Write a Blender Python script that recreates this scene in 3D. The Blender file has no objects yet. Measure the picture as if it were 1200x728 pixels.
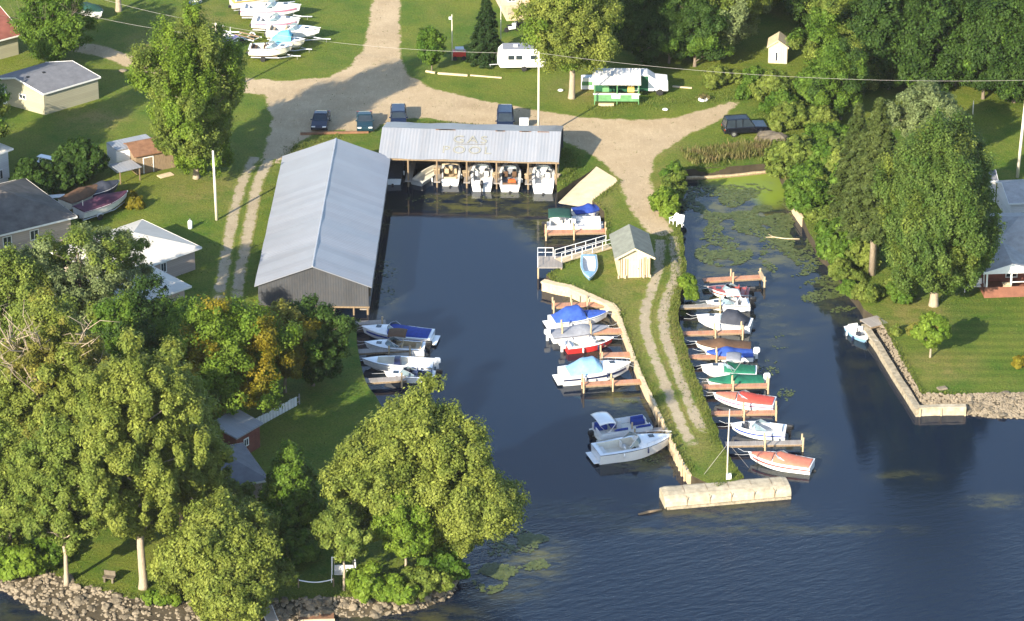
import bpy, math, random
import numpy as np
from mathutils import Vector, Matrix, geometry, noise
R = math.radians
random.seed(7)
sc = bpy.context.scene
col = sc.collection

# ------------------------------------------------------------------ camera, sky, sun, exposure
F, TH, DIST, ZL = 4100.0, R(25.0), 342.0, 1.0
CAM = Vector((0, -DIST * math.cos(TH), DIST * math.sin(TH)))
cd = bpy.data.cameras.new('camera')
cam = bpy.data.objects.new('camera', cd)
col.objects.link(cam)
cam.location = CAM
cam.rotation_euler = (R(90) - TH, 0, 0)
cd.sensor_width = 36.0
cd.lens = 36.0 * F / 1200.0
cd.clip_start = 1.0
cd.clip_end = 4000.0
sc.camera = cam

SUN_EL, SUN_AZ = R(24.5), R(33.0)          # shadows run away from the camera, 30 degrees to its right
world = bpy.data.worlds.new('World')
sc.world = world
world.use_nodes = True
wn = world.node_tree
sky = wn.nodes.new('ShaderNodeTexSky')
sky.sky_type = 'NISHITA'
sky.sun_disc = False
sky.sun_elevation = SUN_EL
sky.sun_rotation = math.pi + SUN_AZ        # the sun stands behind the camera, to its left
sky.air_density = 1.0
sky.dust_density = 0.6
sky.ozone_density = 1.5
wn.links.new(sky.outputs[0], wn.nodes['Background'].inputs[0])
wn.nodes['Background'].inputs[1].default_value = 0.125
sl = bpy.data.lights.new('sun', 'SUN')
sl.energy = 4.4
sl.angle = R(0.5)
sl.color = (1.0, 0.89, 0.71)
sun = bpy.data.objects.new('sun', sl)
col.objects.link(sun)
sdir = Vector((math.sin(SUN_AZ) * math.cos(SUN_EL), math.cos(SUN_AZ) * math.cos(SUN_EL), -math.sin(SUN_EL)))
sun.rotation_euler = sdir.to_track_quat('-Z', 'Y').to_euler()
sc.view_settings.view_transform = 'Standard'
sc.view_settings.look = 'None'
sc.view_settings.gamma = 1.0
sc.view_settings.exposure = 1.55
sc.render.engine = 'CYCLES'
sc.cycles.max_bounces = 5
sc.cycles.diffuse_bounces = 3
sc.cycles.glossy_bounces = 2
sc.cycles.transmission_bounces = 3
sc.cycles.transparent_max_bounces = 6
sc.cycles.use_denoising = True

# ------------------------------------------------------------------ helpers
def at(px, py, z=ZL):
    """the world point at height z seen at a pixel of the 1200 x 728 photograph"""
    u, v = (px - 600.0) / F, (364.0 - py) / F
    d = Vector((u, math.cos(TH) + v * math.sin(TH), -math.sin(TH) + v * math.cos(TH)))
    return CAM + d * ((z - CAM.z) / d.z)

def px_per_m(p):
    f = Vector((0, math.cos(TH), -math.sin(TH)))
    return F / (p - CAM).dot(f)

class MB:
    def __init__(s):
        s.v, s.f = [], []
    def add(s, vs, fs):
        o = len(s.v)
        s.v += [tuple(v) for v in vs]
        s.f += [tuple(i + o for i in f) for f in fs]
        return s
    def box(s, x0, x1, y0, y1, z0, z1):
        return s.add([(x0, y0, z0), (x1, y0, z0), (x1, y1, z0), (x0, y1, z0), (x0, y0, z1), (x1, y0, z1), (x1, y1, z1), (x0, y1, z1)],
                     [(0, 3, 2, 1), (4, 5, 6, 7), (0, 1, 5, 4), (1, 2, 6, 5), (2, 3, 7, 6), (3, 0, 4, 7)])
    def cbox(s, c, d, rz=0.0, taper=1.0):
        ca, sa = math.cos(rz), math.sin(rz)
        vs = []
        for k, (sx, sy, sz) in enumerate([(-1, -1, -1), (1, -1, -1), (1, 1, -1), (-1, 1, -1), (-1, -1, 1), (1, -1, 1), (1, 1, 1), (-1, 1, 1)]):
            t = taper if sz > 0 else 1.0
            x, y, z = sx * d[0] / 2 * t, sy * d[1] / 2 * t, sz * d[2] / 2
            vs.append((c[0] + ca * x - sa * y, c[1] + sa * x + ca * y, c[2] + z))
        return s.add(vs, [(0, 3, 2, 1), (4, 5, 6, 7), (0, 1, 5, 4), (1, 2, 6, 5), (2, 3, 7, 6), (3, 0, 4, 7)])
    def tube(s, pts, rads, n=8, cap=True):
        pts = [Vector(p) for p in pts]
        if not hasattr(rads, '__len__'):
            rads = [rads] * len(pts)
        rings = []
        for i, p in enumerate(pts):
            d = (pts[min(i + 1, len(pts) - 1)] - pts[max(i - 1, 0)]).normalized()
            a = d.cross(Vector((0, 0, 1)) if abs(d.z) < 0.9 else Vector((1, 0, 0))).normalized()
            b = d.cross(a)
            rings.append([p + (a * math.cos(2 * math.pi * k / n) + b * math.sin(2 * math.pi * k / n)) * rads[i] for k in range(n)])
        return s.loft(rings, cap)
    def loft(s, rings, cap=False, closed=True):
        n = len(rings[0])
        vs = [v for r in rings for v in r]
        fs = []
        for i in range(len(rings) - 1):
            for k in range(n if closed else n - 1):
                a, b = i * n + k, i * n + (k + 1) % n
                fs.append((a, b, b + n, a + n))
        if cap:
            fs.append(tuple(range(n))[::-1])
            fs.append(tuple(range((len(rings) - 1) * n, len(rings) * n)))
        return s.add(vs, fs)
    def prism(s, poly, z0, z1):
        n = len(poly)
        vs = [(p[0], p[1], z0) for p in poly] + [(p[0], p[1], z1) for p in poly]
        fs = [tuple(range(n))[::-1], tuple(range(n, 2 * n))] + [(k, (k + 1) % n, (k + 1) % n + n, k + n) for k in range(n)]
        return s.add(vs, fs)
    def side(s, poly, y0, y1):
        """a polygon in x-z pulled along y"""
        n = len(poly)
        vs = [(p[0], y0, p[1]) for p in poly] + [(p[0], y1, p[1]) for p in poly]
        fs = [tuple(range(n)), tuple(range(n, 2 * n))[::-1]] + [(k, k + n, (k + 1) % n + n, (k + 1) % n) for k in range(n)]
        return s.add(vs, fs)
    def ball(s, c, r, n=10, m=6, squash=(1, 1, 1)):
        rings = []
        for i in range(m + 1):
            a = math.pi * i / m
            rr = max(math.sin(a), 0.02)
            rings.append([(c[0] + r * squash[0] * rr * math.cos(2 * math.pi * k / n), c[1] + r * squash[1] * rr * math.sin(2 * math.pi * k / n),
                           c[2] - r * squash[2] * math.cos(a)) for k in range(n)])
        return s.loft(rings, True)
    def build(s, name, mat, parent=None, loc=None, rz=0.0, smooth=False, bevel=0.0, thick=0.0):
        me = bpy.data.meshes.new(name)
        me.from_pydata(s.v, [], s.f)
        me.validate()
        me.update()
        o = bpy.data.objects.new(name, me)
        col.objects.link(o)
        me.materials.append(mat)
        if parent is not None:
            o.parent = parent
        if loc is not None:
            o.location = loc
            o.rotation_euler = (0, 0, rz)
        if smooth:
            me.polygons.foreach_set('use_smooth', [True] * len(me.polygons))
        if thick:
            m = o.modifiers.new('thickness', 'SOLIDIFY')
            m.thickness = thick
            m.offset = 0.0
        if bevel:
            m = o.modifiers.new('bevel', 'BEVEL')
            m.width = bevel
            m.segments = 2
            m.limit_method = 'ANGLE'
        return o

def tag(o, label=None, cat=None, group=None, kind=None):
    if label: o['label'] = label
    if cat: o['category'] = cat
    if group: o['group'] = group
    if kind: o['kind'] = kind
    return o

def thing(name, label, cat, loc=(0, 0, 0), rz=0.0, group=None):
    o = bpy.data.objects.new(name, None)
    o.empty_display_size = 0.3
    col.objects.link(o)
    o.location = loc
    o.rotation_euler = (0, 0, rz)
    return tag(o, label, cat, group)

KIDS = {}
def dup(root, loc, rz=0.0, label=None, group=None, scale=None):
    def cp(o, parent):
        c = o.copy()
        col.objects.link(c)
        if parent is not None:
            c.parent = parent
        for ch in [k for k in bpy.data.objects if k.parent == o] if o.name not in KIDS else KIDS[o.name]:
            cp(ch, c)
        return c
    def walk(o):
        if o.name not in KIDS:
            KIDS[o.name] = [k for k in bpy.data.objects if k.parent == o]
            for k in KIDS[o.name]:
                walk(k)
    walk(root)
    r = cp(root, None)
    r.location = loc
    r.rotation_euler = (0, 0, rz)
    if label: r['label'] = label
    if group: r['group'] = group
    if scale is not None: r.scale = scale if hasattr(scale, '__len__') else (scale,) * 3
    return r

# ------------------------------------------------------------------ materials
def nt_new(name):
    m = bpy.data.materials.new(name)
    m.use_nodes = True
    t = m.node_tree
    return m, t, t.nodes['Principled BSDF']

def N(t, kind, **kw):
    n = t.nodes.new(kind)
    for k, v in kw.items():
        if k.startswith('i_'):
            n.inputs[k[2:].replace('_', ' ')].default_value = v
        else:
            setattr(n, k, v)
    return n

def ramp(t, src, stops):
    r = t.nodes.new('ShaderNodeValToRGB')
    e = r.color_ramp.elements
    while len(e) < len(stops):
        e.new(0.5)
    for k, (p, c) in enumerate(stops):
        e[k].position = p
        e[k].color = (c, c, c, 1) if not hasattr(c, '__len__') else (c[0], c[1], c[2], 1)
    t.links.new(src, r.inputs[0])
    return r.outputs[0]

def mixc(t, fac, a, b):
    m = t.nodes.new('ShaderNodeMix')
    m.data_type = 'RGBA'
    for sock, v in ((m.inputs[0], fac), (m.inputs[6], a), (m.inputs[7], b)):
        if hasattr(v, 'is_linked') or hasattr(v, 'links'):
            t.links.new(v, sock)
        elif hasattr(v, '__len__'):
            sock.default_value = (v[0], v[1], v[2], 1)
        else:
            sock.default_value = v
    return m.outputs[2]

def noise_tex(t, scale, detail=4, rough=0.6, coord='Object', stretch=None, rot=0.0):
    tc = t.nodes.new('ShaderNodeTexCoord')
    n = t.nodes.new('ShaderNodeTexNoise')
    n.inputs['Scale'].default_value = scale
    n.inputs['Detail'].default_value = detail
    n.inputs['Roughness'].default_value = rough
    if coord == 'World':
        g = t.nodes.new('ShaderNodeNewGeometry')
        src = g.outputs['Position']
    else:
        src = tc.outputs[coord]
    if stretch:
        mp = t.nodes.new('ShaderNodeMapping')
        mp.inputs['Scale'].default_value = stretch
        if rot:
            m0 = t.nodes.new('ShaderNodeMapping'); m0.inputs['Rotation'].default_value = (0, 0, rot)
            t.links.new(src, m0.inputs['Vector']); src = m0.outputs[0]
        t.links.new(src, mp.inputs['Vector'])
        src = mp.outputs[0]
    t.links.new(src, n.inputs['Vector'])
    return n.outputs['Fac']

def mat(name, c, rough=0.6, var=0.18, scale=2.5, spec=0.35, metal=0.0, c2=None, bump=0.0, bscale=20.0, stretch=None, coat=0.0):
    m, t, p = nt_new(name)
    f = noise_tex(t, scale, 5, 0.65, 'Object', stretch)
    f = ramp(t, f, [(0.3, 0.0), (0.7, 1.0)])
    lo = tuple(max(0, k * (1 - var)) for k in c)
    hi = c2 if c2 else tuple(min(1, k * (1 + var)) for k in c)
    t.links.new(mixc(t, f, lo, hi), p.inputs['Base Color'])
    p.inputs['Roughness'].default_value = rough
    p.inputs['Specular IOR Level'].default_value = spec
    p.inputs['Metallic'].default_value = metal
    p.inputs['Coat Weight'].default_value = coat
    if bump:
        b = t.nodes.new('ShaderNodeBump')
        b.inputs['Distance'].default_value = bump
        b.inputs['Strength'].default_value = 0.8
        t.links.new(noise_tex(t, bscale, 4, 0.6, 'Object', stretch), b.inputs['Height'])
        t.links.new(b.outputs[0], p.inputs['Normal'])
    return m

def ribbed(name, c, period=0.3, axis='X', rough=0.45, depth=0.02, metal=0.0, stain=(0.25, 0.18, 0.12), stain_amt=0.25, dark=0.75, spec=0.4, rib=0.6):
    """corrugated sheets or boards: ribs along one object axis, streaks of dirt, sheet-to-sheet tone"""
    m, t, p = nt_new(name)
    tc = t.nodes.new('ShaderNodeTexCoord')
    w = t.nodes.new('ShaderNodeTexWave')
    w.bands_direction = axis
    w.inputs['Scale'].default_value = 0.314 / period
    w.inputs['Distortion'].default_value = 0.15
    t.links.new(tc.outputs['Object'], w.inputs['Vector'])
    st = {'X': (2.2, 0.16, 1), 'Y': (0.16, 2.2, 1), 'Z': (0.2, 0.2, 2)}[axis]
    f1 = ramp(t, noise_tex(t, 1.3, 6, 0.7, 'Object', st), [(0.42, 0.0), (0.8, stain_amt)])
    f2 = ramp(t, noise_tex(t, 0.35, 4, 0.6, 'Object'), [(0.3, 0.0), (0.75, 1.0)])
    a = mixc(t, f2, tuple(k * dark for k in c), c)
    sx = t.nodes.new('ShaderNodeSeparateXYZ'); t.links.new(tc.outputs['Object'], sx.inputs[0])
    dv = t.nodes.new('ShaderNodeMath'); dv.operation = 'MULTIPLY'; dv.inputs[1].default_value = 1.0 / (period * 3)
    t.links.new(sx.outputs['XYZ'.index(axis)], dv.inputs[0])
    flr = t.nodes.new('ShaderNodeMath'); flr.operation = 'FLOOR'; t.links.new(dv.outputs[0], flr.inputs[0])
    wnz = t.nodes.new('ShaderNodeTexWhiteNoise'); wnz.noise_dimensions = '1D'; t.links.new(flr.outputs[0], wnz.inputs['W'])
    sh = ramp(t, wnz.outputs['Value'], [(0.0, 0.92), (1.0, 1.06)])
    m0 = t.nodes.new('ShaderNodeMix'); m0.data_type = 'RGBA'; m0.blend_type = 'MULTIPLY'; m0.inputs[0].default_value = 1.0
    t.links.new(a, m0.inputs[6]); t.links.new(sh, m0.inputs[7])
    a = mixc(t, f1, m0.outputs[2], stain)
    g = ramp(t, w.outputs['Fac'], [(0.0, 0.82), (0.25, 1.0)])
    mm = t.nodes.new('ShaderNodeMix'); mm.data_type = 'RGBA'; mm.blend_type = 'MULTIPLY'; mm.inputs[0].default_value = rib
    t.links.new(a, mm.inputs[6]); t.links.new(g, mm.inputs[7])
    t.links.new(mm.outputs[2], p.inputs['Base Color'])
    p.inputs['Roughness'].default_value = rough
    p.inputs['Metallic'].default_value = metal
    p.inputs['Specular IOR Level'].default_value = spec
    b = t.nodes.new('ShaderNodeBump')
    b.inputs['Distance'].default_value = depth
    b.inputs['Strength'].default_value = 0.7
    t.links.new(w.outputs['Fac'], b.inputs['Height'])
    t.links.new(b.outputs[0], p.inputs['Normal'])
    return m

def leaf_mat(name, c, c2=None, trans=0.38, rough=0.55):
    m, t, p = nt_new(name)
    g = t.nodes.new('ShaderNodeNewGeometry')
    f = noise_tex(t, 0.55, 3, 0.6, 'World')
    f = ramp(t, f, [(0.34, 0.0), (0.66, 1.0)])
    c2 = c2 or (c[0] * 1.5 + 0.008, c[1] * 1.3, c[2] * 0.95)
    a = mixc(t, f, tuple(k * 0.82 for k in c), c2)
    r = ramp(t, g.outputs['Random Per Island'], [(0.0, 0.62), (0.8, 1.1), (1.0, 1.45)])
    mm = t.nodes.new('ShaderNodeMix'); mm.data_type = 'RGBA'; mm.blend_type = 'MULTIPLY'; mm.inputs[0].default_value = 1.0
    t.links.new(a, mm.inputs[6]); t.links.new(r, mm.inputs[7])
    t.links.new(mm.outputs[2], p.inputs['Base Color'])
    p.inputs['Roughness'].default_value = rough
    p.inputs['Specular IOR Level'].default_value = 0.12
    tr = t.nodes.new('ShaderNodeBsdfTranslucent')
    t.links.new(mixc(t, 0.35, mm.outputs[2], (c[0] * 2.2, c[1] * 2.0, c[2] * 0.8)), tr.inputs[0])
    ms = t.nodes.new('ShaderNodeMixShader')
    ms.inputs[0].default_value = trans
    out = t.nodes['Material Output']
    t.links.new(p.outputs[0], ms.inputs[1])
    t.links.new(tr.outputs[0], ms.inputs[2])
    t.links.new(ms.outputs[0], out.inputs[0])
    return m

def grass_nodes(t):
    f1 = ramp(t, noise_tex(t, 0.11, 7, 0.68, 'World'), [(0.40, 0.0), (0.60, 1.0)])
    f2 = ramp(t, noise_tex(t, 0.5, 6, 0.7, 'World'), [(0.42, 0.0), (0.72, 1.0)])
    f3 = ramp(t, noise_tex(t, 5.0, 4, 0.75, 'World'), [(0.25, 0.48), (0.75, 1.42)])
    a = mixc(t, f1, (0.066, 0.128, 0.014), (0.132, 0.168, 0.022))
    m2 = t.nodes.new('ShaderNodeMath'); m2.operation = 'MULTIPLY'; m2.inputs[1].default_value = 0.5
    t.links.new(f2, m2.inputs[0])
    a = mixc(t, m2.outputs[0], a, (0.185, 0.172, 0.042))
    at_ = t.nodes.new('ShaderNodeAttribute'); at_.attribute_name = 'dry'
    f4 = ramp(t, noise_tex(t, 0.33, 5, 0.7, 'World'), [(0.36, 0.0), (0.58, 1.0)])
    m3 = t.nodes.new('ShaderNodeMath'); m3.operation = 'MULTIPLY'
    t.links.new(at_.outputs['Fac'], m3.inputs[0]); t.links.new(f4, m3.inputs[1])
    a = mixc(t, m3.outputs[0], a, (0.215, 0.185, 0.058))
    # mowing bands
    at2 = t.nodes.new('ShaderNodeAttribute'); at2.attribute_name = 'mown'
    g = t.nodes.new('ShaderNodeNewGeometry')
    w = t.nodes.new('ShaderNodeTexWave'); w.bands_direction = 'Y'
    w.inputs['Scale'].default_value = 0.20; w.inputs['Distortion'].default_value = 1.4; w.inputs['Detail Scale'].default_value = 0.3
    t.links.new(g.outputs['Position'], w.inputs['Vector'])
    m4 = t.nodes.new('ShaderNodeMath'); m4.operation = 'MULTIPLY'
    wr = ramp(t, w.outputs['Fac'], [(0.2, 0.0), (0.8, 0.3)])
    t.links.new(at2.outputs['Fac'], m4.inputs[0]); t.links.new(wr, m4.inputs[1])
    a = mixc(t, m4.outputs[0], a, (0.030, 0.062, 0.010))
    mm = t.nodes.new('ShaderNodeMix'); mm.data_type = 'RGBA'; mm.blend_type = 'MULTIPLY'; mm.inputs[0].default_value = 1.0
    t.links.new(a, mm.inputs[6]); t.links.new(f3, mm.inputs[7])
    return mm.outputs[2]

def grass_mat():
    m, t, p = nt_new('grass')
    t.links.new(grass_nodes(t), p.inputs['Base Color'])
    p.inputs['Roughness'].default_value = 0.85
    p.inputs['Specular IOR Level'].default_value = 0.10
    b = t.nodes.new('ShaderNodeBump'); b.inputs['Distance'].default_value = 0.25; b.inputs['Strength'].default_value = 0.9
    t.links.new(noise_tex(t, 2.6, 6, 0.8, 'World'), b.inputs['Height'])
    t.links.new(b.outputs[0], p.inputs['Normal'])
    return m

def gravel_mat(name, ca, cb, NZ=0.8):
    m, t, p = nt_new(name)
    gr = grass_nodes(t)
    f1 = ramp(t, noise_tex(t, 0.25, 6, 0.7, 'World'), [(0.3, 0.0), (0.7, 1.0)])
    f3 = ramp(t, noise_tex(t, 6.0, 5, 0.85, 'World'), [(0.25, 0.72), (0.75, 1.24)])
    a = mixc(t, f1, ca, cb)
    f5 = ramp(t, noise_tex(t, 0.13, 8, 0.75, 'World'), [(0.46, 0.0), (0.62, 0.32)])
    a = mixc(t, f5, a, tuple(k * 0.62 for k in ca))
    f6 = ramp(t, noise_tex(t, 1.7, 5, 0.8, 'World', (2.2, 0.5, 1)), [(0.52, 0.0), (0.68, 0.5)])
    a = mixc(t, f6, a, tuple(min(1, k * 1.2) for k in cb))
    mm = t.nodes.new('ShaderNodeMix'); mm.data_type = 'RGBA'; mm.blend_type = 'MULTIPLY'; mm.inputs[0].default_value = 1.0
    t.links.new(a, mm.inputs[6]); t.links.new(f3, mm.inputs[7])
    at_ = t.nodes.new('ShaderNodeAttribute'); at_.attribute_name = 'edge'
    ad = t.nodes.new('ShaderNodeMath'); ad.operation = 'ADD'
    nz = ramp(t, noise_tex(t, 0.8, 6, 0.75, 'World'), [(0.25, 0.0), (0.75, NZ)])
    t.links.new(at_.outputs['Fac'], ad.inputs[0]); t.links.new(nz, ad.inputs[1])
    k = ramp(t, ad.outputs[0], [(0.5, 0.0), (0.72, 1.0)])
    t.links.new(mixc(t, k, gr, mm.outputs[2]), p.inputs['Base Color'])
    p.inputs['Roughness'].default_value = 0.9
    p.inputs['Specular IOR Level'].default_value = 0.15
    b = t.nodes.new('ShaderNodeBump'); b.inputs['Distance'].default_value = 0.06; b.inputs['Strength'].default_value = 0.7
    t.links.new(noise_tex(t, 3.0, 6, 0.8, 'World'), b.inputs['Height'])
    t.links.new(b.outputs[0], p.inputs['Normal'])
    return m

def water_mat():
    m, t, p = nt_new('lake_water')
    wa = t.nodes.new('ShaderNodeAttribute'); wa.attribute_name = 'weed'
    al = t.nodes.new('ShaderNodeAttribute'); al.attribute_name = 'algae'
    op = t.nodes.new('ShaderNodeAttribute'); op.attribute_name = 'open'
    nz = ramp(t, noise_tex(t, 0.45, 7, 0.7, 'World', (0.6, 1.2, 1)), [(0.42, 0.0), (0.60, 1.0)])
    mu = t.nodes.new('ShaderNodeMath'); mu.operation = 'MULTIPLY'
    t.links.new(wa.outputs['Fac'], mu.inputs[0]); t.links.new(nz, mu.inputs[1])
    base = mixc(t, ramp(t, noise_tex(t, 0.05, 3, 0.5, 'World'), [(0.3, 0.0), (0.7, 1.0)]), (0.0035, 0.009, 0.022), (0.006, 0.012, 0.025))
    base = mixc(t, mu.outputs[0], base, mixc(t, noise_tex(t, 1.6, 4, 0.6, 'World'), (0.048, 0.052, 0.013), (0.135, 0.125, 0.038)))
    nz2 = ramp(t, noise_tex(t, 0.7, 6, 0.7, 'World'), [(0.2, 0.0), (0.42, 1.0)])
    mu2 = t.nodes.new('ShaderNodeMath'); mu2.operation = 'MULTIPLY'
    t.links.new(al.outputs['Fac'], mu2.inputs[0]); t.links.new(nz2, mu2.inputs[1])
    base = mixc(t, mu2.outputs[0], base, (0.150, 0.205, 0.022))
    t.links.new(base, p.inputs['Base Color'])
    p.inputs['IOR'].default_value = 1.33
    p.inputs['Specular IOR Level'].default_value = 0.40
    rr = t.nodes.new('ShaderNodeMath'); rr.operation = 'MULTIPLY_ADD'; rr.inputs[1].default_value = 0.45; rr.inputs[2].default_value = 0.02
    t.links.new(mu2.outputs[0], rr.inputs[0]); t.links.new(rr.outputs[0], p.inputs['Roughness'])
    b = t.nodes.new('ShaderNodeBump'); b.inputs['Strength'].default_value = 1.0
    # wind ripples: long crests running across the open lake
    n1 = noise_tex(t, 1.1, 5, 0.62, 'World', (0.5, 1.3, 1), R(-24))
    n2 = noise_tex(t, 3.2, 3, 0.6, 'World', (0.6, 1.4, 1), R(-30))
    ad = t.nodes.new('ShaderNodeMath'); ad.operation = 'MULTIPLY_ADD'; ad.inputs[1].default_value = 0.35
    t.links.new(n2, ad.inputs[0]); t.links.new(n1, ad.inputs[2])
    t.links.new(ad.outputs[0], b.inputs['Height'])
    sc_ = t.nodes.new('ShaderNodeMath'); sc_.operation = 'MULTIPLY_ADD'; sc_.inputs[1].default_value = 0.075; sc_.inputs[2].default_value = 0.005
    t.links.new(op.outputs['Fac'], sc_.inputs[0]); t.links.new(sc_.outputs[0], b.inputs['Distance'])
    t.links.new(b.outputs[0], p.inputs['Normal'])
    return m

MAT = {}
MAT['grass'] = grass_mat()
MAT['gravel'] = gravel_mat('gravel', (0.35, 0.262, 0.155), (0.45, 0.352, 0.225))
MAT['track'] = gravel_mat('track', (0.31, 0.25, 0.16), (0.39, 0.33, 0.23), 0.75)
MAT['water'] = water_mat()
MAT['white'] = mat('white_gelcoat', (0.78, 0.78, 0.77), 0.25, 0.05, 2, 0.5, coat=0.3)
MAT['offwhite'] = mat('cream_gelcoat', (0.70, 0.66, 0.56), 0.3, 0.08, 2, 0.5)
MAT['greywhite'] = mat('aged_white', (0.58, 0.58, 0.57), 0.45, 0.15, 3, 0.4)
MAT['whitepaint'] = mat('white_paint', (0.75, 0.74, 0.70), 0.55, 0.08, 3)
MAT['blue'] = mat('blue_canvas', (0.035, 0.085, 0.34), 0.75, 0.2, 3, 0.2, bump=0.03, bscale=5)
MAT['royal'] = mat('royal_blue_canvas', (0.02, 0.05, 0.25), 0.75, 0.2, 3, 0.2, bump=0.03, bscale=5)
MAT['sky'] = mat('pale_blue_canvas', (0.19, 0.34, 0.48), 0.75, 0.15, 3, 0.2, bump=0.03, bscale=5)
MAT['turq'] = mat('turquoise_canvas', (0.12, 0.44, 0.56), 0.7, 0.12, 3, 0.2, bump=0.03, bscale=5)
MAT['grey'] = mat('grey_canvas', (0.22, 0.23, 0.26), 0.75, 0.15, 3, 0.2, bump=0.03, bscale=5)
MAT['charcoal'] = mat('charcoal_canvas', (0.035, 0.04, 0.055), 0.7, 0.2, 3, 0.2, bump=0.02, bscale=5)
MAT['brown'] = mat('brown_canvas', (0.105, 0.06, 0.035), 0.8, 0.2, 3, 0.2, bump=0.03, bscale=5)
MAT['purple'] = mat('plum_canvas', (0.075, 0.028, 0.05), 0.8, 0.25, 3, 0.2, bump=0.03, bscale=5)
MAT['tan'] = mat('tan_vinyl', (0.42, 0.33, 0.21), 0.6, 0.15, 4)
MAT['redc'] = mat('red_canvas', (0.48, 0.075, 0.055), 0.75, 0.15, 3, 0.2, bump=0.03, bscale=5)
MAT['orangec'] = mat('faded_red_canvas', (0.50, 0.17, 0.11), 0.75, 0.15, 3, 0.2, bump=0.03, bscale=5)
MAT['green'] = mat('green_canvas', (0.015, 0.13, 0.075), 0.75, 0.2, 3, 0.2, bump=0.03, bscale=5)
MAT['dkgreen'] = mat('dark_green_canvas', (0.018, 0.06, 0.045), 0.75, 0.2, 3, 0.2, bump=0.03, bscale=5)
MAT['redgel'] = mat('red_gelcoat', (0.50, 0.03, 0.03), 0.3, 0.1, 2, 0.5)
MAT['maroon'] = mat('maroon_gelcoat', (0.30, 0.06, 0.05), 0.35, 0.1, 2, 0.5)
MAT['navy'] = mat('navy_paint', (0.012, 0.02, 0.07), 0.3, 0.15, 3, 0.5)
MAT['violet'] = mat('violet_gelcoat', (0.14, 0.10, 0.30), 0.35, 0.15, 2, 0.5)
MAT['pinkstripe'] = mat('magenta_stripe', (0.42, 0.16, 0.24), 0.4, 0.1)
MAT['black'] = mat('black_plastic', (0.012, 0.012, 0.014), 0.4, 0.3, 3)
MAT['rubber'] = mat('rubber', (0.02, 0.02, 0.02), 0.85, 0.3, 6)
MAT['metal'] = mat('bare_metal', (0.55, 0.55, 0.56), 0.35, 0.1, 4, 0.5, 0.8)
MAT['galv'] = mat('galvanised_steel', (0.45, 0.46, 0.48), 0.5, 0.15, 4, 0.5, 0.5)
MAT['alu'] = mat('dull_aluminium', (0.50, 0.50, 0.47), 0.45, 0.15, 3, 0.5, 0.4)
MAT['glass'] = mat('tinted_glass', (0.025, 0.035, 0.045), 0.06, 0.2, 2, 0.6)
MAT['shield'] = mat('windshield_glass', (0.16, 0.22, 0.25), 0.08, 0.2, 2, 0.8)
MAT['seat'] = mat('white_vinyl', (0.66, 0.64, 0.60), 0.5, 0.1, 4)
MAT['orange'] = mat('orange_nylon', (0.65, 0.13, 0.03), 0.6, 0.15, 4)
MAT['dock'] = ribbed('red_stained_planks', (0.50, 0.235, 0.135), 0.15, 'X', 0.75, 0.02, 0, (0.42, 0.32, 0.25), 0.6, 0.75, 0.2)
MAT['dockgrey'] = ribbed('grey_weathered_planks', (0.34, 0.31, 0.28), 0.15, 'X', 0.8, 0.02, 0, (0.18, 0.13, 0.1), 0.5, 0.75, 0.2)
MAT['pile'] = mat('weathered_pile', (0.42, 0.32, 0.20), 0.8, 0.3, 3, 0.2, bump=0.02, bscale=12, stretch=(3, 3, 0.5))
MAT['wood'] = mat('old_wood', (0.22, 0.16, 0.10), 0.8, 0.3, 3, 0.2, bump=0.02, bscale=12, stretch=(3, 3, 0.5))
MAT['palewood'] = mat('pale_wood', (0.50, 0.40, 0.26), 0.75, 0.2, 2, 0.2, stretch=(1, 4, 1))
MAT['polewood'] = mat('pole_wood', (0.42, 0.33, 0.22), 0.8, 0.2, 2, 0.2, stretch=(5, 5, 0.4))
MAT['palepole'] = mat('bleached_pole', (0.66, 0.60, 0.48), 0.7, 0.15, 2, 0.2, stretch=(5, 5, 0.4))
MAT['bark'] = mat('bark', (0.17, 0.135, 0.10), 0.9, 0.35, 3, 0.15, bump=0.05, bscale=6, stretch=(3, 3, 0.6))
MAT['palebark'] = mat('pale_bark', (0.32, 0.26, 0.19), 0.9, 0.3, 3, 0.15, bump=0.04, bscale=6, stretch=(3, 3, 0.6))
MAT['concrete'] = mat('weathered_concrete', (0.36, 0.31, 0.22), 0.85, 0.3, 1.6, 0.2, c2=(0.47, 0.41, 0.30), bump=0.03, bscale=4)
MAT['oldconcrete'] = mat('stained_old_concrete', (0.26, 0.22, 0.155), 0.9, 0.35, 2.2, 0.2, c2=(0.42, 0.36, 0.26), bump=0.08, bscale=4)
MAT['ramp'] = mat('ramp_concrete', (0.50, 0.41, 0.28), 0.85, 0.15, 1.0, 0.2, bump=0.02, bscale=5)
MAT['rock'] = mat('fieldstone', (0.10, 0.08, 0.056), 0.85, 0.35, 1.3, 0.2, c2=(0.19, 0.16, 0.115), bump=0.06, bscale=4)
MAT['rock_pale'] = mat('pale_stone', (0.20, 0.165, 0.118), 0.85, 0.25, 1.3, 0.2, bump=0.06, bscale=4)
MAT['earth'] = mat('wet_earth', (0.05, 0.04, 0.025), 0.9, 0.3, 0.8, 0.2, bump=0.1, bscale=2)
MAT['tin'] = ribbed('galvanised_roof_sheets', (0.255, 0.27, 0.30), 0.35, 'Y', 0.42, 0.02, 0.0, (0.24, 0.21, 0.20), 0.34, 0.88, 0.5, 0.12)
MAT['tinb'] = ribbed('pale_roof_sheets', (0.27, 0.285, 0.31), 0.35, 'X', 0.42, 0.02, 0.0, (0.42, 0.36, 0.32), 0.28, 0.92, 0.5, 0.12)
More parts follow.
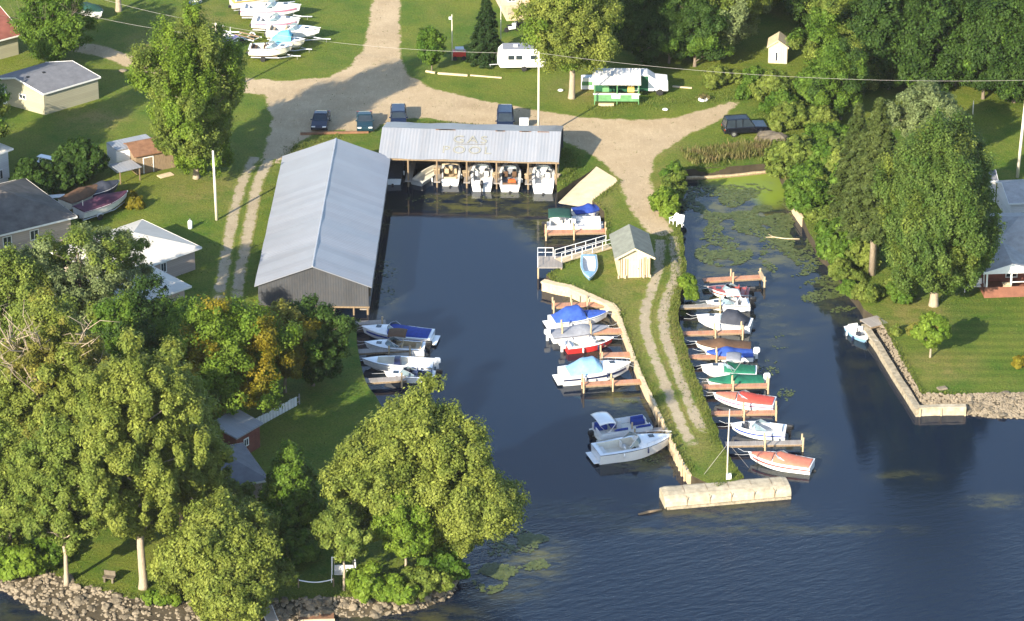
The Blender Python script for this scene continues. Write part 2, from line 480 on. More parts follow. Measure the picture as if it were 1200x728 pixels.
MAT['whitetin'] = ribbed('white_corrugated_sheets', (0.78, 0.76, 0.72), 0.42, 'X', 0.5, 0.06, 0, (0.5, 0.42, 0.33), 0.3, 0.9)
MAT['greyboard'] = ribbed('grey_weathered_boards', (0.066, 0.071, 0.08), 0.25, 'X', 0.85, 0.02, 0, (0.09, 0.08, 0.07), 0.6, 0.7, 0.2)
MAT['shingle_grey'] = mat('grey_shingles', (0.145, 0.148, 0.16), 0.9, 0.18, 1.2, 0.2, bump=0.03, bscale=9)
MAT['roofgrey'] = mat('light_grey_shingles', (0.33, 0.32, 0.305), 0.9, 0.18, 1.2, 0.2, bump=0.03, bscale=9)
MAT['shingle_dark'] = mat('dark_shingles', (0.115, 0.105, 0.095), 0.9, 0.3, 0.8, 0.2, bump=0.03, bscale=9)
MAT['shingle_green'] = mat('green_grey_shingles', (0.19, 0.20, 0.165), 0.9, 0.2, 1.5, 0.2, bump=0.03, bscale=9)
MAT['roofwhite'] = mat('white_roofing', (0.52, 0.49, 0.43), 0.7, 0.1, 0.6, 0.3)
MAT['roofred'] = mat('red_roofing', (0.21, 0.075, 0.055), 0.8, 0.25, 0.8, 0.2)
MAT['beige'] = ribbed('beige_siding', (0.36, 0.34, 0.235), 0.2, 'Z', 0.7, 0.01, 0, (0.35, 0.32, 0.22), 0.3, 0.9, 0.3)
MAT['pinkish'] = ribbed('pale_siding', (0.46, 0.37, 0.31), 0.2, 'Z', 0.7, 0.01, 0, (0.35, 0.28, 0.22), 0.3, 0.9, 0.3)
MAT['cream'] = ribbed('cream_boards', (0.66, 0.56, 0.36), 0.3, 'X', 0.7, 0.01, 0, (0.5, 0.42, 0.27), 0.3, 0.92, 0.3)
MAT['whiteside'] = ribbed('white_siding', (0.70, 0.70, 0.70), 0.2, 'Z', 0.6, 0.01, 0, (0.5, 0.48, 0.42), 0.2, 0.93, 0.3)
MAT['brick'] = mat('red_brown_boards', (0.16, 0.055, 0.04), 0.8, 0.3, 2.0, 0.2)
MAT['deckred'] = mat('brown_deck_stain', (0.20, 0.085, 0.055), 0.7, 0.2, 2.0, 0.3)
MAT['rust'] = mat('rusty_sheet', (0.20, 0.105, 0.06), 0.8, 0.3, 1.5, 0.2)
MAT['stallgreen'] = mat('green_paint', (0.10, 0.24, 0.095), 0.6, 0.18, 2)
MAT['deepgreen'] = mat('deep_green_paint', (0.01, 0.075, 0.035), 0.6, 0.2, 2)
MAT['yellow'] = mat('yellow_paint', (0.62, 0.42, 0.10), 0.6, 0.15, 2)
MAT['carblack'] = mat('black_car_paint', (0.005, 0.006, 0.010), 0.22, 0.1, 2, 0.4, coat=0.25)
MAT['carblue'] = mat('dark_blue_car_paint', (0.006, 0.012, 0.034), 0.22, 0.1, 2, 0.4, coat=0.25)
MAT['carteal'] = mat('teal_car_paint', (0.008, 0.030, 0.042), 0.22, 0.1, 2, 0.4, coat=0.25)
MAT['lamp'] = mat('clear_lamp', (0.72, 0.72, 0.70), 0.2, 0.05)
MAT['redlamp'] = mat('red_lamp', (0.40, 0.02, 0.02), 0.25, 0.1)
MAT['lily'] = mat('lily_pad', (0.055, 0.085, 0.02), 0.5, 0.3, 1.5, 0.3, c2=(0.105, 0.125, 0.04))
MAT['wire'] = mat('wire', (0.32, 0.30, 0.27), 0.6, 0.1)
MAT['letter'] = mat('faded_yellow_paint', (0.31, 0.305, 0.25), 0.7, 0.2)
MAT['letterdark'] = mat('faded_dark_paint', (0.19, 0.18, 0.16), 0.7, 0.3)
MAT['reed'] = leaf_mat('reed_blades', (0.125, 0.150, 0.032), (0.18, 0.135, 0.065), 0.2)
MAT['tuft'] = leaf_mat('grass_blades', (0.080, 0.125, 0.020), (0.14, 0.155, 0.035), 0.2)
LEAF = {
    'olive': leaf_mat('olive_leaves', (0.108, 0.166, 0.028), (0.193, 0.234, 0.044)),
    'green': leaf_mat('green_leaves', (0.068, 0.144, 0.016), (0.123, 0.196, 0.026)),
    'fresh': leaf_mat('fresh_leaves', (0.107, 0.188, 0.018), (0.172, 0.244, 0.029)),
    'dark': leaf_mat('dark_leaves', (0.027, 0.064, 0.011), (0.062, 0.113, 0.021)),
    'yellow': leaf_mat('yellowing_leaves', (0.160, 0.175, 0.030), (0.230, 0.215, 0.045)),
    'gold': leaf_mat('golden_leaves', (0.166, 0.165, 0.013), (0.255, 0.196, 0.018)),
    'silver': leaf_mat('silvery_leaves', (0.144, 0.192, 0.072), (0.206, 0.251, 0.099)),
    'pine': leaf_mat('needle_leaves', (0.068, 0.104, 0.026), (0.107, 0.138, 0.037)),
    'spruce': leaf_mat('spruce_needles', (0.025, 0.055, 0.017), (0.040, 0.075, 0.021)),
    'willow': leaf_mat('willow_leaves', (0.152, 0.202, 0.036), (0.232, 0.263, 0.049)),
    'tip': leaf_mat('bronze_tipped_leaves', (0.066, 0.128, 0.022), (0.118, 0.172, 0.036)),
}
# ------------------------------------------------------------------ the ground, the water and the roads
def inside_poly(P, poly):
    x, y = P[:, 0], P[:, 1]
    r = np.zeros(len(P), bool)
    n = len(poly)
    for i in range(n):
        x0, y0 = poly[i]; x1, y1 = poly[(i + 1) % n]
        c = (y0 > y) != (y1 > y)
        with np.errstate(divide='ignore', invalid='ignore'):
            r ^= c & (x < (x1 - x0) * (y - y0) / (y1 - y0 + 1e-12) + x0)
    return r

def poly_dist(P, poly, closed=True):
    d = np.full(len(P), 1e9)
    n = len(poly)
    for i in range(n if closed else n - 1):
        a = np.array(poly[i]); b = np.array(poly[(i + 1) % n])
        ab = b - a
        t = np.clip(((P - a) @ ab) / (ab @ ab + 1e-12), 0, 1)
        d = np.minimum(d, np.linalg.norm(P - (a + t[:, None] * ab), axis=1))
    return d

def P2(pts, z=ZL):
    return [tuple(at(x, y, z)[:2]) for x, y in pts]

def densify(poly, step, jit=0.0, closed=True, seed=1):
    rg = random.Random(seed)
    out = []
    n = len(poly)
    for i in range(n if closed else n - 1):
        a, b = Vector(poly[i]), Vector(poly[(i + 1) % n])
        L = (b - a).length
        k = max(1, int(L / step))
        nr = Vector((-(b - a).y, (b - a).x)).normalized() if L > 0 else Vector((0, 0))
        for q in range(k):
            p = a + (b - a) * (q / k)
            if q: p = p + nr * rg.uniform(-jit, jit)
            out.append((p.x, p.y))
    if not closed: out.append(tuple(poly[-1]))
    return out

# the whole shoreline, from the lower left round the basin, the spit, the pond and along the east lawn
SHORE_W = [(-320, 600), (-160, 622), (-60, 640), (0, 655), (47, 669), (103, 689), (150, 701), (215, 706), (270, 708), (330, 706), (350, 702), (372, 704),
           (398, 700), (440, 700), (490, 694), (522, 686)]
SHORE_BASIN = [(530, 672), (524, 636), (505, 575), (474, 512), (446, 474), (428, 446), (420, 412), (415, 372), (312, 364), (330, 270), (345, 190), (400, 186),
               (455, 180), (560, 184), (652, 190), (653, 226), (699, 195), (726, 211), (694, 235), (708, 248), (711, 276), (703, 292), (672, 303), (640, 322),
               (650, 332), (668, 335), (692, 346), (716, 356), (724, 366), (736, 400), (750, 437), (766, 470), (786, 516), (808, 556)]
SHORE_SPIT = [(840, 572), (872, 560), (846, 520), (833, 482), (815, 440), (802, 402), (795, 372), (797, 350), (804, 320), (801, 285), (798, 262), (793, 232),
              (801, 199), (856, 195), (912, 190), (926, 232), (938, 252), (958, 290), (985, 322), (1002, 346), (1012, 362)]
SHORE_EAST = [(1030, 374), (1051, 412), (1079, 462), (1138, 463), (1205, 462), (1300, 450), (1500, 430), (1900, 380)]
w1 = P2(SHORE_W); w2 = P2(SHORE_BASIN); w3 = P2(SHORE_SPIT); w4 = P2(SHORE_EAST)
SHORE = densify(w1, 1.2, 0.22, False, 3) + densify(w2, 1.6, 0.08, False, 4) + densify(w3, 1.3, 0.14, False, 5) + densify(w4, 1.5, 0.1, False, 6)
FAR = 900.0
LANDPOLY = SHORE + [(FAR, SHORE[-1][1]), (FAR, FAR + 300), (-FAR, FAR + 300), (-FAR, SHORE[0][1])]

def cdt_sheet(poly, pts_in):
    verts = [Vector(p) for p in poly] + [Vector(p) for p in pts_in]
    edges = [(i, (i + 1) % len(poly)) for i in range(len(poly))]
    r = geometry.delaunay_2d_cdt(verts, edges, [list(range(len(poly)))], 1, 1e-4)
    return r[0], r[2]

def grid_pts(x0, x1, y0, y1, s, seed=2):
    xs = np.arange(x0, x1, s); ys = np.arange(y0, y1, s)
    X, Y = np.meshgrid(xs, ys)
    rg = np.random.default_rng(seed)
    P = np.stack([X.ravel(), Y.ravel()], 1)
    return P + rg.uniform(-0.2, 0.2, P.shape) * s

def set_attr(me, name, vals):
    a = me.attributes.new(name, 'FLOAT', 'POINT')
    a.data.foreach_set('value', np.asarray(vals, np.float32))

def px_of(P, z=0.0):
    """pixel of world points (n x 2) at height z: used only to lay out where plants grow"""
    d = np.stack([P[:, 0] - CAM.x, P[:, 1] - CAM.y, np.full(len(P), z - CAM.z)], 1)
    f = d[:, 1] * math.cos(TH) - d[:, 2] * math.sin(TH)
    up = d[:, 1] * math.sin(TH) + d[:, 2] * math.cos(TH)
    return np.stack([600 + F * d[:, 0] / f, 364 - F * up / f], 1)

# land
gp = grid_pts(-75, 75, -75, 130, 2.0)
gp = gp[inside_poly(gp, LANDPOLY)]
gp = gp[poly_dist(gp, SHORE, False) > 0.8]
gv, gf = cdt_sheet(LANDPOLY, gp)
mb = MB()
mb.v = [(v.x, v.y, ZL) for v in gv]
mb.f = [tuple(f) for f in gf]
nb = len(LANDPOLY)
o = len(mb.v)
mb.v += [(p[0], p[1], -1.2) for p in LANDPOLY]
mb.f += [(i, i + o, (i + 1) % nb + o, (i + 1) % nb) for i in range(nb)]
ground = tag(mb.build('ground', MAT['grass']), kind='structure')
ground.data.materials.append(MAT['earth'])
mi = np.zeros(len(ground.data.polygons), np.int32)
mi[len(gf):] = 1
ground.data.polygons.foreach_set('material_index', mi)
Vg = np.array([v.co[:] for v in ground.data.vertices])
pxg = px_of(Vg[:, :2], ZL)
def blob(px, cx, cy, rx, ry):
    return np.clip(1.5 - 1.5 * np.sqrt(((px[:, 0] - cx) / rx) ** 2 + ((px[:, 1] - cy) / ry) ** 2), 0, 1)
dry = np.zeros(len(Vg))
for b in [(740, 320, 60, 40), (720, 390, 45, 60), (800, 500, 50, 70), (700, 230, 30, 40), (240, 225, 60, 25), (690, 108, 60, 18), (180, 52, 50, 20), (110, 140, 60, 20),
          (700, 100, 70, 16), (1075, 370, 60, 25), (1100, 430, 60, 25), (350, 175, 60, 20), (780, 230, 30, 60), (255, 18, 40, 12), (760, 175, 60, 25), (785, 420, 50, 120), (760, 330, 50, 60)]:
    dry = np.maximum(dry, blob(pxg, *b) * 1.0)
set_attr(ground.data, 'dry', dry)
mown = np.maximum(blob(pxg, 1180, 400, 190, 90), 0)
set_attr(ground.data, 'mown', mown)

# water: one sheet, with a fine grid in the part one sees
wg = grid_pts(-62, 62, -70, 62, 0.8)
WP = [(-FAR, -FAR), (FAR, -FAR), (FAR, FAR), (-FAR, FAR)]
wv, wf = cdt_sheet(WP, wg)
mb = MB(); mb.v = [(v.x, v.y, 0.0) for v in wv]; mb.f = [tuple(f) for f in wf]
water = tag(mb.build('water', MAT['water'], smooth=True), kind='structure')
Wv = np.array([v.co[:] for v in water.data.vertices])
pw = px_of(Wv[:, :2], 0.0)
weed = np.zeros(len(Wv))
for cx, cy, rx, ry, s in [(560, 238, 130, 16, .95), (650, 262, 60, 40, .8), (600, 255, 60, 18, .45), (735, 475, 55, 30, .85), (752, 535, 62, 34, 1), (680, 345, 40, 26, .9), (700, 400, 60, 40, .35),
                          (870, 240, 90, 60, 1), (880, 300, 90, 40, .95), (830, 345, 45, 60, .7), (900, 380, 70, 60, .35), (850, 440, 60, 60, .35), (925, 530, 60, 40, .5),
                          (850, 600, 110, 20, .5), (700, 600, 140, 22, .3), (845, 620, 190, 8, .5), (1010, 622, 90, 8, .45), (1170, 588, 60, 12, .55), (1060, 560, 50, 10, .4),
                          (620, 655, 60, 40, .8), (600, 690, 60, 30, .3), (480, 430, 60, 25, .35), (450, 330, 30, 60, .5), (450, 250, 26, 60, .4), (1010, 430, 40, 70, .15),
                          (60, 722, 130, 26, .3), (470, 722, 120, 18, .6), (980, 350, 60, 50, .3)]:
    weed = np.maximum(weed, s * blob(pw, cx, cy, rx, ry))
set_attr(water.data, 'weed', weed)
alg = np.maximum(blob(pw, 872, 208, 58, 20), 0.8 * blob(pw, 905, 222, 30, 26))
set_attr(water.data, 'algae', np.clip(alg * 1.8, 0, 1))
opn = np.clip((pw[:, 1] - 560) / 70.0, 0, 1)
opn = np.maximum(opn, 0.10 * np.clip((pw[:, 0] - 960) / 60, 0, 1) * np.clip((pw[:, 1] - 470) / 60, 0, 1))
opn = np.maximum(opn, 0.05 * np.clip((pw[:, 1] - 330) / 120, 0, 1))
set_attr(water.data, 'open', opn)

# roads
def road(name, outline, z, m, fade=1.0, step=0.9, jit=0.15, dry=0.0):
    poly = densify(P2(outline, z), 1.2, jit, True, 9)
    A = np.array(poly)
    g = grid_pts(A[:, 0].min(), A[:, 0].max(), A[:, 1].min(), A[:, 1].max(), step)
    g = g[inside_poly(g, poly)]
    if len(g): g = g[poly_dist(g, poly) > 0.3]
    v, f = cdt_sheet(poly, g)
    mb = MB(); mb.v = [(q.x, q.y, z) for q in v]; mb.f = [tuple(q) for q in f]
    o = tag(mb.build(name, m), kind='structure')
    V = np.array([q[:2] for q in mb.v])
    set_attr(o.data, 'edge', np.clip(poly_dist(V, poly) / fade, 0, 0.95))
    set_attr(o.data, 'dry', np.full(len(V), 0.5))
    set_attr(o.data, 'mown', np.zeros(len(V)))
    return o

road('gravel_road', [(430, -70), (472, -70), (470, 0), (471, 40), (472, 68), (480, 88), (505, 102), (560, 116), (620, 127), (680, 136), (740, 140), (790, 137), (830, 127), (864, 114),
                     (868, 120), (848, 140), (806, 160), (786, 173), (768, 187), (764, 212), (776, 242), (790, 272), (766, 282), (748, 262), (732, 238), (724, 214), (712, 196), (690, 181),
                     (660, 166), (620, 154), (560, 150), (500, 139), (478, 140), (446, 148), (436, 156), (395, 153), (372, 157), (352, 168), (330, 192), (302, 190), (310, 168),
                     (318, 140), (308, 112), (240, 106), (190, 92), (150, 80), (112, 66), (40, 52), (40, 42), (118, 52), (160, 66), (210, 80), (300, 92), (340, 94), (385, 90),
                     (410, 76), (424, 58), (430, 30), (434, 0)], ZL + 0.006, MAT['gravel'], 1.15)
def ribbon(pts, w):
    """pixel polyline -> outline pixels of a strip w pixels wide"""
    L, Rr = [], []
    for i, p in enumerate(pts):
        a = pts[max(i - 1, 0)]; b = pts[min(i + 1, len(pts) - 1)]
        dx, dy = b[0] - a[0], b[1] - a[1]
        l = math.hypot(dx, dy)
        L.append((p[0] - dy / l * w / 2, p[1] + dx / l * w / 2)); Rr.append((p[0] + dy / l * w / 2, p[1] - dx / l * w / 2))
    return L + Rr[::-1]
def curve_px(pts, n=8):
    out = []
    P = [pts[0]] + pts + [pts[-1]]
    for i in range(1, len(P) - 2):
        p0, p1, p2, p3 = P[i - 1:i + 3]
        for k in range(n):
            t = k / n
            out.append(tuple(0.5 * (2 * p1[j] + (p2[j] - p0[j]) * t + (2 * p0[j] - 5 * p1[j] + 4 * p2[j] - p3[j]) * t * t + (3 * p1[j] - p0[j] - 3 * p2[j] + p3[j]) * t ** 3) for j in (0, 1)))
    out.append(pts[-1])
    return out
def strip_road(name, pts, w, z):
    rg = random.Random(int(pts[0][0])); mb = MB(); at_ = []
    rows = []
    for i, p in enumerate(pts):
        a = at(*pts[max(i - 1, 0)], z); b = at(*pts[min(i + 1, len(pts) - 1)], z); c = at(p[0], p[1], z)
        d = (b - a).normalized(); n_ = Vector((-d.y, d.x, 0)); m_ = w / 24.0
        k = min(1.0, (len(pts) - 1 - i) / 5)
        rows.append([c + n_ * m_ * f * rg.uniform(.9, 1.1) for f in (-1, -.55, 0, .55, 1)])
        at_ += [0, .34 * k, .5 * k, .34 * k, 0]
    mb.loft([[tuple(q) for q in r] for r in rows], closed=False)
    o = tag(mb.build(name, MAT['track']), kind='structure')
    set_attr(o.data, 'edge', at_); set_attr(o.data, 'dry', np.full(len(at_), .6)); set_attr(o.data, 'mown', np.zeros(len(at_)))
    return o
for k, (nm, pts, w) in enumerate([('wheel_track', [(299, 184), (283, 216), (272, 260), (263, 310), (254, 366)], 17), ('wheel_track', [(316, 186), (302, 216), (293, 260), (283, 310), (276, 362)], 17),
                                  ('wheel_track', [(774, 281), (772, 312), (765, 336), (757, 360), (756, 384), (762, 405), (772, 432), (784, 462), (800, 500), (812, 524)], 16),
                                  ('wheel_track', [(789, 277), (792, 316), (785, 340), (777, 365), (780, 396), (790, 425), (800, 452), (814, 486), (824, 508)], 16)]):
    strip_road(nm, curve_px(pts, 9), w, ZL + 0.012 + 0.006 * k)
# boat ramp of poured concrete beside the sheds
ro = MB()
rp = [at(651, 241, -0.1), at(691, 247, -0.1), at(727, 211, ZL - .03), at(698, 195, ZL - .03)]
ro.add([(p.x, p.y, p.z + 0.03) for p in rp] + [(p.x, p.y, p.z - 0.5) for p in rp], [(0, 1, 2, 3), (4, 7, 6, 5), (0, 4, 5, 1), (1, 5, 6, 2), (2, 6, 7, 3), (3, 7, 4, 0)])
tag(ro.build('boat_ramp', MAT['ramp']), kind='structure')
# lake bed shelf of stones below the rock banks
def bank(name, top, bot, m, z1=ZL - 0.02, z0=-0.5):
    """a sloping bank between a top line and a water line"""
    T = [at(x, y, z1) for x, y in top]; B = [at(x, y, 0.0) for x, y in bot]
    n = 40
    def res(L):
        d = [0]
        for i in range(1, len(L)): d.append(d[-1] + (L[i] - L[i - 1]).length)
        out = []
        for k in range(n + 1):
            s = d[-1] * k / n
            i = max(j for j in range(len(d)) if d[j] <= s + 1e-9); i = min(i, len(L) - 2)
            out.append(L[i].lerp(L[i + 1], (s - d[i]) / max(d[i + 1] - d[i], 1e-9)))
        return out
    T, B = res(T), res(B)
    mb = MB(); rings = []
    rg = random.Random(5)
    for a, b in zip(T, B):
        r = []
        for q in range(6):
            p = a.lerp(b, q / 5)
            r.append((p.x, p.y, p.z + (rg.uniform(-.08, .12) if 0 < q < 5 else 0)))
        ex = b + (b - a) * 0.4
        r.append((ex.x, ex.y, z0))
        rings.append(r)
    mb.loft(rings, closed=False)
    return tag(mb.build(name, m, smooth=True), kind='structure'), T, B
bk1, T1, B1 = bank('shore_bank', SHORE_W[2:13], [(-60, 668), (0, 690), (40, 714), (85, 734), (150, 746), (230, 748), (290, 742), (320, 734), (345, 728), (372, 728), (388, 722)], MAT['earth'])
bk2, T2, B2 = bank('shore_bank', [(380, 704), (400, 700), (440, 700), (490, 694), (522, 686), (530, 672)], [(378, 722), (404, 724), (446, 722), (495, 714), (528, 700), (538, 680)], MAT['earth'])
bk3, T3, B3 = bank('shore_bank', [(1134, 463), (1205, 462), (1300, 453)], [(1130, 486), (1165, 490), (1205, 490), (1300, 484)], MAT['earth'])
bk4, T4, B4 = bank('shore_bank', [(1029, 372), (1051, 412), (1080, 464)], [(1016, 374), (1042, 420), (1078, 478)], MAT['earth'], ZL - 0.02, -0.3)

bk6, T6, B6 = bank('pond_bank', [(800, 198), (830, 197.5), (856, 195), (885, 192), (914, 189.5)], [(800, 207), (830, 206), (856, 204), (885, 201), (914, 198)], MAT['grass'], ZL - .005)
# ------------------------------------------------------------------ trees
PROF = {
    'round': lambda u: np.sqrt(np.clip(1 - (2 * u - 1) ** 2, 0, 1)),
    'egg': lambda u: np.clip((u / 0.38), 0, 1) ** 0.55 * np.clip((1 - u) / 0.62, 0, 1) ** 0.55,
    'dome': lambda u: np.clip(u / 0.22, 0, 1) ** 0.5 * np.clip(1 - ((u - 0.22) / 0.78).clip(0) ** 2.2, 0, 1) ** 0.6,
    'cone': lambda u: np.clip(u / 0.1, 0, 1) ** 0.5 * np.clip(1 - u, 0.02, 1) ** 0.85,
    'column': lambda u: np.clip(u / 0.15, 0, 1) ** 0.5 * np.clip((1 - u) / 0.45, 0, 1) ** 0.5,
    'tall': lambda u: (0.55 + 0.45 * np.sin(np.pi * np.clip(u * 1.05, 0, 1)) ** 1.0) * np.clip((1 - u) / 0.25, 0, 1) ** 0.6 * np.clip(u / 0.08, 0, 1) ** 0.5,
}
def leaf_mesh(name, C, Nn, size, mat_, rg, up=None, aspect=1.6):
    """diamond leaves at points C facing Nn"""
    n = len(C)
    t = rg.normal(size=(n, 3))
    if up is not None: t = t * up[1] + np.array([0, 0, 1.0]) * up[0]
    t -= (t * Nn).sum(1)[:, None] * Nn
    t /= np.linalg.norm(t, axis=1)[:, None] + 1e-9
    b = np.cross(Nn, t)
    s = (size * rg.uniform(0.65, 1.35, n))[:, None]
    V = np.empty((n, 4, 3), np.float32)
    V[:, 0] = C + t * s * aspect * 0.5
    V[:, 1] = C + b * s * 0.5 + Nn * s * 0.08
    V[:, 2] = C - t * s * aspect * 0.5
    V[:, 3] = C - b * s * 0.5 + Nn * s * 0.08
    me = bpy.data.meshes.new(name)
    me.vertices.add(n * 4); me.loops.add(n * 4); me.polygons.add(n)
    me.vertices.foreach_set('co', V.ravel())
    me.loops.foreach_set('vertex_index', np.arange(n * 4, dtype=np.int32))
    me.polygons.foreach_set('loop_start', np.arange(0, n * 4, 4, dtype=np.int32))
    me.polygons.foreach_set('loop_total', np.full(n, 4, np.int32))
    me.materials.append(mat_)
    me.update(calc_edges=True)
    o = bpy.data.objects.new(name, me)
    col.objects.link(o)
    return o

def crown_points(rg, h, zb, r, prof, cr, cover, gap, lean, bz=1.0):
    """clump centres gathered into boughs: the crown is lumps with gaps between, not one even shell"""
    hc = h - zb
    area = 4 * math.pi * ((r * r * 2 + (hc / 2) ** 2) / 3)
    rb = cr * 1.35
    want = int(area * cover * 0.62 / (rb * rb)) + 6
    n = want * 14
    u = rg.uniform(0, 1, n)
    w = PROF[prof](u)
    keep = rg.uniform(0, 1, n) < w ** 1.1 + 0.06
    u = u[keep]; w = w[keep]; n = len(u)
    a = rg.uniform(0, 2 * math.pi, n)
    p = rg.uniform(0, 6.28, 6)
    lob = 1 + 0.20 * np.sin(2 * a + p[0] + 3 * u) + 0.17 * np.sin(3 * a + p[1] - 5 * u) + 0.13 * np.sin(5 * a + p[2] + 7 * u) + 0.08 * np.sin(18 * u + p[3] + a)
    fr = 1 - 0.75 * rg.uniform(0, 1, n) ** 2.6
    lob = lob / 1.10
    rad = np.maximum(r * w * lob - rb * 1.05, 0.05) * fr
    B = np.stack([rad * np.cos(a), rad * np.sin(a), zb + rb * .4 + u * (hc - rb * 1.5)], 1)
    pick = []
    dmin = rb * (0.80 + gap)
    for i in range(n):
        if len(pick) >= want: break
        if pick:
            d = B[pick] - B[i]; d[:, 2] /= max(1.0, bz)
            if (d * d).sum(1).min() < dmin * dmin: continue
        pick.append(i)
    B = B[pick]
    ax = np.array([0, 0, zb + hc * .35])
    ow = B - ax; ow /= np.linalg.norm(ow, axis=1)[:, None] + 1e-6
    sz = rb * rg.uniform(.5, 1.25, len(B))
    B = B + ow * (rg.uniform(-.3, 1, len(B)) ** 3 * rb * .9)[:, None]
    k = 13
    d = rg.normal(size=(len(B), k, 3)) * np.array([1, 1, 1.0]) + ow[:, None, :] * 0.7 + np.array([0, 0, .35])
    d /= np.linalg.norm(d, axis=2)[:, :, None]
    C = B[:, None, :] + d * (sz[:, None, None] * (.35 + .6 * rg.uniform(0, 1, (len(B), k, 1)) ** .6)) * np.array([1, 1, bz])
    C = C.reshape(-1, 3); Bc = np.repeat(B, k, 0)
    C[:, 2] = np.maximum(C[:, 2], zb * .8 + .1)
    for A in (C, Bc, B):
        t = (np.maximum(A[:, 2], 0) / h) ** 1.3
        A[:, 0] += lean[0] * t; A[:, 1] += lean[1] * t
    return C, Bc, B, int(area * cover / (cr * cr))

def crown_leaves(rg, C, Bc, cr, per, flat, upb, jag, bz):
    n = len(C)
    sz = rg.uniform(0.5, 1.3, n) * cr * .62
    m = n * per
    idx = np.repeat(np.arange(n), per)
    d = rg.normal(size=(m, 3))
    d[:, 2] += 0.2
    d /= np.linalg.norm(d, axis=1)[:, None]
    outw = C - Bc
    outw /= np.linalg.norm(outw, axis=1)[:, None] + 1e-6
    rr = (0.35 + 0.7 * rg.uniform(0, 1, m) ** 0.6)
    P = C[idx] + d * (sz[idx] * rr)[:, None] * np.array([1, 1, flat]) + (outw[idx] * .6 + np.array([0, 0, .4 * bz])) * (rg.uniform(0, 1, m) ** 3 * jag * cr * .7)[:, None]
    Nn = d * 0.55 + outw[idx] * 0.55 + np.array([0, 0, upb]) + rg.normal(size=(m, 3)) * 0.33
    Nn /= np.linalg.norm(Nn, axis=1)[:, None] + 1e-9
    return P, Nn

def limbs(mb, rg, h, zb, r, tr, C, nb, lean, bare=0):
    """trunk and limbs: tapered tubes from the ground to clump centres"""
    def axis(z):
        k = (max(z, 0) / h) ** 1.3
        return Vector((lean[0] * k + 0.12 * math.sin(z * 0.9) * min(1, z / 3), lean[1] * k + 0.1 * math.cos(z * 0.7) * min(1, z / 3), z))
    top = zb + (h - zb) * 0.8
    zs = [-0.25, 0.25, 0.8] + [0.8 + (top - 0.8) * k / 6 for k in range(1, 7)]
    mb.tube([axis(z) for z in zs], [tr * 1.45, tr * 1.12, tr] + [tr * (1 - 0.85 * k / 6) for k in range(1, 7)], 9)
    if len(C) == 0: return
    idx = rg.permutation(len(C))[:nb]
    for i in idx:
        c = Vector(C[i])
        z0 = max(zb * 0.75, min(top * 0.92, c.z - (Vector((c.x, c.y, 0)) - Vector((axis(c.z).x, axis(c.z).y, 0))).length * rg.uniform(0.5, 1.0)))
        a = axis(z0)
        m1 = a.lerp(c, 0.35) + Vector((0, 0, 0.06 * (c - a).length)) + Vector(rg.normal(size=3) * 0.12)
        m2 = a.lerp(c, 0.7) + Vector(rg.normal(size=3) * 0.2)
        rb = tr * (1 - 0.75 * z0 / max(top, .1)) * 0.55
        mb.tube([a, m1, m2, c], [rb, rb * 0.75, rb * 0.5, rb * 0.2 + 0.01], 6)

TREES = {}
def tree(name, label, loc, h, r, prof='round', leaf='green', zb=None, cr=1.1, seed=0, size=0.155, per=60, cover=0.9, gap=0.12, tr=None, nb=22, lean=(0, 0), bark='bark',
         group=None, cat='tree', bz=1.0, flat=0.8, upb=0.35, jag=0.95, sub=None, bare=0):
    rg = np.random.default_rng(seed + 100)
    zb = h * 0.22 if zb is None else zb
    tr = tr or max(0.09, h * 0.017)
    root = thing(name, label, cat, loc, 0.0, group)
    C, Bc, BB, n0 = crown_points(rg, h, zb, r, prof, cr, cover, gap, lean, bz)
    per = max(12, int(per * 3.7 * n0 / max(len(C), 1)))
    Pn, Nn = crown_leaves(rg, C, Bc, cr, per, flat, upb, jag, bz)
    cn = 'crown' if cat == 'tree' else 'foliage'
    tmb = MB()
    limbs(tmb, rg, h, zb, r, tr, BB, nb, lean)
    for k in range(bare):                                  # leafless limbs with twigs
        an = rg.uniform(0, 6.28); rr = r * rg.uniform(0.5, 1.0); z0 = h * rg.uniform(0.32, 0.68); z1 = h * rg.uniform(0.62, 1.02)
        a = Vector((0, 0, z0)); c = Vector((rr * math.cos(an) + lean[0] * .7, rr * math.sin(an) * .6 - r * 0.75, z1))
        m1 = a.lerp(c, 0.4) + Vector((0, 0, 0.3)); m2 = a.lerp(c, 0.75) + Vector(rg.normal(size=3) * 0.5)
        tmb.tube([a, m1, m2, c], [tr * .3, tr * .24, tr * .15, 0.02], 6)
        for q in range(11):
            s = m1.lerp(c, rg.uniform(0.0, 0.9)); e = s + Vector(rg.normal(size=3) * 0.65) + Vector((0, 0, .6))
            e2 = e + Vector(rg.normal(size=3) * 0.6) + Vector((0, 0, 0.5))
            tmb.tube([s, e, e2], [tr * .12, tr * .08, 0.012], 5)
    cro = leaf_mesh(cn, Pn, Nn, size, LEAF[leaf], rg)
    cro.parent = root
    if sub:                                                # a second leaf colour over part of the crown: same crown mesh, leaf by leaf
        cro.data.materials.append(LEAF[sub[0]])
        k = np.array([noise.noise(Vector(c * 0.28) + Vector((seed, 3, 1))) for c in C[np.arange(len(C))]])
        sel = (k + sub[2] * (C[:, 0] / max(r, .1)) > sub[1]).astype(np.int32)
        cro.data.polygons.foreach_set('material_index', np.repeat(sel, per))
    tmb.build('trunk' if cat == 'tree' else 'stem', MAT[bark], root, smooth=True)
    return root

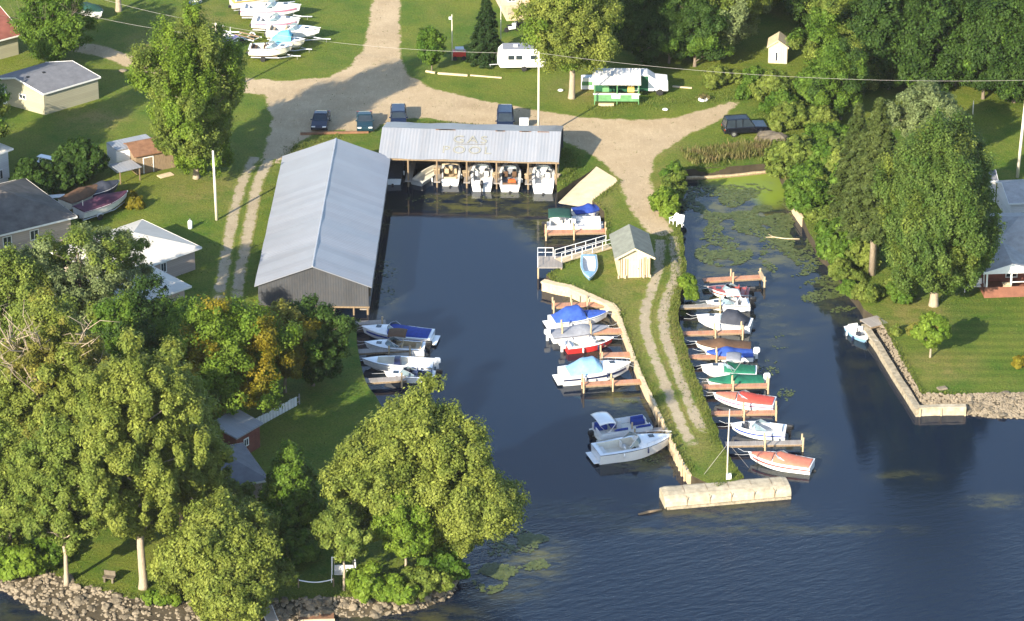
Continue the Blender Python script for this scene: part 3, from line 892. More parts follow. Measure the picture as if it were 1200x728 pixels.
def conifer(name, label, loc, h, r, seed=0, leaf='spruce', zb=0.6, group=None, per=900, droop=0.25, tiers=None, bark='bark', size=0.26, thin=1.0):
    rg = np.random.default_rng(seed + 500)
    root = thing(name, label, 'tree', loc, 0.0, group)
    tiers = tiers or int(h / 0.55)
    Ps, Ns = [], []
    mb = MB()
    mb.tube([(0, 0, -0.2), (0, 0, h * 0.5), (0, 0, h * 0.97)], [h * 0.02, h * 0.012, 0.02], 8)
    for k in range(tiers):
        z = zb + (h - zb) * (k / tiers) ** 0.95
        R_ = r * (1 - (z - zb) / (h - zb)) ** 0.8 + 0.12
        nbr = int(5 + 5 * R_ / r)
        a0 = rg.uniform(0, 6.28)
        for q in range(nbr):
            if rg.uniform() > thin: continue
            a = a0 + 6.28 * q / nbr + rg.uniform(-.25, .25)
            L = R_ * rg.uniform(0.75, 1.12)
            n = int(per / tiers / 6 * (0.5 + L))
            t = rg.uniform(0.1, 1, n) ** 0.7
            wd = (0.10 + 0.30 * (1 - t)) * L * 0.8
            s = rg.uniform(-1, 1, n)
            x = t * L * math.cos(a) - s * wd * math.sin(a); y = t * L * math.sin(a) + s * wd * math.cos(a)
            zz = z + 0.25 * L * t - droop * 2.2 * L * t * t + rg.uniform(-.10, .10, n)
            Ps.append(np.stack([x, y, zz], 1))
            nn = np.stack([0.5 * math.cos(a) + rg.normal(size=n) * .4, 0.5 * math.sin(a) + rg.normal(size=n) * .4, 0.9 + rg.normal(size=n) * .3], 1)
            Ns.append(nn / np.linalg.norm(nn, axis=1)[:, None])
            if q % 2 == 0:
                mb.tube([(0, 0, z), (L * .9 * math.cos(a), L * .9 * math.sin(a), z + 0.2 * L - droop * 1.8 * L)], [0.035, 0.01], 4)
    P = np.concatenate(Ps); Q = np.concatenate(Ns)
    c = leaf_mesh('crown', P, Q, size, LEAF[leaf], rg, aspect=2.2)
    c.parent = root
    mb.build('trunk', MAT[bark], root, smooth=True)
    return root

def shrub(label, loc, h, r, leaf='fresh', seed=0, group=None, size=0.2, per=46, cr=0.5, prof='dome', name='shrub', gap=0.1):
    return tree(name, label, loc, h, r, prof, leaf, zb=0.05, cr=cr, seed=seed, size=size, per=per, cover=0.75, gap=gap, tr=0.04, nb=8, group=group, cat='shrub')
# ------------------------------------------------------------------ buildings
def obox(mb, S, e, n, a0, a1, z0, z1, d0, d1):
    S, e, n = Vector((S[0], S[1], 0)), Vector((e[0], e[1], 0)), Vector((n[0], n[1], 0))
    vs = []
    for z in (z0, z1):
        for a, d in ((a0, d0), (a1, d0), (a1, d1), (a0, d1)):
            p = S + e * a + n * d
            vs.append((p.x, p.y, z))
    return mb.add(vs, [(0, 3, 2, 1), (4, 5, 6, 7), (0, 1, 5, 4), (1, 2, 6, 5), (2, 3, 7, 6), (3, 0, 4, 7)])

def opening(root, S, e, n, a, z, w, h, kind='window', frame='whitepaint', pane='glass'):
    fr = MB(); t = 0.09
    obox(fr, S, e, n, a - w / 2, a - w / 2 + t, z, z + h, -0.02, 0.05)
    obox(fr, S, e, n, a + w / 2 - t, a + w / 2, z, z + h, -0.02, 0.05)
    obox(fr, S, e, n, a - w / 2 + t, a + w / 2 - t, z + h - t, z + h, -0.02, 0.048)
    if kind == 'window':
        obox(fr, S, e, n, a - w / 2 + t, a + w / 2 - t, z, z + t, -0.02, 0.048)
        obox(fr, S, e, n, a - 0.025, a + 0.025, z + t, z + h - t, -0.02, 0.045)
        f = fr.build('window', MAT[frame], root)
        pn = MB(); obox(pn, S, e, n, a - w / 2 + t, a + w / 2 - t, z + t, z + h - t, -0.01, 0.02)
        pn.build('pane', MAT[pane], f)
    else:
        pn = MB(); obox(pn, S, e, n, a - w / 2 + t, a + w / 2 - t, z, z + h - t, -0.01, 0.025)
        d = pn.build('door', MAT[frame] if kind == 'door' else MAT[kind], root)
        fr.build('frame', MAT[frame], d)
        if kind == 'door':
            g = MB(); obox(g, S, e, n, a - w * .22, a + w * .22, z + h * .5, z + h * .85, 0.026, 0.035); g.build('pane', MAT['glass'], d)
        k = MB(); obox(k, S, e, n, a + w * .28, a + w * .34, z + h * .45, z + h * .5, 0.025, 0.08); k.build('handle', MAT['metal'], d)

def house(name, label, cat, c0, c1, depth, wh, rise, roof='gable_front', oh=0.35, wall='beige', roofm='shingle_grey', trim='whitepaint', ops=(), group=None, z=ZL, fascia=True):
    c0 = Vector((c0[0], c0[1])); c1 = Vector((c1[0], c1[1]))
    u = c1 - c0; L = u.length; rz = math.atan2(u.y, u.x)
    if not hasattr(depth, '__len__'): dv = Vector((0, depth))
    else:
        d = Vector((depth[0], depth[1])) - c0
        dv = Vector((d.x * math.cos(rz) + d.y * math.sin(rz), -d.x * math.sin(rz) + d.y * math.cos(rz)))
    root = thing(name, label, cat, (c0.x, c0.y, z), rz, group)
    A, B_, C_, D_ = Vector((0, 0)), Vector((L, 0)), Vector((L, 0)) + dv, dv
    dn = dv.normalized(); dl = dv.length
    w = MB()
    P = [A, B_, C_, D_]
    w.add([(p.x, p.y, -0.2) for p in P] + [(p.x, p.y, wh) for p in P], [(0, 1, 5, 4), (1, 2, 6, 5), (2, 3, 7, 6), (3, 0, 4, 7)])
    def pt(a, b, zz):                              # a metres along the front, b metres along the depth
        q = Vector((a, 0)) + dn * b
        return (q.x, q.y, zz)
    rf = MB(); th = 0.14
    def slab(poly):
        n = len(poly)
        rf.add(poly + [(p[0], p[1], p[2] + th) for p in poly], [tuple(range(n))[::-1], tuple(range(n, 2 * n))] + [(k, (k + 1) % n, (k + 1) % n + n, k + n) for k in range(n)])
    fa = MB()
    if roof == 'gable_front':
        m = dl / 2; s = rise / m; ze = wh - oh * s + 0.01
        slab([pt(-oh, -oh, ze), pt(L + oh, -oh, ze), pt(L + oh, m, wh + rise), pt(-oh, m, wh + rise)])
        slab([pt(-oh, m + .002, wh + rise), pt(L + oh, m + .002, wh + rise), pt(L + oh, dl + oh, ze), pt(-oh, dl + oh, ze)])
        w.add([pt(0, 0, wh), pt(0, dl, wh), pt(0, m, wh + rise), pt(L, 0, wh), pt(L, dl, wh), pt(L, m, wh + rise)], [(0, 1, 2), (3, 4, 5)])
        for a0, a1 in ((-oh - .03, -oh), (L + oh, L + oh + .03)):
            for b0, b1, z0, z1 in ((-oh, m, ze, wh + rise), (dl + oh, m, ze, wh + rise)):
                v = [pt(a0, b0, z0 - .02), pt(a1, b0, z0 - .02), pt(a1, b1, z1 - .02), pt(a0, b1, z1 - .02)]
                fa.add(v + [(p[0], p[1], p[2] + .2) for p in v], [(0, 3, 2, 1), (4, 5, 6, 7), (0, 1, 5, 4), (1, 2, 6, 5), (2, 3, 7, 6), (3, 0, 4, 7)])
        fa.add([pt(-oh, -oh - .03, ze - .02), pt(L + oh, -oh - .03, ze - .02), pt(L + oh, -oh - .002, ze - .02), pt(-oh, -oh - .002, ze - .02),
                pt(-oh, -oh - .03, ze + .16), pt(L + oh, -oh - .03, ze + .16), pt(L + oh, -oh - .002, ze + .16), pt(-oh, -oh - .002, ze + .16)],
               [(0, 3, 2, 1), (4, 5, 6, 7), (0, 1, 5, 4), (1, 2, 6, 5), (2, 3, 7, 6), (3, 0, 4, 7)])
    elif roof == 'gable_side':
        m = L / 2; s = rise / m; ze = wh - oh * s + 0.01
        slab([pt(-oh, -oh, ze), pt(m, -oh, wh + rise), pt(m, dl + oh, wh + rise), pt(-oh, dl + oh, ze)])
        slab([pt(m + .002, -oh, wh + rise), pt(L + oh, -oh, ze), pt(L + oh, dl + oh, ze), pt(m + .002, dl + oh, wh + rise)])
        w.add([pt(0, 0, wh), pt(L, 0, wh), pt(m, 0, wh + rise), pt(0, dl, wh), pt(L, dl, wh), pt(m, dl, wh + rise)], [(0, 1, 2), (3, 4, 5)])
        for a0, a1 in ((-oh, m), (L + oh, m)):
            v = [pt(a0, -oh - .03, ze - .02), pt(a1, -oh - .03, wh + rise - .02), pt(a1, -oh - .002, wh + rise - .02), pt(a0, -oh - .002, ze - .02)]
            fa.add(v + [(p[0], p[1], p[2] + .2) for p in v], [(0, 3, 2, 1), (4, 5, 6, 7), (0, 1, 5, 4), (1, 2, 6, 5), (2, 3, 7, 6), (3, 0, 4, 7)])
    elif roof == 'hip':
        hd = dl / 2; rr = wh + rise; ze = wh - 0.05
        e = [pt(-oh, -oh, ze), pt(L + oh, -oh, ze), pt(L + oh, dl + oh, ze), pt(-oh, dl + oh, ze)]
        k = min(hd + oh, L / 2)
        r0, r1 = pt(k - oh, hd, rr), pt(L + oh - k, hd, rr)
        rf.add(e + [r0, r1], [(0, 1, 5, 4), (1, 2, 5), (2, 3, 4, 5), (3, 0, 4)])
        rf.add([(p[0], p[1], p[2] - .002) for p in e] + [(p[0], p[1], p[2] - th) for p in e], [(0, 4, 5, 1), (1, 5, 6, 2), (2, 6, 7, 3), (3, 7, 4, 0), (4, 7, 6, 5)])
        q = 0.03
        e2 = [pt(-oh - q, -oh - q, 0), pt(L + oh + q, -oh - q, 0), pt(L + oh + q, dl + oh + q, 0), pt(-oh - q, dl + oh + q, 0)]
        fa.add([(p[0], p[1], ze - .18) for p in e2] + [(p[0], p[1], ze + .02) for p in e2], [(0, 1, 5, 4), (1, 2, 6, 5), (2, 3, 7, 6), (3, 0, 4, 7), (0, 3, 2, 1)])
    elif roof == 'shed':
        s = rise / dl; ze = wh - oh * s + .01
        slab([pt(-oh, -oh, ze), pt(L + oh, -oh, ze), pt(L + oh, dl + oh, wh + rise + oh * s), pt(-oh, dl + oh, wh + rise + oh * s)])
        w.add([pt(0, 0, wh), pt(0, dl, wh), pt(0, dl, wh + rise), pt(L, 0, wh), pt(L, dl, wh), pt(L, dl, wh + rise)], [(0, 1, 2), (3, 4, 5), (1, 4, 5, 2)])
    w.build('wall', MAT[wall], root)
    r = rf.build('roof', MAT[roofm], root)
    if fascia and fa.v: fa.build('fascia', MAT[trim], root)
    sides = {'F': (A, Vector((1, 0)), Vector((0, -1))), 'R': (B_, dn, Vector((dn.y, -dn.x))), 'B': (C_, Vector((-1, 0)), Vector((0, 1))), 'L': (D_, -dn, Vector((-dn.y, dn.x)))}
    for sd, a, zz, ww, hh, kind in ops:
        S, e_, n_ = sides[sd]
        opening(root, S, e_, n_, a, zz, ww, hh, kind)
    root['_d'] = 0
    del root['_d']
    return root, L, dl, r

def roof_vent(roof, x, y, z, m='black'):
    v = MB(); v.cbox((x, y, z + .12), (.35, .35, .3), 0, .85); v.build('vent', MAT[m], roof)

def vec2(px, py, z=ZL):
    p = at(px, py, z); return Vector((p.x, p.y))

def build_structures():
    # garage with the large grey roof, upper left
    g, L, dl, rf = house('garage', 'beige garage with a plain grey shingle roof and white trim', 'garage', vec2(52.5, 135), vec2(116, 116), vec2(-9, 118), 2.5, 1.0, 'gable_front', 0.2,
                         'beige', 'shingle_grey', ops=[('L', 4.6, 1.2, 1.0, 0.6, 'window'), ('L', 1.75, 0, 0.95, 2.1, 'door')])
    # move along: vents on the front slope
    for a in (0.33, 0.62):
        b = Vector((0, 0))
        roof_vent(rf, L * a - 2.2, dl * 0.42, 3.3)
    # white house corner at the left margin
    house('house', 'white sided house corner beside the dark yard bushes', 'house', vec2(-60, 246), vec2(12, 219), 7.5, 4.4, 1.6, 'hip', 0.4, 'whiteside', 'roofwhite',
          ops=[('F', 7.0, 1.2, .8, 1.1, 'window')])
    house('house', 'house with a low red roof and beige wall at the upper corner', 'house', vec2(-60, 86), vec2(22, 64), 9.0, 2.6, 1.9, 'gable_front', 0.5, 'beige', 'roofred', ops=[('F', 4, 1, 1.0, 1.0, 'window')])
    house('house', 'large low house with weathered dark shingle roof behind a leafy tree', 'house', vec2(-46, 312), vec2(84, 280), 11.0, 2.6, 2.3, 'hip', 0.5, 'pinkish', 'shingle_dark',
          ops=[('F', 5.2, 0.9, 1.0, 1.1, 'window'), ('F', 8.2, 0.9, 1.0, 1.1, 'window')])
    h2, L, dl, rf = house('cottage', 'white roofed cottage with a small window, beside the mown strip', 'cottage', vec2(130, 352), vec2(229, 316), 8.5, 2.5, 1.5, 'hip', 0.5, 'pinkish', 'roofwhite',
                          ops=[('F', 6.6, 0.9, .75, 1.1, 'window')])
    for x, y in ((5.2, 3.0), (6.0, 3.2)): roof_vent(rf, x, y, 3.3, 'galv')
    h3, L, dl, rf = house('cottage', 'second white roofed cottage, nearer the golden tree', 'cottage', vec2(120, 396), vec2(217, 362), 7.0, 2.5, 1.2, 'hip', 0.5, 'pinkish', 'roofwhite',
                          ops=[('F', 7.2, 0.9, .7, 1.0, 'window')])
    # old wooden outbuilding with a tin roof by the big tree
    s, L, dl, rf = house('outbuilding', 'old wooden outbuilding with rusty and tin roof beneath the tall tree', 'shed', vec2(160, 205), vec2(206, 196), 3.6, 2.2, 0.7, 'gable_front', 0.3, 'wood', 'rust', fascia=False,
                         ops=[('F', 1.4, 0, 1.2, 1.8, 'wood')])
    m = MB(); m.cbox((0.6, 2.6, 2.65), (4.6, 2.6, 0.08), 0.05); m.build('tin_roof', MAT['tinb'], s)
    m = MB(); m.cbox((-.9, 2.6, 1.3), (1.6, 2.4, 2.6), 0.05); m.build('lean_to', MAT['whiteside'], s)
    m = MB(); m.cbox((-1.4, -0.6, 1.5), (2.6, 2.4, 0.06), 0.1); m.build('awning', MAT['tinb'], s)
    for x in (-2.5, -0.3):
        m = MB(); m.box(x, x + .1, -1.6, -1.5, -.05, 1.47); m.build('post', MAT['wood'], s)
    # red brown shed and the low curved roof among the lower trees
    house('shed', 'small red brown shed with grey tin roof behind the pyramid maple', 'shed', vec2(278, 540), vec2(305, 524), 2.6, 2.3, 0.5, 'shed', 0.25, 'brick', 'tinb', fascia=False,
          ops=[('F', 1.3, 0.9, .7, .8, 'window')])
    q, L, dl, rf = house('cabin', 'low cabin with a weathered grey roof hidden among lakeside trees', 'cabin', vec2(232, 600), vec2(308, 586), 6.5, 2.2, 1.3, 'hip', 0.5, 'pinkish', 'shingle_grey',
                         ops=[('F', 2.0, 0.8, 1.0, 1.0, 'window')])
    m = MB(); m.cbox((2.2, 3.0, 3.6), (.45, .45, 1.0)); m.build('chimney', MAT['palewood'], q)
    # house with porch, far behind, top centre
    hh, L, dl, rf = house('house', 'house with blue grey roof and raised wooden porch behind the spruce', 'house', vec2(588, 14), vec2(650, 10), 8.0, 3.0, 1.6, 'gable_front', 0.6, 'pinkish', 'tinb',
                          ops=[('F', 1.2, 1.2, 1.0, 1.0, 'window')])
    m = MB(); m.box(0, 3.2, -3.2, -0.05, -.1, 0.75); m.build('porch_deck', MAT['palewood'], hh)
    m = MB()
    for x in (0, 1.0, 2.1, 3.1): m.box(x, x + .1, -3.2, -3.1, .75, 1.75)
    m.box(0, 3.2, -3.24, -3.16, 1.7, 1.78); m.build('railing', MAT['palewood'], hh)
    m = MB(); m.box(3.3, 5.2, -2.6, -0.05, 0, 1.5); m.build('yellow_bin', MAT['yellow'], hh)
    # house with white porch on the east lawn
    e, L, dl, rf = house('house', 'grey roofed house with white porch posts beside the lawn', 'house', vec2(1154, 336), vec2(1268, 332), 10.5, 3.0, 2.1, 'hip', 0.6, 'brick', 'roofgrey',
                         ops=[('F', 2.6, 0.9, 1.2, 1.3, 'window'), ('F', 5.2, 0.9, 1.2, 1.3, 'window')])
    m = MB(); m.box(-0.6, 9.0, -2.6, -0.05, -.2, 0.55); m.build('porch_deck', MAT['deckred'], e)
    m = MB(); m.box(-0.62, 9.0, -2.66, -2.605, -.15, 1.15); m.build('porch_skirt', MAT['deckred'], e)
    for x in (-0.5, 1.9, 4.2, 6.5, 8.8):
        m = MB(); m.box(x, x + .16, -2.6, -2.44, 0.55, 2.85); m.build('porch_post', MAT['white'], e)
    m = MB(); m.box(2.0, 6.4, -2.5, -2.44, 1.5, 1.58); m.build('railing', MAT['white'], e)
    pr = MB()
    pr.add([(-.9, -3.0, 2.85), (4.6, -3.0, 2.85), (1.9, -3.0, 3.75), (-.9, 1.5, 2.85), (4.6, 1.5, 2.85), (1.9, 1.8, 3.95)],
           [(0, 1, 2), (0, 2, 5, 3), (1, 4, 5, 2), (0, 3, 4, 1)])
    pr.build('porch_roof', MAT['roofgrey'], e)
    m = MB(); m.add([(-.95, -3.03, 2.72), (9.2, -3.03, 2.72), (9.2, -3.03, 2.95), (-.95, -3.03, 2.95), (-.95, -2.98, 2.72), (9.2, -2.98, 2.72), (9.2, -2.98, 2.95), (-.95, -2.98, 2.95)],
                    [(0, 1, 2, 3), (7, 6, 5, 4), (0, 4, 5, 1), (2, 6, 7, 3), (0, 3, 7, 4), (1, 5, 6, 2)])
    m.build('fascia', MAT['white'], e)
    m = MB(); m.add([(-.7, -3.05, 2.96), (4.4, -3.05, 2.96), (1.9, -3.05, 3.72)], [(0, 1, 2)]); m.build('porch_gable', MAT['white'], e, thick=0.04)
    m = MB(); m.add([(4.6, -3.0, 2.86), (9.2, -3.0, 2.86), (9.2, 0.4, 3.25), (4.6, 0.4, 3.25)], [(0, 1, 2, 3)]); m.build('porch_roof', MAT['shingle_grey'], e, thick=0.06)
    t = house('outbuilding', 'low grey roofed outbuilding behind the porch house', 'shed', vec2(1183, 262), vec2(1262, 258), 5.5, 2.3, 0.9, 'gable_front', 0.3, 'whiteside', 'roofgrey')
    house('tool_shed', 'pale grey shed wall showing past the big maple', 'shed', vec2(1142, 238), vec2(1166, 237), 2.4, 2.4, 0.6, 'gable_front', 0.15, 'whiteside', 'shingle_grey')
    # small cream cabin in the bushes
    c, L, dl, rf = house('garden_shed', 'small cream shed with a dark doorway on the bushy slope', 'shed', vec2(900, 74), vec2(922, 75), 2.6, 2.0, 0.75, 'gable_side', 0.18, 'cream', 'palewood', 'palewood',
                         ops=[('F', 0.95, 0.35, .42, 1.1, 'charcoal')])
    # fish hut on the spit
    c, L, dl, rf = house('hut', 'cream board hut with green grey shingles on the grass spit', 'hut', vec2(725, 326), vec2(761.5, 325), 5.2, 2.35, 0.85, 'gable_side', 0.45, 'cream', 'shingle_green', 'cream', ops=[])
    rg = random.Random(3)
    for x in [0.08, .3, .62, .84, 2.2, 2.45, 2.62, 2.82, 3.05]:
        m = MB(); m.box(x, x + .07, -.06, -.005, 0.0, 2.2 - rg.uniform(0, .25)); m.build('batten', MAT['wood'], c)
    m = MB(); m.box(1.05, 2.05, -.05, -.005, 0.05, 1.95); d = m.build('door', MAT['cream'], c)
    m = MB(); m.box(1.9, 1.96, -.1, -.05, .95, 1.05); m.build('handle', MAT['black'], d)
    m = MB(); m.box(1.25, 1.95, -.09, -.051, 1.5, 1.75); m.build('notice_board', MAT['white'], c)
    for x in (-.1, .55, L - .7, L - .05):
        m = MB(); m.box(x, x + .14, -.2, -.06, -.25, .32); m.build('corner_post', MAT['palewood'], c)

    # --- long boathouse over the basin
    a0, a1 = at(367, 331, 3.5), at(394, 183, 3.5)
    ax = Vector((a1.x - a0.x, a1.y - a0.y)); Lb = ax.length; rz = math.atan2(ax.y, ax.x) - math.pi / 2
    b = thing('boathouse', 'long boathouse with pale blue tin gable roof and grey board end', 'boathouse', (a0.x, a0.y, 0), rz)
    HW = 5.35; ze, zr = 3.3, 5.3
    oh = 0.35
    for sgn in (-1, 1):
        m = MB(); n = 16
        rings = []
        for k in range(n + 1):
            y = -oh + (Lb + 2 * oh) * k / n
            sag = 0.05 * math.sin(k * 1.7) + (0.04 if k % 3 else -0.03)
            rings.append([(0.004 * sgn, y, zr + sag * .6), (sgn * HW * .5, y, (zr + ze) / 2 + sag * .5), (sgn * (HW + .35), y, ze - .13 + sag)])
        m.loft(rings, closed=False)
        m.build('roof', MAT['tin'], b, thick=0.07)
    m = MB(); m.tube([(0, -oh, zr + .05), (0, Lb + oh, zr + .05)], 0.09, 6); m.build('ridge_cap', MAT['galv'], b)
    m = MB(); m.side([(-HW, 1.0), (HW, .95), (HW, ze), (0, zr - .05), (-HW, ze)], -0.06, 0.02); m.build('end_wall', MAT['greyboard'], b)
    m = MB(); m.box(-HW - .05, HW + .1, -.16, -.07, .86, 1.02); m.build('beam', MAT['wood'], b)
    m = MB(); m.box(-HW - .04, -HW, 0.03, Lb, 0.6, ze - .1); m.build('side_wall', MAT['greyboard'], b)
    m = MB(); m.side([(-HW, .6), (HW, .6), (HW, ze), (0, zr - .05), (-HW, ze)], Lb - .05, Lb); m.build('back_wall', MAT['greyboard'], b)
    for k in range(11):
        m = MB(); y = 0.25 + (Lb - .6) * k / 10; m.tube([(HW - .1, y, -1), (HW - .1, y, ze - .2)], .12, 7); m.build('post', MAT['wood'], b)
    for x in (-3.8, -2.4, .3, 2.0, 3.9):
        m = MB(); m.tube([(x, .1, -1), (x, .1, 1.0)], .1, 7); m.build('post', MAT['wood'], b)
    m = MB(); m.box(HW - .9, HW + .05, .3, Lb - .3, .45, .55); m.build('walkway', MAT['dockgrey'], b)
    m = MB(); m.box(HW - .14, HW - .02, .2, Lb - .3, ze - .45, ze - .22); m.build('beam', MAT['wood'], b)

    # --- open boathouse with the painted roof
    e0, e1 = at(443, 185.5, 3.3), at(655, 190.5, 3.3)
    ux = Vector((e1.x - e0.x, e1.y - e0.y)); L2 = ux.length; rz2 = math.atan2(ux.y, ux.x)
    c = thing('boathouse', 'open fronted boathouse with lettered pale tin roof and boats beneath', 'boathouse', (e0.x, e0.y, 0), rz2)
    run, rise = 5.0, 1.45
    z0 = 3.3
    fr, bk = MB(), MB(); n = 24; r1, r2 = [], []
    for k in range(n + 1):
        x = L2 * k / n; s = 0.05 * math.sin(k * .9) + 0.02 * (k % 2)
        r1.append([(x, 0, z0 + s), (x, run / 2, z0 + rise / 2 + s * .4), (x, run, z0 + rise - .06 * math.sin(math.pi * k / n))])
        r2.append([(x, run + .004, z0 + rise - .06 * math.sin(math.pi * k / n)), (x, run * 2, z0 + .05 + s)])
    fr.loft(r1, closed=False); bk.loft(r2, closed=False)
    fr.build('roof', MAT['tinb'], c, thick=0.06); bk.build('roof', MAT['tin'], c, thick=0.06)
    rg = random.Random(12)
    for k in range(9):                              # rusted edges of the ridge sheets
        x = L2 * rg.choice([.12, .3, .34, .38, .62, .66, .7, .8, .9]) ; m = MB()
        m.cbox((x, run - .12, z0 + rise - .01), (rg.uniform(.5, 1.6), .16, .03)); m.build('rust_patch', MAT['rust'], c)
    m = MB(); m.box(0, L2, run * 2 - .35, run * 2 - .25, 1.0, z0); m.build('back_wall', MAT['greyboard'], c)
    m = MB(); m.side([(.2, 1.0), (.2, 1.0)], 0, 0) if False else None
    for x in (0.15, L2 - .2):
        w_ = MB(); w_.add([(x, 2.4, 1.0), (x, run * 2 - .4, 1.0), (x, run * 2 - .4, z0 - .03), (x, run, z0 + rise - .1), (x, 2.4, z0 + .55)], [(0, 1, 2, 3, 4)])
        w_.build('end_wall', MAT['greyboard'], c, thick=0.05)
    for fx in (.165, .325, .49, .655, .83, .985, .02):
        for yy in (.3, run, run * 2 - .5):
            m = MB(); m.tube([(L2 * fx, yy, -1), (L2 * fx, yy, z0 + (rise * yy / run if yy <= run else rise * (2 - yy / run)) - .05)], .1, 7)
            m.build('post', MAT['wood'], c)
    m = MB(); m.box(0, L2, .22, .36, z0 - .28, z0 - .06); m.build('beam', MAT['wood'], c)
    for fx in (.165, .325, .49, .655, .83):
        m = MB(); m.box(L2 * fx - .35, L2 * fx + .35, .1, run * 2 - .8, .62, .72); m.build('finger_walkway', MAT['dockgrey'], c)
    # the writing on the roof
    def words(txt, x, y, size, m_, name, off, ex=0.0):
        cu = bpy.data.curves.new(name, 'FONT'); cu.body = txt; cu.size = size; cu.align_x = 'CENTER'; cu.extrude = 0.008; cu.offset = off
        cu.space_character = 1.25
        o = bpy.data.objects.new(name, cu); col.objects.link(o)
        me = bpy.data.meshes.new_from_object(o)
        bpy.data.objects.remove(o)
        me.materials.clear(); me.materials.append(m_)
        q = bpy.data.objects.new(name, me); col.objects.link(q); q.parent = c
        sl_ = math.atan2(rise, run)
        q.rotation_euler = (sl_, 0, 0)
        q.location = (x, y * math.cos(sl_), z0 + y * math.sin(sl_) + 0.075 + ex)
        return q
    xc = L2 * .485
    for t_, y_ in (('GAS', 2.85), ('POOL', 1.05)):
        words(t_, xc + (.25 if t_ == 'GAS' else 0), y_, 1.75, MAT['letterdark'], 'lettering', 0.005)
        words(t_, xc + (.29 if t_ == 'GAS' else .04), y_ + .02, 1.75, MAT['letter'], 'lettering', -0.028, 0.01)
    sl_ = math.atan2(rise, run)
    m = MB(); m.box(-1.5, 1.7, -.04, .04, 0, .02); q = m.build('underline', MAT['letterdark'], c, (xc + .25, 2.6 * math.cos(sl_), z0 + 2.6 * math.sin(sl_) + .075)); q.rotation_euler = (sl_, 0, 0)
    return c
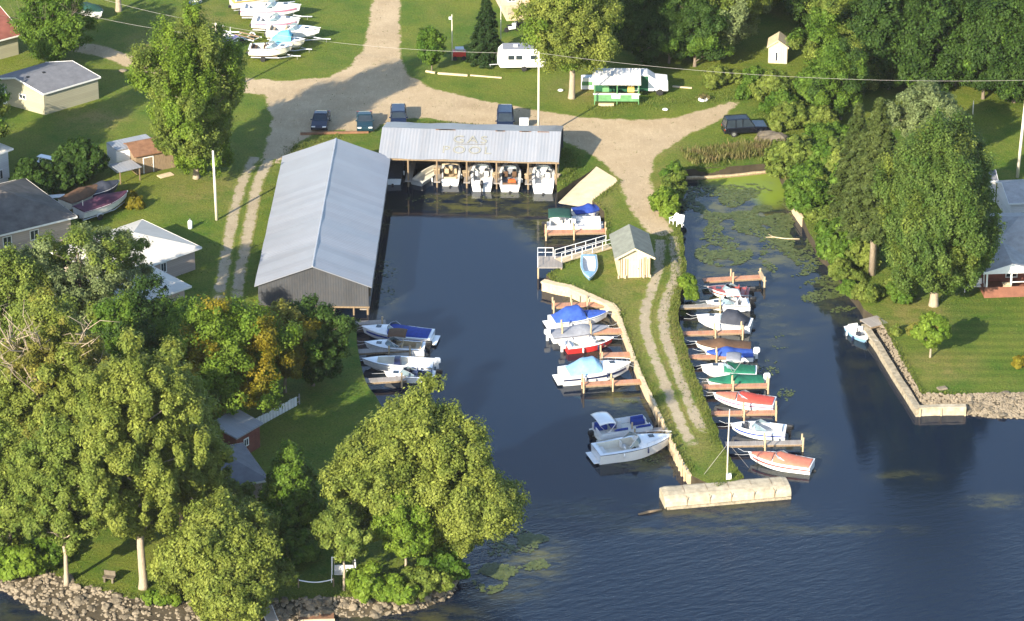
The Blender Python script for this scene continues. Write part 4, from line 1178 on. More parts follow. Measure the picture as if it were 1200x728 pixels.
# ------------------------------------------------------------------ boats
def boat(name, label, bow, stern, beam, z=0.0, hull='white', deck='white', fb=0.75, ck=(0.04, 0.56), shield=None, stripe=None, rail=None, cover=None, canvas_c='blue', bimini=None,
         seats=True, outboard=None, hatch=True, cuddy=0.0, platform=False, group=None, px_h=None, liner='greywhite', cat='boat', rz_only=None, cover2=None, blunt=2.3, bowrail=False, console=False, seat_m='seat'):
    ph = (z + fb * 0.95) if px_h is None else px_h
    b, s = at(bow[0], bow[1], ph), at(stern[0], stern[1], ph)
    d = Vector((b.x - s.x, b.y - s.y)); L = d.length
    root = thing(name, label, cat, (s.x, s.y, z), math.atan2(d.y, d.x), group)
    B = beam / 2
    ts = [0, .06, .15, .25, .35, .45, .55, .65, .74, .82, .89, .94, .975, 1.0]
    g = lambda t: B * (0.9 + 0.1 * min(t / .35, 1)) if t < .4 else max(0.02, B * (1 - ((t - .4) / .6) ** blunt))
    zs = lambda t: fb * (0.88 + 0.30 * t ** 1.7)
    X = lambda t: t * L
    h = MB(); rings = []
    for t in ts:
        q = g(t); zc = 0.02 + .32 * max(0, (t - .45) / .55) ** 1.6 * fb / .75; zk = -.28 + (.28 + zs(1) * .55) * max(0, (t - .72) / .28) ** 2
        c = q * (.86 - .45 * max(0, t - .5))
        x = X(t) - (0.0)
        rk = 0.30 * max(0, (t - .6) / .4) ** 2                # raked stem
        rings.append([(x, -q, zs(t)), (x - rk * .3, -q * .97, zs(t) - .16), (x - rk * .8, -c, zc), (x - rk, 0, zk), (x - rk * .8, c, zc), (x - rk * .3, q * .97, zs(t) - .16), (x, q, zs(t))])
    h.loft(rings, closed=False)
    h.add(rings[0], [tuple(range(7))])
    h.build('hull', MAT[hull], root, smooth=False)
    k = .76
    top = lambda t, f: zs(t) + .05 * (1 - f * f) + (cuddy * min(1, max(0, (t - ck[1]) / .05)) * max(0, 1 - ((t - ck[1]) / (1.0 - ck[1])) ** 1.5) * (1 - abs(f) ** 3) if t >= ck[1] else 0)
    dk = MB()
    tt = sorted(set([t for t in ts if t < ck[0] - .01 or t > ck[1] + .01] + [ck[0], ck[1]] + [ck[1] + .05]))
    fr = [-1, -.76, -.45, 0, .45, .76, 1]
    for lo, hi in ((0, ck[0]), (ck[1], 1.0)):
        rs = [[(X(t), g(t) * f, top(t, f)) for f in fr] for t in tt if lo - 1e-6 <= t <= hi + 1e-6]
        if lo == 0 and ck[0] > 0: rs = [[(0, g(0) * f, top(0, f)) for f in fr]] + [r for r in rs if r[0][0] > 1e-6]
        if len(rs) > 1: dk.loft(rs, closed=False)
    mid = [t for t in [ck[0]] + [t for t in ts if ck[0] < t < ck[1]] + [ck[1]]]
    for sg in (-1, 1):
        dk.loft([[(X(t), sg * g(t), zs(t)), (X(t), sg * g(t) * k, zs(t) + .03)] for t in mid], closed=False)
    dk.build('deck', MAT[deck], root)
    fl = .22 * fb / .75
    ln = MB()
    ln.loft([[(X(t), -g(t) * k, zs(t) + .03), (X(t), -g(t) * k * .97, fl), (X(t), g(t) * k * .97, fl), (X(t), g(t) * k, zs(t) + .03)] for t in mid], closed=False)
    for t in (ck[0], ck[1]):
        ln.add([(X(t), -g(t) * k, top(t, k)), (X(t), g(t) * k, top(t, k)), (X(t), g(t) * k * .97, fl), (X(t), -g(t) * k * .97, fl)], [(0, 1, 2, 3)])
    ln.build('cockpit', MAT[liner], root)
    def band(nm, m, z0, z1, t1=.97, off=.018):
        for sg in (-1, 1):
            mb = MB()
            mb.loft([[(X(t) - .3 * max(0, (t - .6) / .4) ** 2 * .5, sg * (g(t) * .965 + off), zs(t) * z0), (X(t) - .3 * max(0, (t - .6) / .4) ** 2 * .4, sg * (g(t) * .985 + off), zs(t) * z1)] for t in ts if t <= t1], closed=False)
            mb.build(nm, MAT[m], root, thick=.012)
    if stripe: band('stripe', stripe, .58, .76)
    mb = MB()
    for sg in (-1, 1): mb.tube([(X(t), sg * (g(t) + .01), zs(t) - .02) for t in ts], .028, 5)
    mb.build('rub_rail', MAT[rail or ('black' if hull in ('white', 'offwhite') and stripe is None else 'greywhite')], root)
    if shield is not None:
        t = shield; ht = .42
        P = [(X(t) - 1.0, -g(t) * .78), (X(t) - .1, -g(t) * .70), (X(t) + .28, -g(t) * .32), (X(t) + .36, 0), (X(t) + .28, g(t) * .32), (X(t) - .1, g(t) * .70), (X(t) - 1.0, g(t) * .78)]
        zb = [zs(t) + .04] + [top(min(t + .02, .99), .6)] * 5 + [zs(t) + .04]
        tp = [(p[0] - .32 if 0 < i < 6 else p[0] - .05, p[1] * .9, zb[i] + (ht if 0 < i < 6 else .06)) for i, p in enumerate(P)]
        mb = MB(); mb.loft([[(p[0], p[1], zb[i]) for i, p in enumerate(P)], tp], closed=False)
        w = mb.build('windshield', MAT['shield'], root, thick=.015)
        mb = MB(); mb.tube(tp, .022, 5); mb.tube([(P[3][0], 0, zb[3]), tp[3]], .018, 5); mb.build('frame', MAT['metal'], w)
    if hatch and ck[1] < .75:
        tq = ck[1] + (1 - ck[1]) * .42; mb = MB(); mb.cbox((X(tq), 0, top(tq, 0) + .02), (.5, min(.5, g(tq)), .04)); mb.build('hatch', MAT['glass'], root, bevel=.01)
    if bowrail:
        mb = MB(); tr = [.62, .72, .82, .9, .96, 1.0]
        for sg in (-1, 1):
            mb.tube([(X(t) - .05, sg * g(t) * .92, zs(t) + .34) for t in tr], .018, 5)
            for t in tr[:-1]: mb.tube([(X(t) - .05, sg * g(t) * .92, zs(t)), (X(t) - .05, sg * g(t) * .92, zs(t) + .34)], .014, 4)
        mb.build('bow_rail', MAT['metal'], root)
    if seats and not cover:
        x1, x0 = X(ck[1]), X(ck[0])
        for sg in (-1, 1):
            mb = MB(); c = (x1 - .95, sg * B * .40)
            mb.cbox((c[0], c[1], fl + .3), (.5, .5, .18)); mb.cbox((c[0] - .27, c[1], fl + .55), (.14, .5, .55), 0, .9); mb.cbox((c[0], c[1], fl + .11), (.2, .2, .22))
            mb.build('seat', MAT[seat_m], root, bevel=.03)
        mb = MB(); mb.cbox((x0 + .35, 0, fl + .22), (.5, B * 1.3, .40)); mb.cbox((x0 + .08, 0, fl + .5), (.14, B * 1.3, .36), 0, .95); mb.build('bench', MAT[seat_m], root, bevel=.03)
        if not console:
            mb = MB(); mb.cbox((x1 - .35, -B * .40, fl + .45), (.32, .5, .5), 0, .85); mb.build('dashboard', MAT['charcoal'], root, bevel=.02)
            mb = MB(); mb.tube([(x1 - .52 + .05 * math.sin(a), -B * .40 + .17 * math.cos(a), fl + .72 + .12 * math.sin(a)) for a in [2 * math.pi * q / 10 for q in range(11)]], .02, 5); mb.build('steering_wheel', MAT['black'], root)
    if console:
        xm = X(.5)
        mb = MB(); mb.cbox((xm, 0, fl + .5), (.7, .75, .9), 0, .8); mb.build('console', MAT[canvas_c], root, bevel=.05)
    if platform:
        mb = MB(); mb.box(-.55, -.01, -B * .8, B * .8, .18, .26); mb.build('swim_platform', MAT[hull], root, bevel=.03)
    def canvas(nm, m, prof, wfac=1.03, p=2.4, z_off=.03):
        mb = MB(); n = 26; t0, t1 = prof[0][0], prof[-1][0]; rs = []
        rg = random.Random(sum(map(ord, label)) % 1000)
        for i in range(n + 1):
            t = t0 + (t1 - t0) * i / n
            hh = float(np.interp(t, [q[0] for q in prof], [q[1] for q in prof]))
            row = []
            for f in [-1, -.92, -.75, -.5, -.25, 0, .25, .5, .75, .92, 1]:
                zz = zs(t) + z_off + hh * (1 - abs(f) ** p) + rg.uniform(-.018, .018) - (.10 if abs(f) == 1 else 0)
                row.append((X(t), f * (g(t) * wfac + .02), zz))
            rs.append(row)
        mb.loft(rs, closed=False)
        n_ = len(rs[0])
        mb.add(rs[0] + [(rs[0][0][0], 0, zs(t0) - .05)], [tuple(range(n_ + 1))])
        return mb.build(nm, MAT[m], root, smooth=True)
    if cover == 'full':
        canvas('cover', canvas_c, [(.0, .08), (.1, .16), (.35, .24), (ck[1] - .08, .50), (ck[1], .46), (ck[1] + .12, .16), (.97, .07)])
    elif cover == 'camper':
        canvas('cover', canvas_c, [(ck[0], .12), (ck[0] + .05, .35), ((ck[0] + ck[1]) / 2 - .02, 1.0), (ck[1] - .06, 1.02), (ck[1] + .02, .5)], .9, 3.5)
    elif cover == 'cockpit':
        canvas('cover', canvas_c, [(ck[0] - .02, .12), ((ck[0] + ck[1]) / 2, .22), (ck[1] - .04, .44), (ck[1] + .03, .36)], .92, 3)
    if cover2:
        canvas('bow_cover', cover2, [(ck[1] + .06, .20), (ck[1] + .2, .15), (.95, .05)], .9)
    if bimini:
        ta, tb, hb, m = bimini
        mb = MB(); rs = []
        for i in range(9):
            t = ta + (tb - ta) * i / 8
            rs.append([(X(t), f * B * .86, zs(.3) + hb - .14 * f * f - .10 * (2 * i / 8 - 1) ** 2) for f in (-1, -.7, -.35, 0, .35, .7, 1)])
        mb.loft(rs, closed=False)
        cn = mb.build('canopy', MAT[m], root, smooth=True, thick=.03)
        for t in (ta, tb):
            for sg in (-1, 1):
                mb = MB(); mb.tube([(X((ta + tb) / 2), sg * B * .86, zs(.4)), (X(t), sg * B * .86, zs(.3) + hb - .24)], .02, 5); mb.build('pole', MAT['metal'], cn)
    if outboard:
        mb = MB()
        cx = -.38
        mb.loft([[(cx + a * sx, b_ * sy, zz) for a, b_ in ((-.28, -.17), (.28, -.17), (.33, 0), (.28, .17), (-.28, .17), (-.34, 0))] for zz, sx, sy in ((zs(0) + .05, .8, .8), (zs(0) + .14, 1, 1), (zs(0) + .42, 1, 1), (zs(0) + .56, .75, .75))], True)
        ob = mb.build('outboard_motor', MAT[outboard], root, smooth=False, bevel=.04)
        mb = MB(); mb.cbox((cx, 0, .2), (.24, .13, zs(0) * 1.4)); mb.cbox((cx - .05, 0, -.12), (.5, .2, .04)); mb.cbox((cx + .24, 0, zs(0) - .12), (.22, .3, .35)); mb.build('leg', MAT['black' if outboard == 'black' else 'greywhite'], ob)
    if z < .5:                                             # mooring lines and fenders
        mb = MB()
        for sg in (-1, 1):
            mb.tube([(L * .93, sg * g(.93) * .8, zs(.93)), (L + .5, sg * .35, .75), (L + 1.1, sg * .6, .85)], .014, 4)
        mb.build('mooring_line', MAT['greywhite'], root)
        for t_ in (.3, .62):
            mb = MB(); mb.tube([(X(t_), -g(t_) - .10, zs(t_) - .02), (X(t_), -g(t_) - .13, zs(t_) - .12), (X(t_), -g(t_) - .13, zs(t_) - .5), (X(t_), -g(t_) - .12, zs(t_) - .56)], [.02, .09, .09, .02], 8); mb.build('fender', MAT['white' if t_ < .5 else 'navy'], root, smooth=True)
    if not outboard and fb > .6:
        mb = MB(); mb.cbox((-.2, 0, .02), (.4, .3, .3), 0, .7); mb.build('stern_drive', MAT['black'], root, bevel=.04)
    return root, L, B, zs, X

def pontoon(name, label, bow, stern, beam, canopy=None, furn='seat', deckm='greywhite', fence='white', z=0.0, arrange=0, canopy_t=(.0, .35)):
    b, s = at(bow[0], bow[1], .6), at(stern[0], stern[1], .6)
    d = Vector((b.x - s.x, b.y - s.y)); L = d.length; B = beam / 2
    root = thing(name, label, 'boat', (s.x, s.y, z), math.atan2(d.y, d.x))
    for sg in (-1, 1):
        mb = MB(); mb.tube([(0, sg * B * .68, .02), (.15, sg * B * .68, .02), (L * .88, sg * B * .68, .02), (L * .96, sg * B * .68, .1), (L, sg * B * .68, .2)], [.30, .33, .33, .22, .05], 12); mb.build('float_tube', MAT['alu'], root, smooth=True)
    mb = MB(); mb.box(0, L * .97, -B, B, .36, .46); mb.build('deck', MAT[deckm], root)
    mb = MB()
    for sg in (-1, 1):
        mb.box(.3, L * .92, sg * B - .03, sg * B + .03, .5, 1.02)
    mb.box(L * .92 - .03, L * .92 + .03, -B, -.4, .5, 1.02); mb.box(L * .92 - .03, L * .92 + .03, .4, B, .5, 1.02); mb.box(.27, .33, -B, .3, .5, 1.02)
    mb.build('side_panel', MAT[fence], root)
    mb = MB()
    for sg in (-1, 1): mb.tube([(.3, sg * B, 1.06), (L * .92, sg * B, 1.06)], .03, 5)
    mb.build('railing', MAT['metal'], root)
    for (x, y, w, l) in [(L * .80, B * .6, .6, L * .22), (L * .80, -B * .6, .6, L * .22), (L * .17, B * .62, .55, L * .2), (L * .42, -B * .6, .6, L * .2)]:
        mb = MB(); mb.cbox((x, y, .68), (l, w, .42)); mb.cbox((x, y + math.copysign(w / 2 - .08, y), 1.0), (l, .14, .35)); mb.build('couch', MAT[furn], root, bevel=.04)
    mb = MB(); mb.cbox((L * .46, B * .5, .85), (.5, .65, .8), 0, .85); mb.build('console', MAT['greywhite'], root, bevel=.04)
    mb = MB(); mb.cbox((L * .36, B * .5, .75), (.45, .5, .3)); mb.cbox((L * .36 - .25, B * .5, 1.0), (.12, .5, .5)); mb.build('seat', MAT[furn], root, bevel=.04)
    if canopy:
        ta, tb = canopy_t
        mb = MB(); rs = []
        for i in range(9):
            t = ta + (tb - ta) * i / 8
            rs.append([(L * t, f * B * .98, 2.15 - .12 * f * f - .12 * (2 * i / 8 - 1) ** 2) for f in (-1, -.7, -.35, 0, .35, .7, 1)])
        mb.loft(rs, closed=False)
        c = mb.build('canopy', MAT[canopy], root, smooth=True, thick=.03)
        for t in (ta, tb):
            for sg in (-1, 1):
                mb = MB(); mb.tube([(L * (ta + tb) / 2, sg * B * .98, 1.0), (L * t, sg * B * .97, 1.92)], .025, 5); mb.build('pole', MAT['metal'], c)
    mb = MB(); mb.loft([[(-.3 + a * q, b_ * q, zz) for a, b_ in ((-.26, -.17), (.26, -.17), (.26, .17), (-.26, .17))] for zz, q in ((.45, .9), (.55, 1), (.85, 1), (.98, .7))], True)
    o = mb.build('outboard_motor', MAT['black'], root, bevel=.04)
    mb = MB(); mb.cbox((-.3, 0, .15), (.22, .12, .7)); mb.build('leg', MAT['black'], o)
    return root, L

# ------------------------------------------------------------------ docks
def dock(label, a, b, w=0.9, m='dock', z=0.72, piles=(0.04, .5), ph=0.75, both=True, group='narrow docks', name='dock', land=None):
    p, q = at(a[0], a[1], z), at(b[0], b[1], z)
    d = Vector((q.x - p.x, q.y - p.y)); L = d.length
    root = thing(name, label, 'dock', (p.x, p.y, 0), math.atan2(d.y, d.x), group)
    mb = MB(); mb.box(0, L, -w / 2, w / 2, z - .06, z); mb.build('deck', MAT[m], root)
    mb = MB()
    for sg in (-1, 1): mb.box(0.02, L - .02, sg * (w / 2 - .08) - .04, sg * (w / 2 - .08) + .04, z - .24, z - .062)
    mb.build('joist', MAT['wood'], root)
    rg = random.Random(int(a[0] * 7 + a[1]))
    for t in piles:
        for sg in ((-1, 1) if both else (-1,)):
            mb = MB(); hh = z + ph * rg.uniform(.7, 1.15)
            mb.tube([(L * t, sg * (w / 2 + .10), -1.2), (L * t + rg.uniform(-.05, .05), sg * (w / 2 + .10) + rg.uniform(-.05, .05), hh)], .085, 8)
            mb.build('pile', MAT['pile'], root)
    return root, L

# ------------------------------------------------------------------ vehicles
def car(name, label, cat, loc, rz, paint, L=4.4, Wd=1.75, H=1.42, style='sedan', group=None):
    root = thing(name, label, cat, loc, rz, group)
    h = L / 2; w = Wd / 2
    if style == 'sedan': up = [(-h * .72, .92), (-h * .36, H), (h * .10, H), (h * .45, .95)]; lo = [(-h, .35), (-h, .78), (-h * .95, .92), (h * .5, .96), (h * .93, .78), (h, .6), (h, .3)]
    elif style == 'suv': up = [(-h * .97, 1.05), (-h * .88, H), (h * .10, H), (h * .36, 1.08)]; lo = [(-h, .42), (-h, 1.0), (-h * .98, 1.06), (h * .38, 1.08), (h * .92, .98), (h, .8), (h, .4)]
    else: up = [(-h * .95, 1.0), (-h * .85, H), (h * .25, H), (h * .60, 1.0)]; lo = [(-h, .38), (-h, .95), (-h * .97, 1.0), (h * .62, 1.0), (h * .95, .75), (h, .55), (h, .32)]
    mb = MB()
    rings = []
    poly = lo
    for y, ins in ((-w, .06), (-w * .97, 0.0), (w * .97, 0.0), (w, .06)):
        rings.append([(x * (1 - ins * .3), y, z if z < .5 else z - ins) for x, z in poly])
    mb.loft(rings, True)
    body = mb.build('body', MAT[paint], root, bevel=.05)
    gl = MB()
    g2 = [(x, z) for x, z in up]
    rings = [[(x, sg * (w * .93 if z < 1.15 and i in (0, 3) else w * .76), z) for i, (x, z) in enumerate(g2)] for sg in (-1, 1)]
    gl.loft(rings, True)
    gl.build('window', MAT['glass'], root)
    rf = MB(); xa, xb = up[1][0], up[2][0]
    rf.loft([[(xa - .05, y, H - .01 + c), (xa + .2, y, H + .035 + c), (xb - .15, y, H + .03 + c), (xb + .05, y, H - .015 + c)] for y, c in ((-w * .79, -.03), (-w * .5, .0), (w * .5, 0), (w * .79, -.03))], closed=False)
    rf.build('roof', MAT[paint], root, thick=.04)
    pl = MB()
    for sg in (-1, 1):
        for (p0, p1) in ((up[0], up[1]), (up[3], up[2])):
            pl.tube([(p0[0], sg * w * .935, p0[1]), (p1[0], sg * w * .775, p1[1])], .045, 5)
        for fx in ((.38, .7) if style != 'sedan' else (.52,)):
            xm = xa + (xb - xa) * fx
            pl.tube([(xm, sg * w * .94, up[0][1]), (xm, sg * w * .775, H)], .045, 5)
    pl.build('pillar', MAT[paint], root)
    for sx in (-.60, .62):
        for sg in (-1, 1):
            tw = MB(); tw.tube([(h * sx, sg * (w - .2), .33), (h * sx, sg * (w + .02), .33)], .33, 16)
            t = tw.build('wheel', MAT['rubber'], root)
            r = MB(); r.tube([(h * sx, sg * (w + .005), .33), (h * sx, sg * (w + .035), .33)], .19, 12); r.build('rim', MAT['metal'], t)
    for sg in (-1, 1):
        mb = MB(); mb.cbox((h * .955, sg * w * .68, .66), (.16, .42, .17)); mb.build('headlight', MAT['lamp'], root, bevel=.03)
        mb = MB(); mb.cbox((-h * .985, sg * w * .80, .82), (.10, .28, .2)); mb.build('tail_light', MAT['redlamp'], root, bevel=.03)
        mb = MB(); mb.cbox((up[3][0] - .15, sg * (w + .07), 1.0), (.12, .18, .13)); mb.build('mirror', MAT[paint], root, bevel=.03)
    mb = MB(); mb.box(h - .02, h + .05, -w * .85, w * .85, .36, .5); mb.build('bumper', MAT['black' if paint != 'carteal' else paint], root, bevel=.02)
    mb = MB(); mb.box(-h - .05, -h + .02, -w * .85, w * .85, .4, .54); mb.build('bumper', MAT['black'], root, bevel=.02)
    return root

def trailer(label, front, back, z=ZL, m='galv', bunks=True, group=None):
    a, b = at(front[0], front[1], z + .5), at(back[0], back[1], z + .5)
    d = Vector((a.x - b.x, a.y - b.y)); L = d.length
    root = thing('boat_trailer', label, 'trailer', (b.x, b.y, z), math.atan2(d.y, d.x), group)
    mb = MB()
    for sg in (-1, 1): mb.tube([(0, sg * .75, .5), (L * .6, sg * .75, .5), (L * .85, 0.03 * sg, .5), (L, 0.03 * sg, .5)], .06, 6)
    for x in (0.2, L * .3, L * .55): mb.tube([(x, -.75, .5), (x, .75, .5)], .05, 6)
    mb.build('frame', MAT[m], root)
    for sg in (-1, 1):
        mb = MB(); mb.tube([(L * .3, sg * .88, .3), (L * .3, sg * 1.05, .3)], .3, 14); mb.build('wheel', MAT['rubber'], root)
        mb = MB(); mb.tube([(L * .3 - .4, sg * .97, .5), (L * .3 - .2, sg * .97, .68), (L * .3 + .2, sg * .97, .68), (L * .3 + .4, sg * .97, .5)], .07, 5); mb.build('fender', MAT[m], root)
        mb = MB(); mb.box(.1, L * .6, sg * .45 - .05, sg * .45 + .05, .56, .68); mb.build('bunk', MAT['wood'], root)
    mb = MB(); mb.tube([(L * .92, 0, 0), (L * .92, 0, .6)], .04, 6); mb.build('jack', MAT['metal'], root)
    mb = MB(); mb.tube([(L * .8, 0, .5), (L * .8, 0, 1.15)], .05, 6); mb.build('winch_post', MAT[m], root)
    return root

def pole(label, base, h, r=.13, m='polewood', cross=False, lean=(0, 0), name='utility_pole', top=None, z=ZL):
    p = at(base[0], base[1], z)
    root = thing(name, label, 'pole', p)
    mb = MB(); mb.tube([(0, 0, -.3), (lean[0] * .5, lean[1] * .5, h * .5), (lean[0], lean[1], h)], [r * 1.2, r, r * .75], 10); mb.build('post', MAT[m], root, smooth=True)
    if cross:
        mb = MB(); mb.box(lean[0] - .9, lean[0] + .9, lean[1] - .16, lean[1] - .08, h - .5, h - .38); c = mb.build('crossarm', MAT['wood'], root)
        for x in (-.8, 0, .8):
            mb = MB(); mb.tube([(lean[0] + x, lean[1] - .12, h - .38), (lean[0] + x, lean[1] - .12, h - .2)], .05, 6); mb.build('insulator', MAT['greywhite'], c)
    return root, p + Vector((lean[0], lean[1], h))

def wire(label, a, b, sag=.8, r=.014, group='overhead wires'):
    mb = MB(); n = 24
    mb.tube([a.lerp(b, k / n) - Vector((0, 0, sag * 4 * (k / n) * (1 - k / n))) - a for k in range(n + 1)], r, 5)
    o = mb.build('overhead_wire', MAT['wire'], None, a)
    return tag(o, label, 'wire', group)

def rock_mesh(seed, m='rock'):
    rg = random.Random(seed)
    mb = MB(); mb.ball((0, 0, 0), 1.0, 8, 6)
    off = Vector((rg.uniform(-9, 9), rg.uniform(-9, 9), rg.uniform(-9, 9)))
    vs = []
    for v in mb.v:
        q = Vector(v); k = 1 + .45 * noise.noise(q * 1.1 + off) + .15 * noise.noise(q * 2.7 + off)
        vs.append((q.x * k * 1.15, q.y * k * .95, q.z * k * .72))
    me = bpy.data.meshes.new('rock'); me.from_pydata(vs, [], mb.f); me.update(); me.materials.append(MAT[m])
    return me
# ================================================================== the place
build_structures()

# ------------------------------------------------------------------ sea walls and pier
def wall_line(name, label, pts, w, z1, z0, m, cap=None, capw=None, zt=None, panels=None):
    P = [at(x, y, z1) for x, y in pts]
    root = thing(name, label, 'wall', (P[0].x, P[0].y, 0))
    o = P[0]
    def strip(w_, za, zb, jit=0.0, sub=1):
        mb = MB(); rg = random.Random(len(pts)); rs = []
        Q = []
        for i in range(len(P) - 1):
            for k in range(sub): Q.append(P[i].lerp(P[i + 1], k / sub))
        Q.append(P[-1])
        for i, p in enumerate(Q):
            d = (Q[min(i + 1, len(Q) - 1)] - Q[max(i - 1, 0)]); d.z = 0; d.normalize(); nn = Vector((d.y, -d.x, 0))
            q = p - o + nn * rg.uniform(-jit, jit)
            rs.append([(q.x - nn.x * w_ / 2, q.y - nn.y * w_ / 2, za), (q.x + nn.x * w_ / 2, q.y + nn.y * w_ / 2, za), (q.x + nn.x * w_ / 2, q.y + nn.y * w_ / 2, zb + rg.uniform(-jit, jit)), (q.x - nn.x * w_ / 2, q.y - nn.y * w_ / 2, zb + rg.uniform(-jit, jit))])
        mb.loft(rs, True)
        return mb
    strip(w, z0, z1 - .12, .03, 4).build('face', MAT[m], root)
    strip(capw or w + .16, z1 - .12, z1 + .05, .03, 4).build('cap', MAT[cap or m], root)
    return root, P, o
r, P, o = wall_line('sea_wall', 'pale plank sea wall between the gangway and the spit docks', [(636, 329), (652, 333), (668, 336), (692, 347), (716, 357), (723, 365)], .34, ZL + .06, -.8, 'palewood', capw=.75)
r, P, o = wall_line('sea_wall', 'weathered timber sea wall behind the three upper docks', [(724, 366), (736, 400), (750, 437), (756, 450)], .24, ZL + .05, -.8, 'palewood', capw=.34)
r, P, o = wall_line('sea_wall', 'broken timber sea wall by the two white cruisers', [(756, 451), (766, 470), (786, 516), (797, 537), (808, 557)], .24, ZL + .03, -.8, 'palewood', capw=.32)
rg = random.Random(4)
for k in range(12):
    a = at(772 + k * 2.9, 486 + k * 6.0, ZL) - o
    mb = MB(); mb.tube([(a.x - .15, a.y, -1.0), (a.x - .15 + rg.uniform(-.1, .1), a.y + rg.uniform(-.1, .1), ZL + rg.uniform(.05, .75))], .10, 7); mb.build('pile', MAT['pile'], r)
wall_line('sea_wall', 'low timber edge at the head of the weedy pond', [(801, 208), (830, 207), (856, 205), (885, 202), (912, 199)], .14, .28, -.6, 'wood', cap='pile', capw=.24)
wall_line('sea_wall', 'concrete wall along the east lawn with stones above', [(1013, 380), (1030, 405), (1050, 438), (1077, 480)], .5, .75, -.8, 'oldconcrete', capw=.62)
bk5, T5, B5 = bank('shore_bank', [(1079, 462), (1110, 463), (1138, 463)], [(1080, 480), (1105, 480), (1134, 480)], MAT['earth'], ZL - .02, .2)
r, P, o = wall_line('sea_wall', 'cream concrete slab wall at the lawn corner', [(1077, 477), (1103, 476), (1132, 476)], .45, .85, -.8, 'concrete', capw=.6)
for x, y in ((1103, 476), (1131, 476), (1078, 477)):
    a = at(x, y, .85) - o; mb = MB(); mb.box(a.x - .07, a.x + .07, a.y - .36, a.y - .20, -.5, .84); mb.build('joint_post', MAT['pile'], r)
wall_line('sea_wall', 'thin weathered plank edge on the tree covered bank', [(924, 226), (930, 240), (940, 255)], .16, ZL + .04, -.5, 'palewood')

# pier head at the tip of the spit
pa, pb = at(776, 578, .95), at(924, 565, .95)
d = pb - pa; L = Vector((d.x, d.y)).length
pr = thing('pier', 'long cream concrete pier head across the tip of the spit', 'pier', (pa.x, pa.y, 0), math.atan2(d.y, d.x))
mb = MB(); rings = []
prof = [(-1.15, -.9), (-1.25, .15), (-1.2, .55), (-1.0, .85), (-.6, 1.0), (0, 1.06), (.8, 1.05), (1.2, .95), (1.25, -.9)]
rg = random.Random(2)
for k in range(25):
    x = L * k / 24; s = .94 if k in (0, 24) else 1 + rg.uniform(-.015, .015)
    rings.append([(x, y * s, z * s) for y, z in prof])
mb.loft(rings, True); mb.build('slab', MAT['concrete'], pr, bevel=.05)
mb = MB(); mb.box(.15, L - .1, -1.42, -1.22, -.6, .22); mb.build('footing', MAT['oldconcrete'], pr)
for fx in (.17, .35, .52, .70, .86):
    mb = MB(); mb.side([(L * fx, -.2), (L * fx + .05, -.2), (L * fx + .05, 1.0), (L * fx, 1.0)], -1.262, -1.2); mb.add([(L * fx, -1.02, .875), (L * fx + .05, -1.02, .875), (L * fx + .05, .9, 1.072), (L * fx, .9, 1.072), (L * fx, 0, 1.085), (L * fx + .05, 0, 1.085)], [(0, 1, 5, 4), (4, 5, 2, 3)]); mb.build('joint', MAT['wood'], pr)
mb = MB(); mb.box(.02, L - .02, -1.275, -1.255, -.3, .2); mb.build('waterline_stain', MAT['earth'], pr)
fl = at(852, 562, 1.0)
fp = thing('flagpole', 'tall slim white mast with guy wires standing on the pier head', 'flagpole', fl)
mb = MB(); mb.tube([(0, 0, 0), (0, 0, 3.4), (.05, 0, 6.9)], [.075, .06, .04], 8); mb.build('mast', MAT['palepole'], fp, smooth=True)
mb = MB(); mb.cbox((.15, .1, .25), (.45, .4, .5)); mb.build('base_box', MAT['white'], fp, bevel=.03)
for x, y in ((825, 556), (877, 548)):
    a = at(x, y, ZL) - fl; mb = MB(); mb.tube([(a.x, a.y, 0.0), (0.03, 0, 3.6)], .018, 4); mb.build('guy_wire', MAT['wire'], fp)
lg = at(760, 601, 0)
mb = MB(); mb.tube([(-.9, -.35, .0), (0, 0, .08), (1.2, .5, .05)], [.10, .14, .1], 8); tag(mb.build('log', MAT['wood'], None, lg, smooth=True), 'dark waterlogged log floating beside the pier head', 'log')
bl = at(915, 280, 0)
mb = MB(); mb.tube([(-1.6, .35, .02), (-.7, .2, .12), (.4, -.1, .06), (1.9, -.15, .05)], [.02, .05, .07, .09], 7); mb.tube([(-.7, .2, .12), (-1.3, .6, .3)], [.03, .01], 5)
tag(mb.build('branch', MAT['palewood'], None, bl, smooth=True), 'bleached fallen branch floating on the weedy pond', 'branch')

# ------------------------------------------------------------------ docks
G = 'narrow docks of the marina'
dk, L = dock('red stained dock above the blue covered boats, plank reaching onto the grass', (647, 357.5), (722, 356), 1.0, piles=(.02, .30, .55), group=G)
mb = MB(); mb.box(L - .2, L + 1.4, -.3, .3, .74, .80); mb.build('gangplank', MAT['palewood'], dk)
dock('red stained dock between the grey covered boat and the red open boat', (656, 389), (731, 387), 1.05, piles=(.03, .48), group=G, ph=1.1)
dock('short red dock just behind the pale blue topped cruiser', (703, 416), (745, 414.5), .95, piles=(.05,), group=G)
dock('red dock on tall piles, in front of the pale blue topped cruiser', (681, 450), (757, 446), .8, piles=(.03, .48), group=G)
dock('grey plank dock between the deck boat and the large white cruiser', (738, 507), (784, 501.5), .7, 'dockgrey', piles=(.1,), group=G)
dk, L = dock('red dock with a T shaped pale end beam, beside the pond', (824, 328), (892, 324), .85, piles=(.5,), group=G)
mb = MB(); mb.box(L - .1, L + .25, -1.3, 1.0, .74, .84); mb.build('end_beam', MAT['pile'], dk)
for y in (-1.2, .9):
    mb = MB(); mb.tube([(L + .1, y, -1), (L + .1, y, 1.2)], .1, 8); mb.build('pile', MAT['pile'], dk)
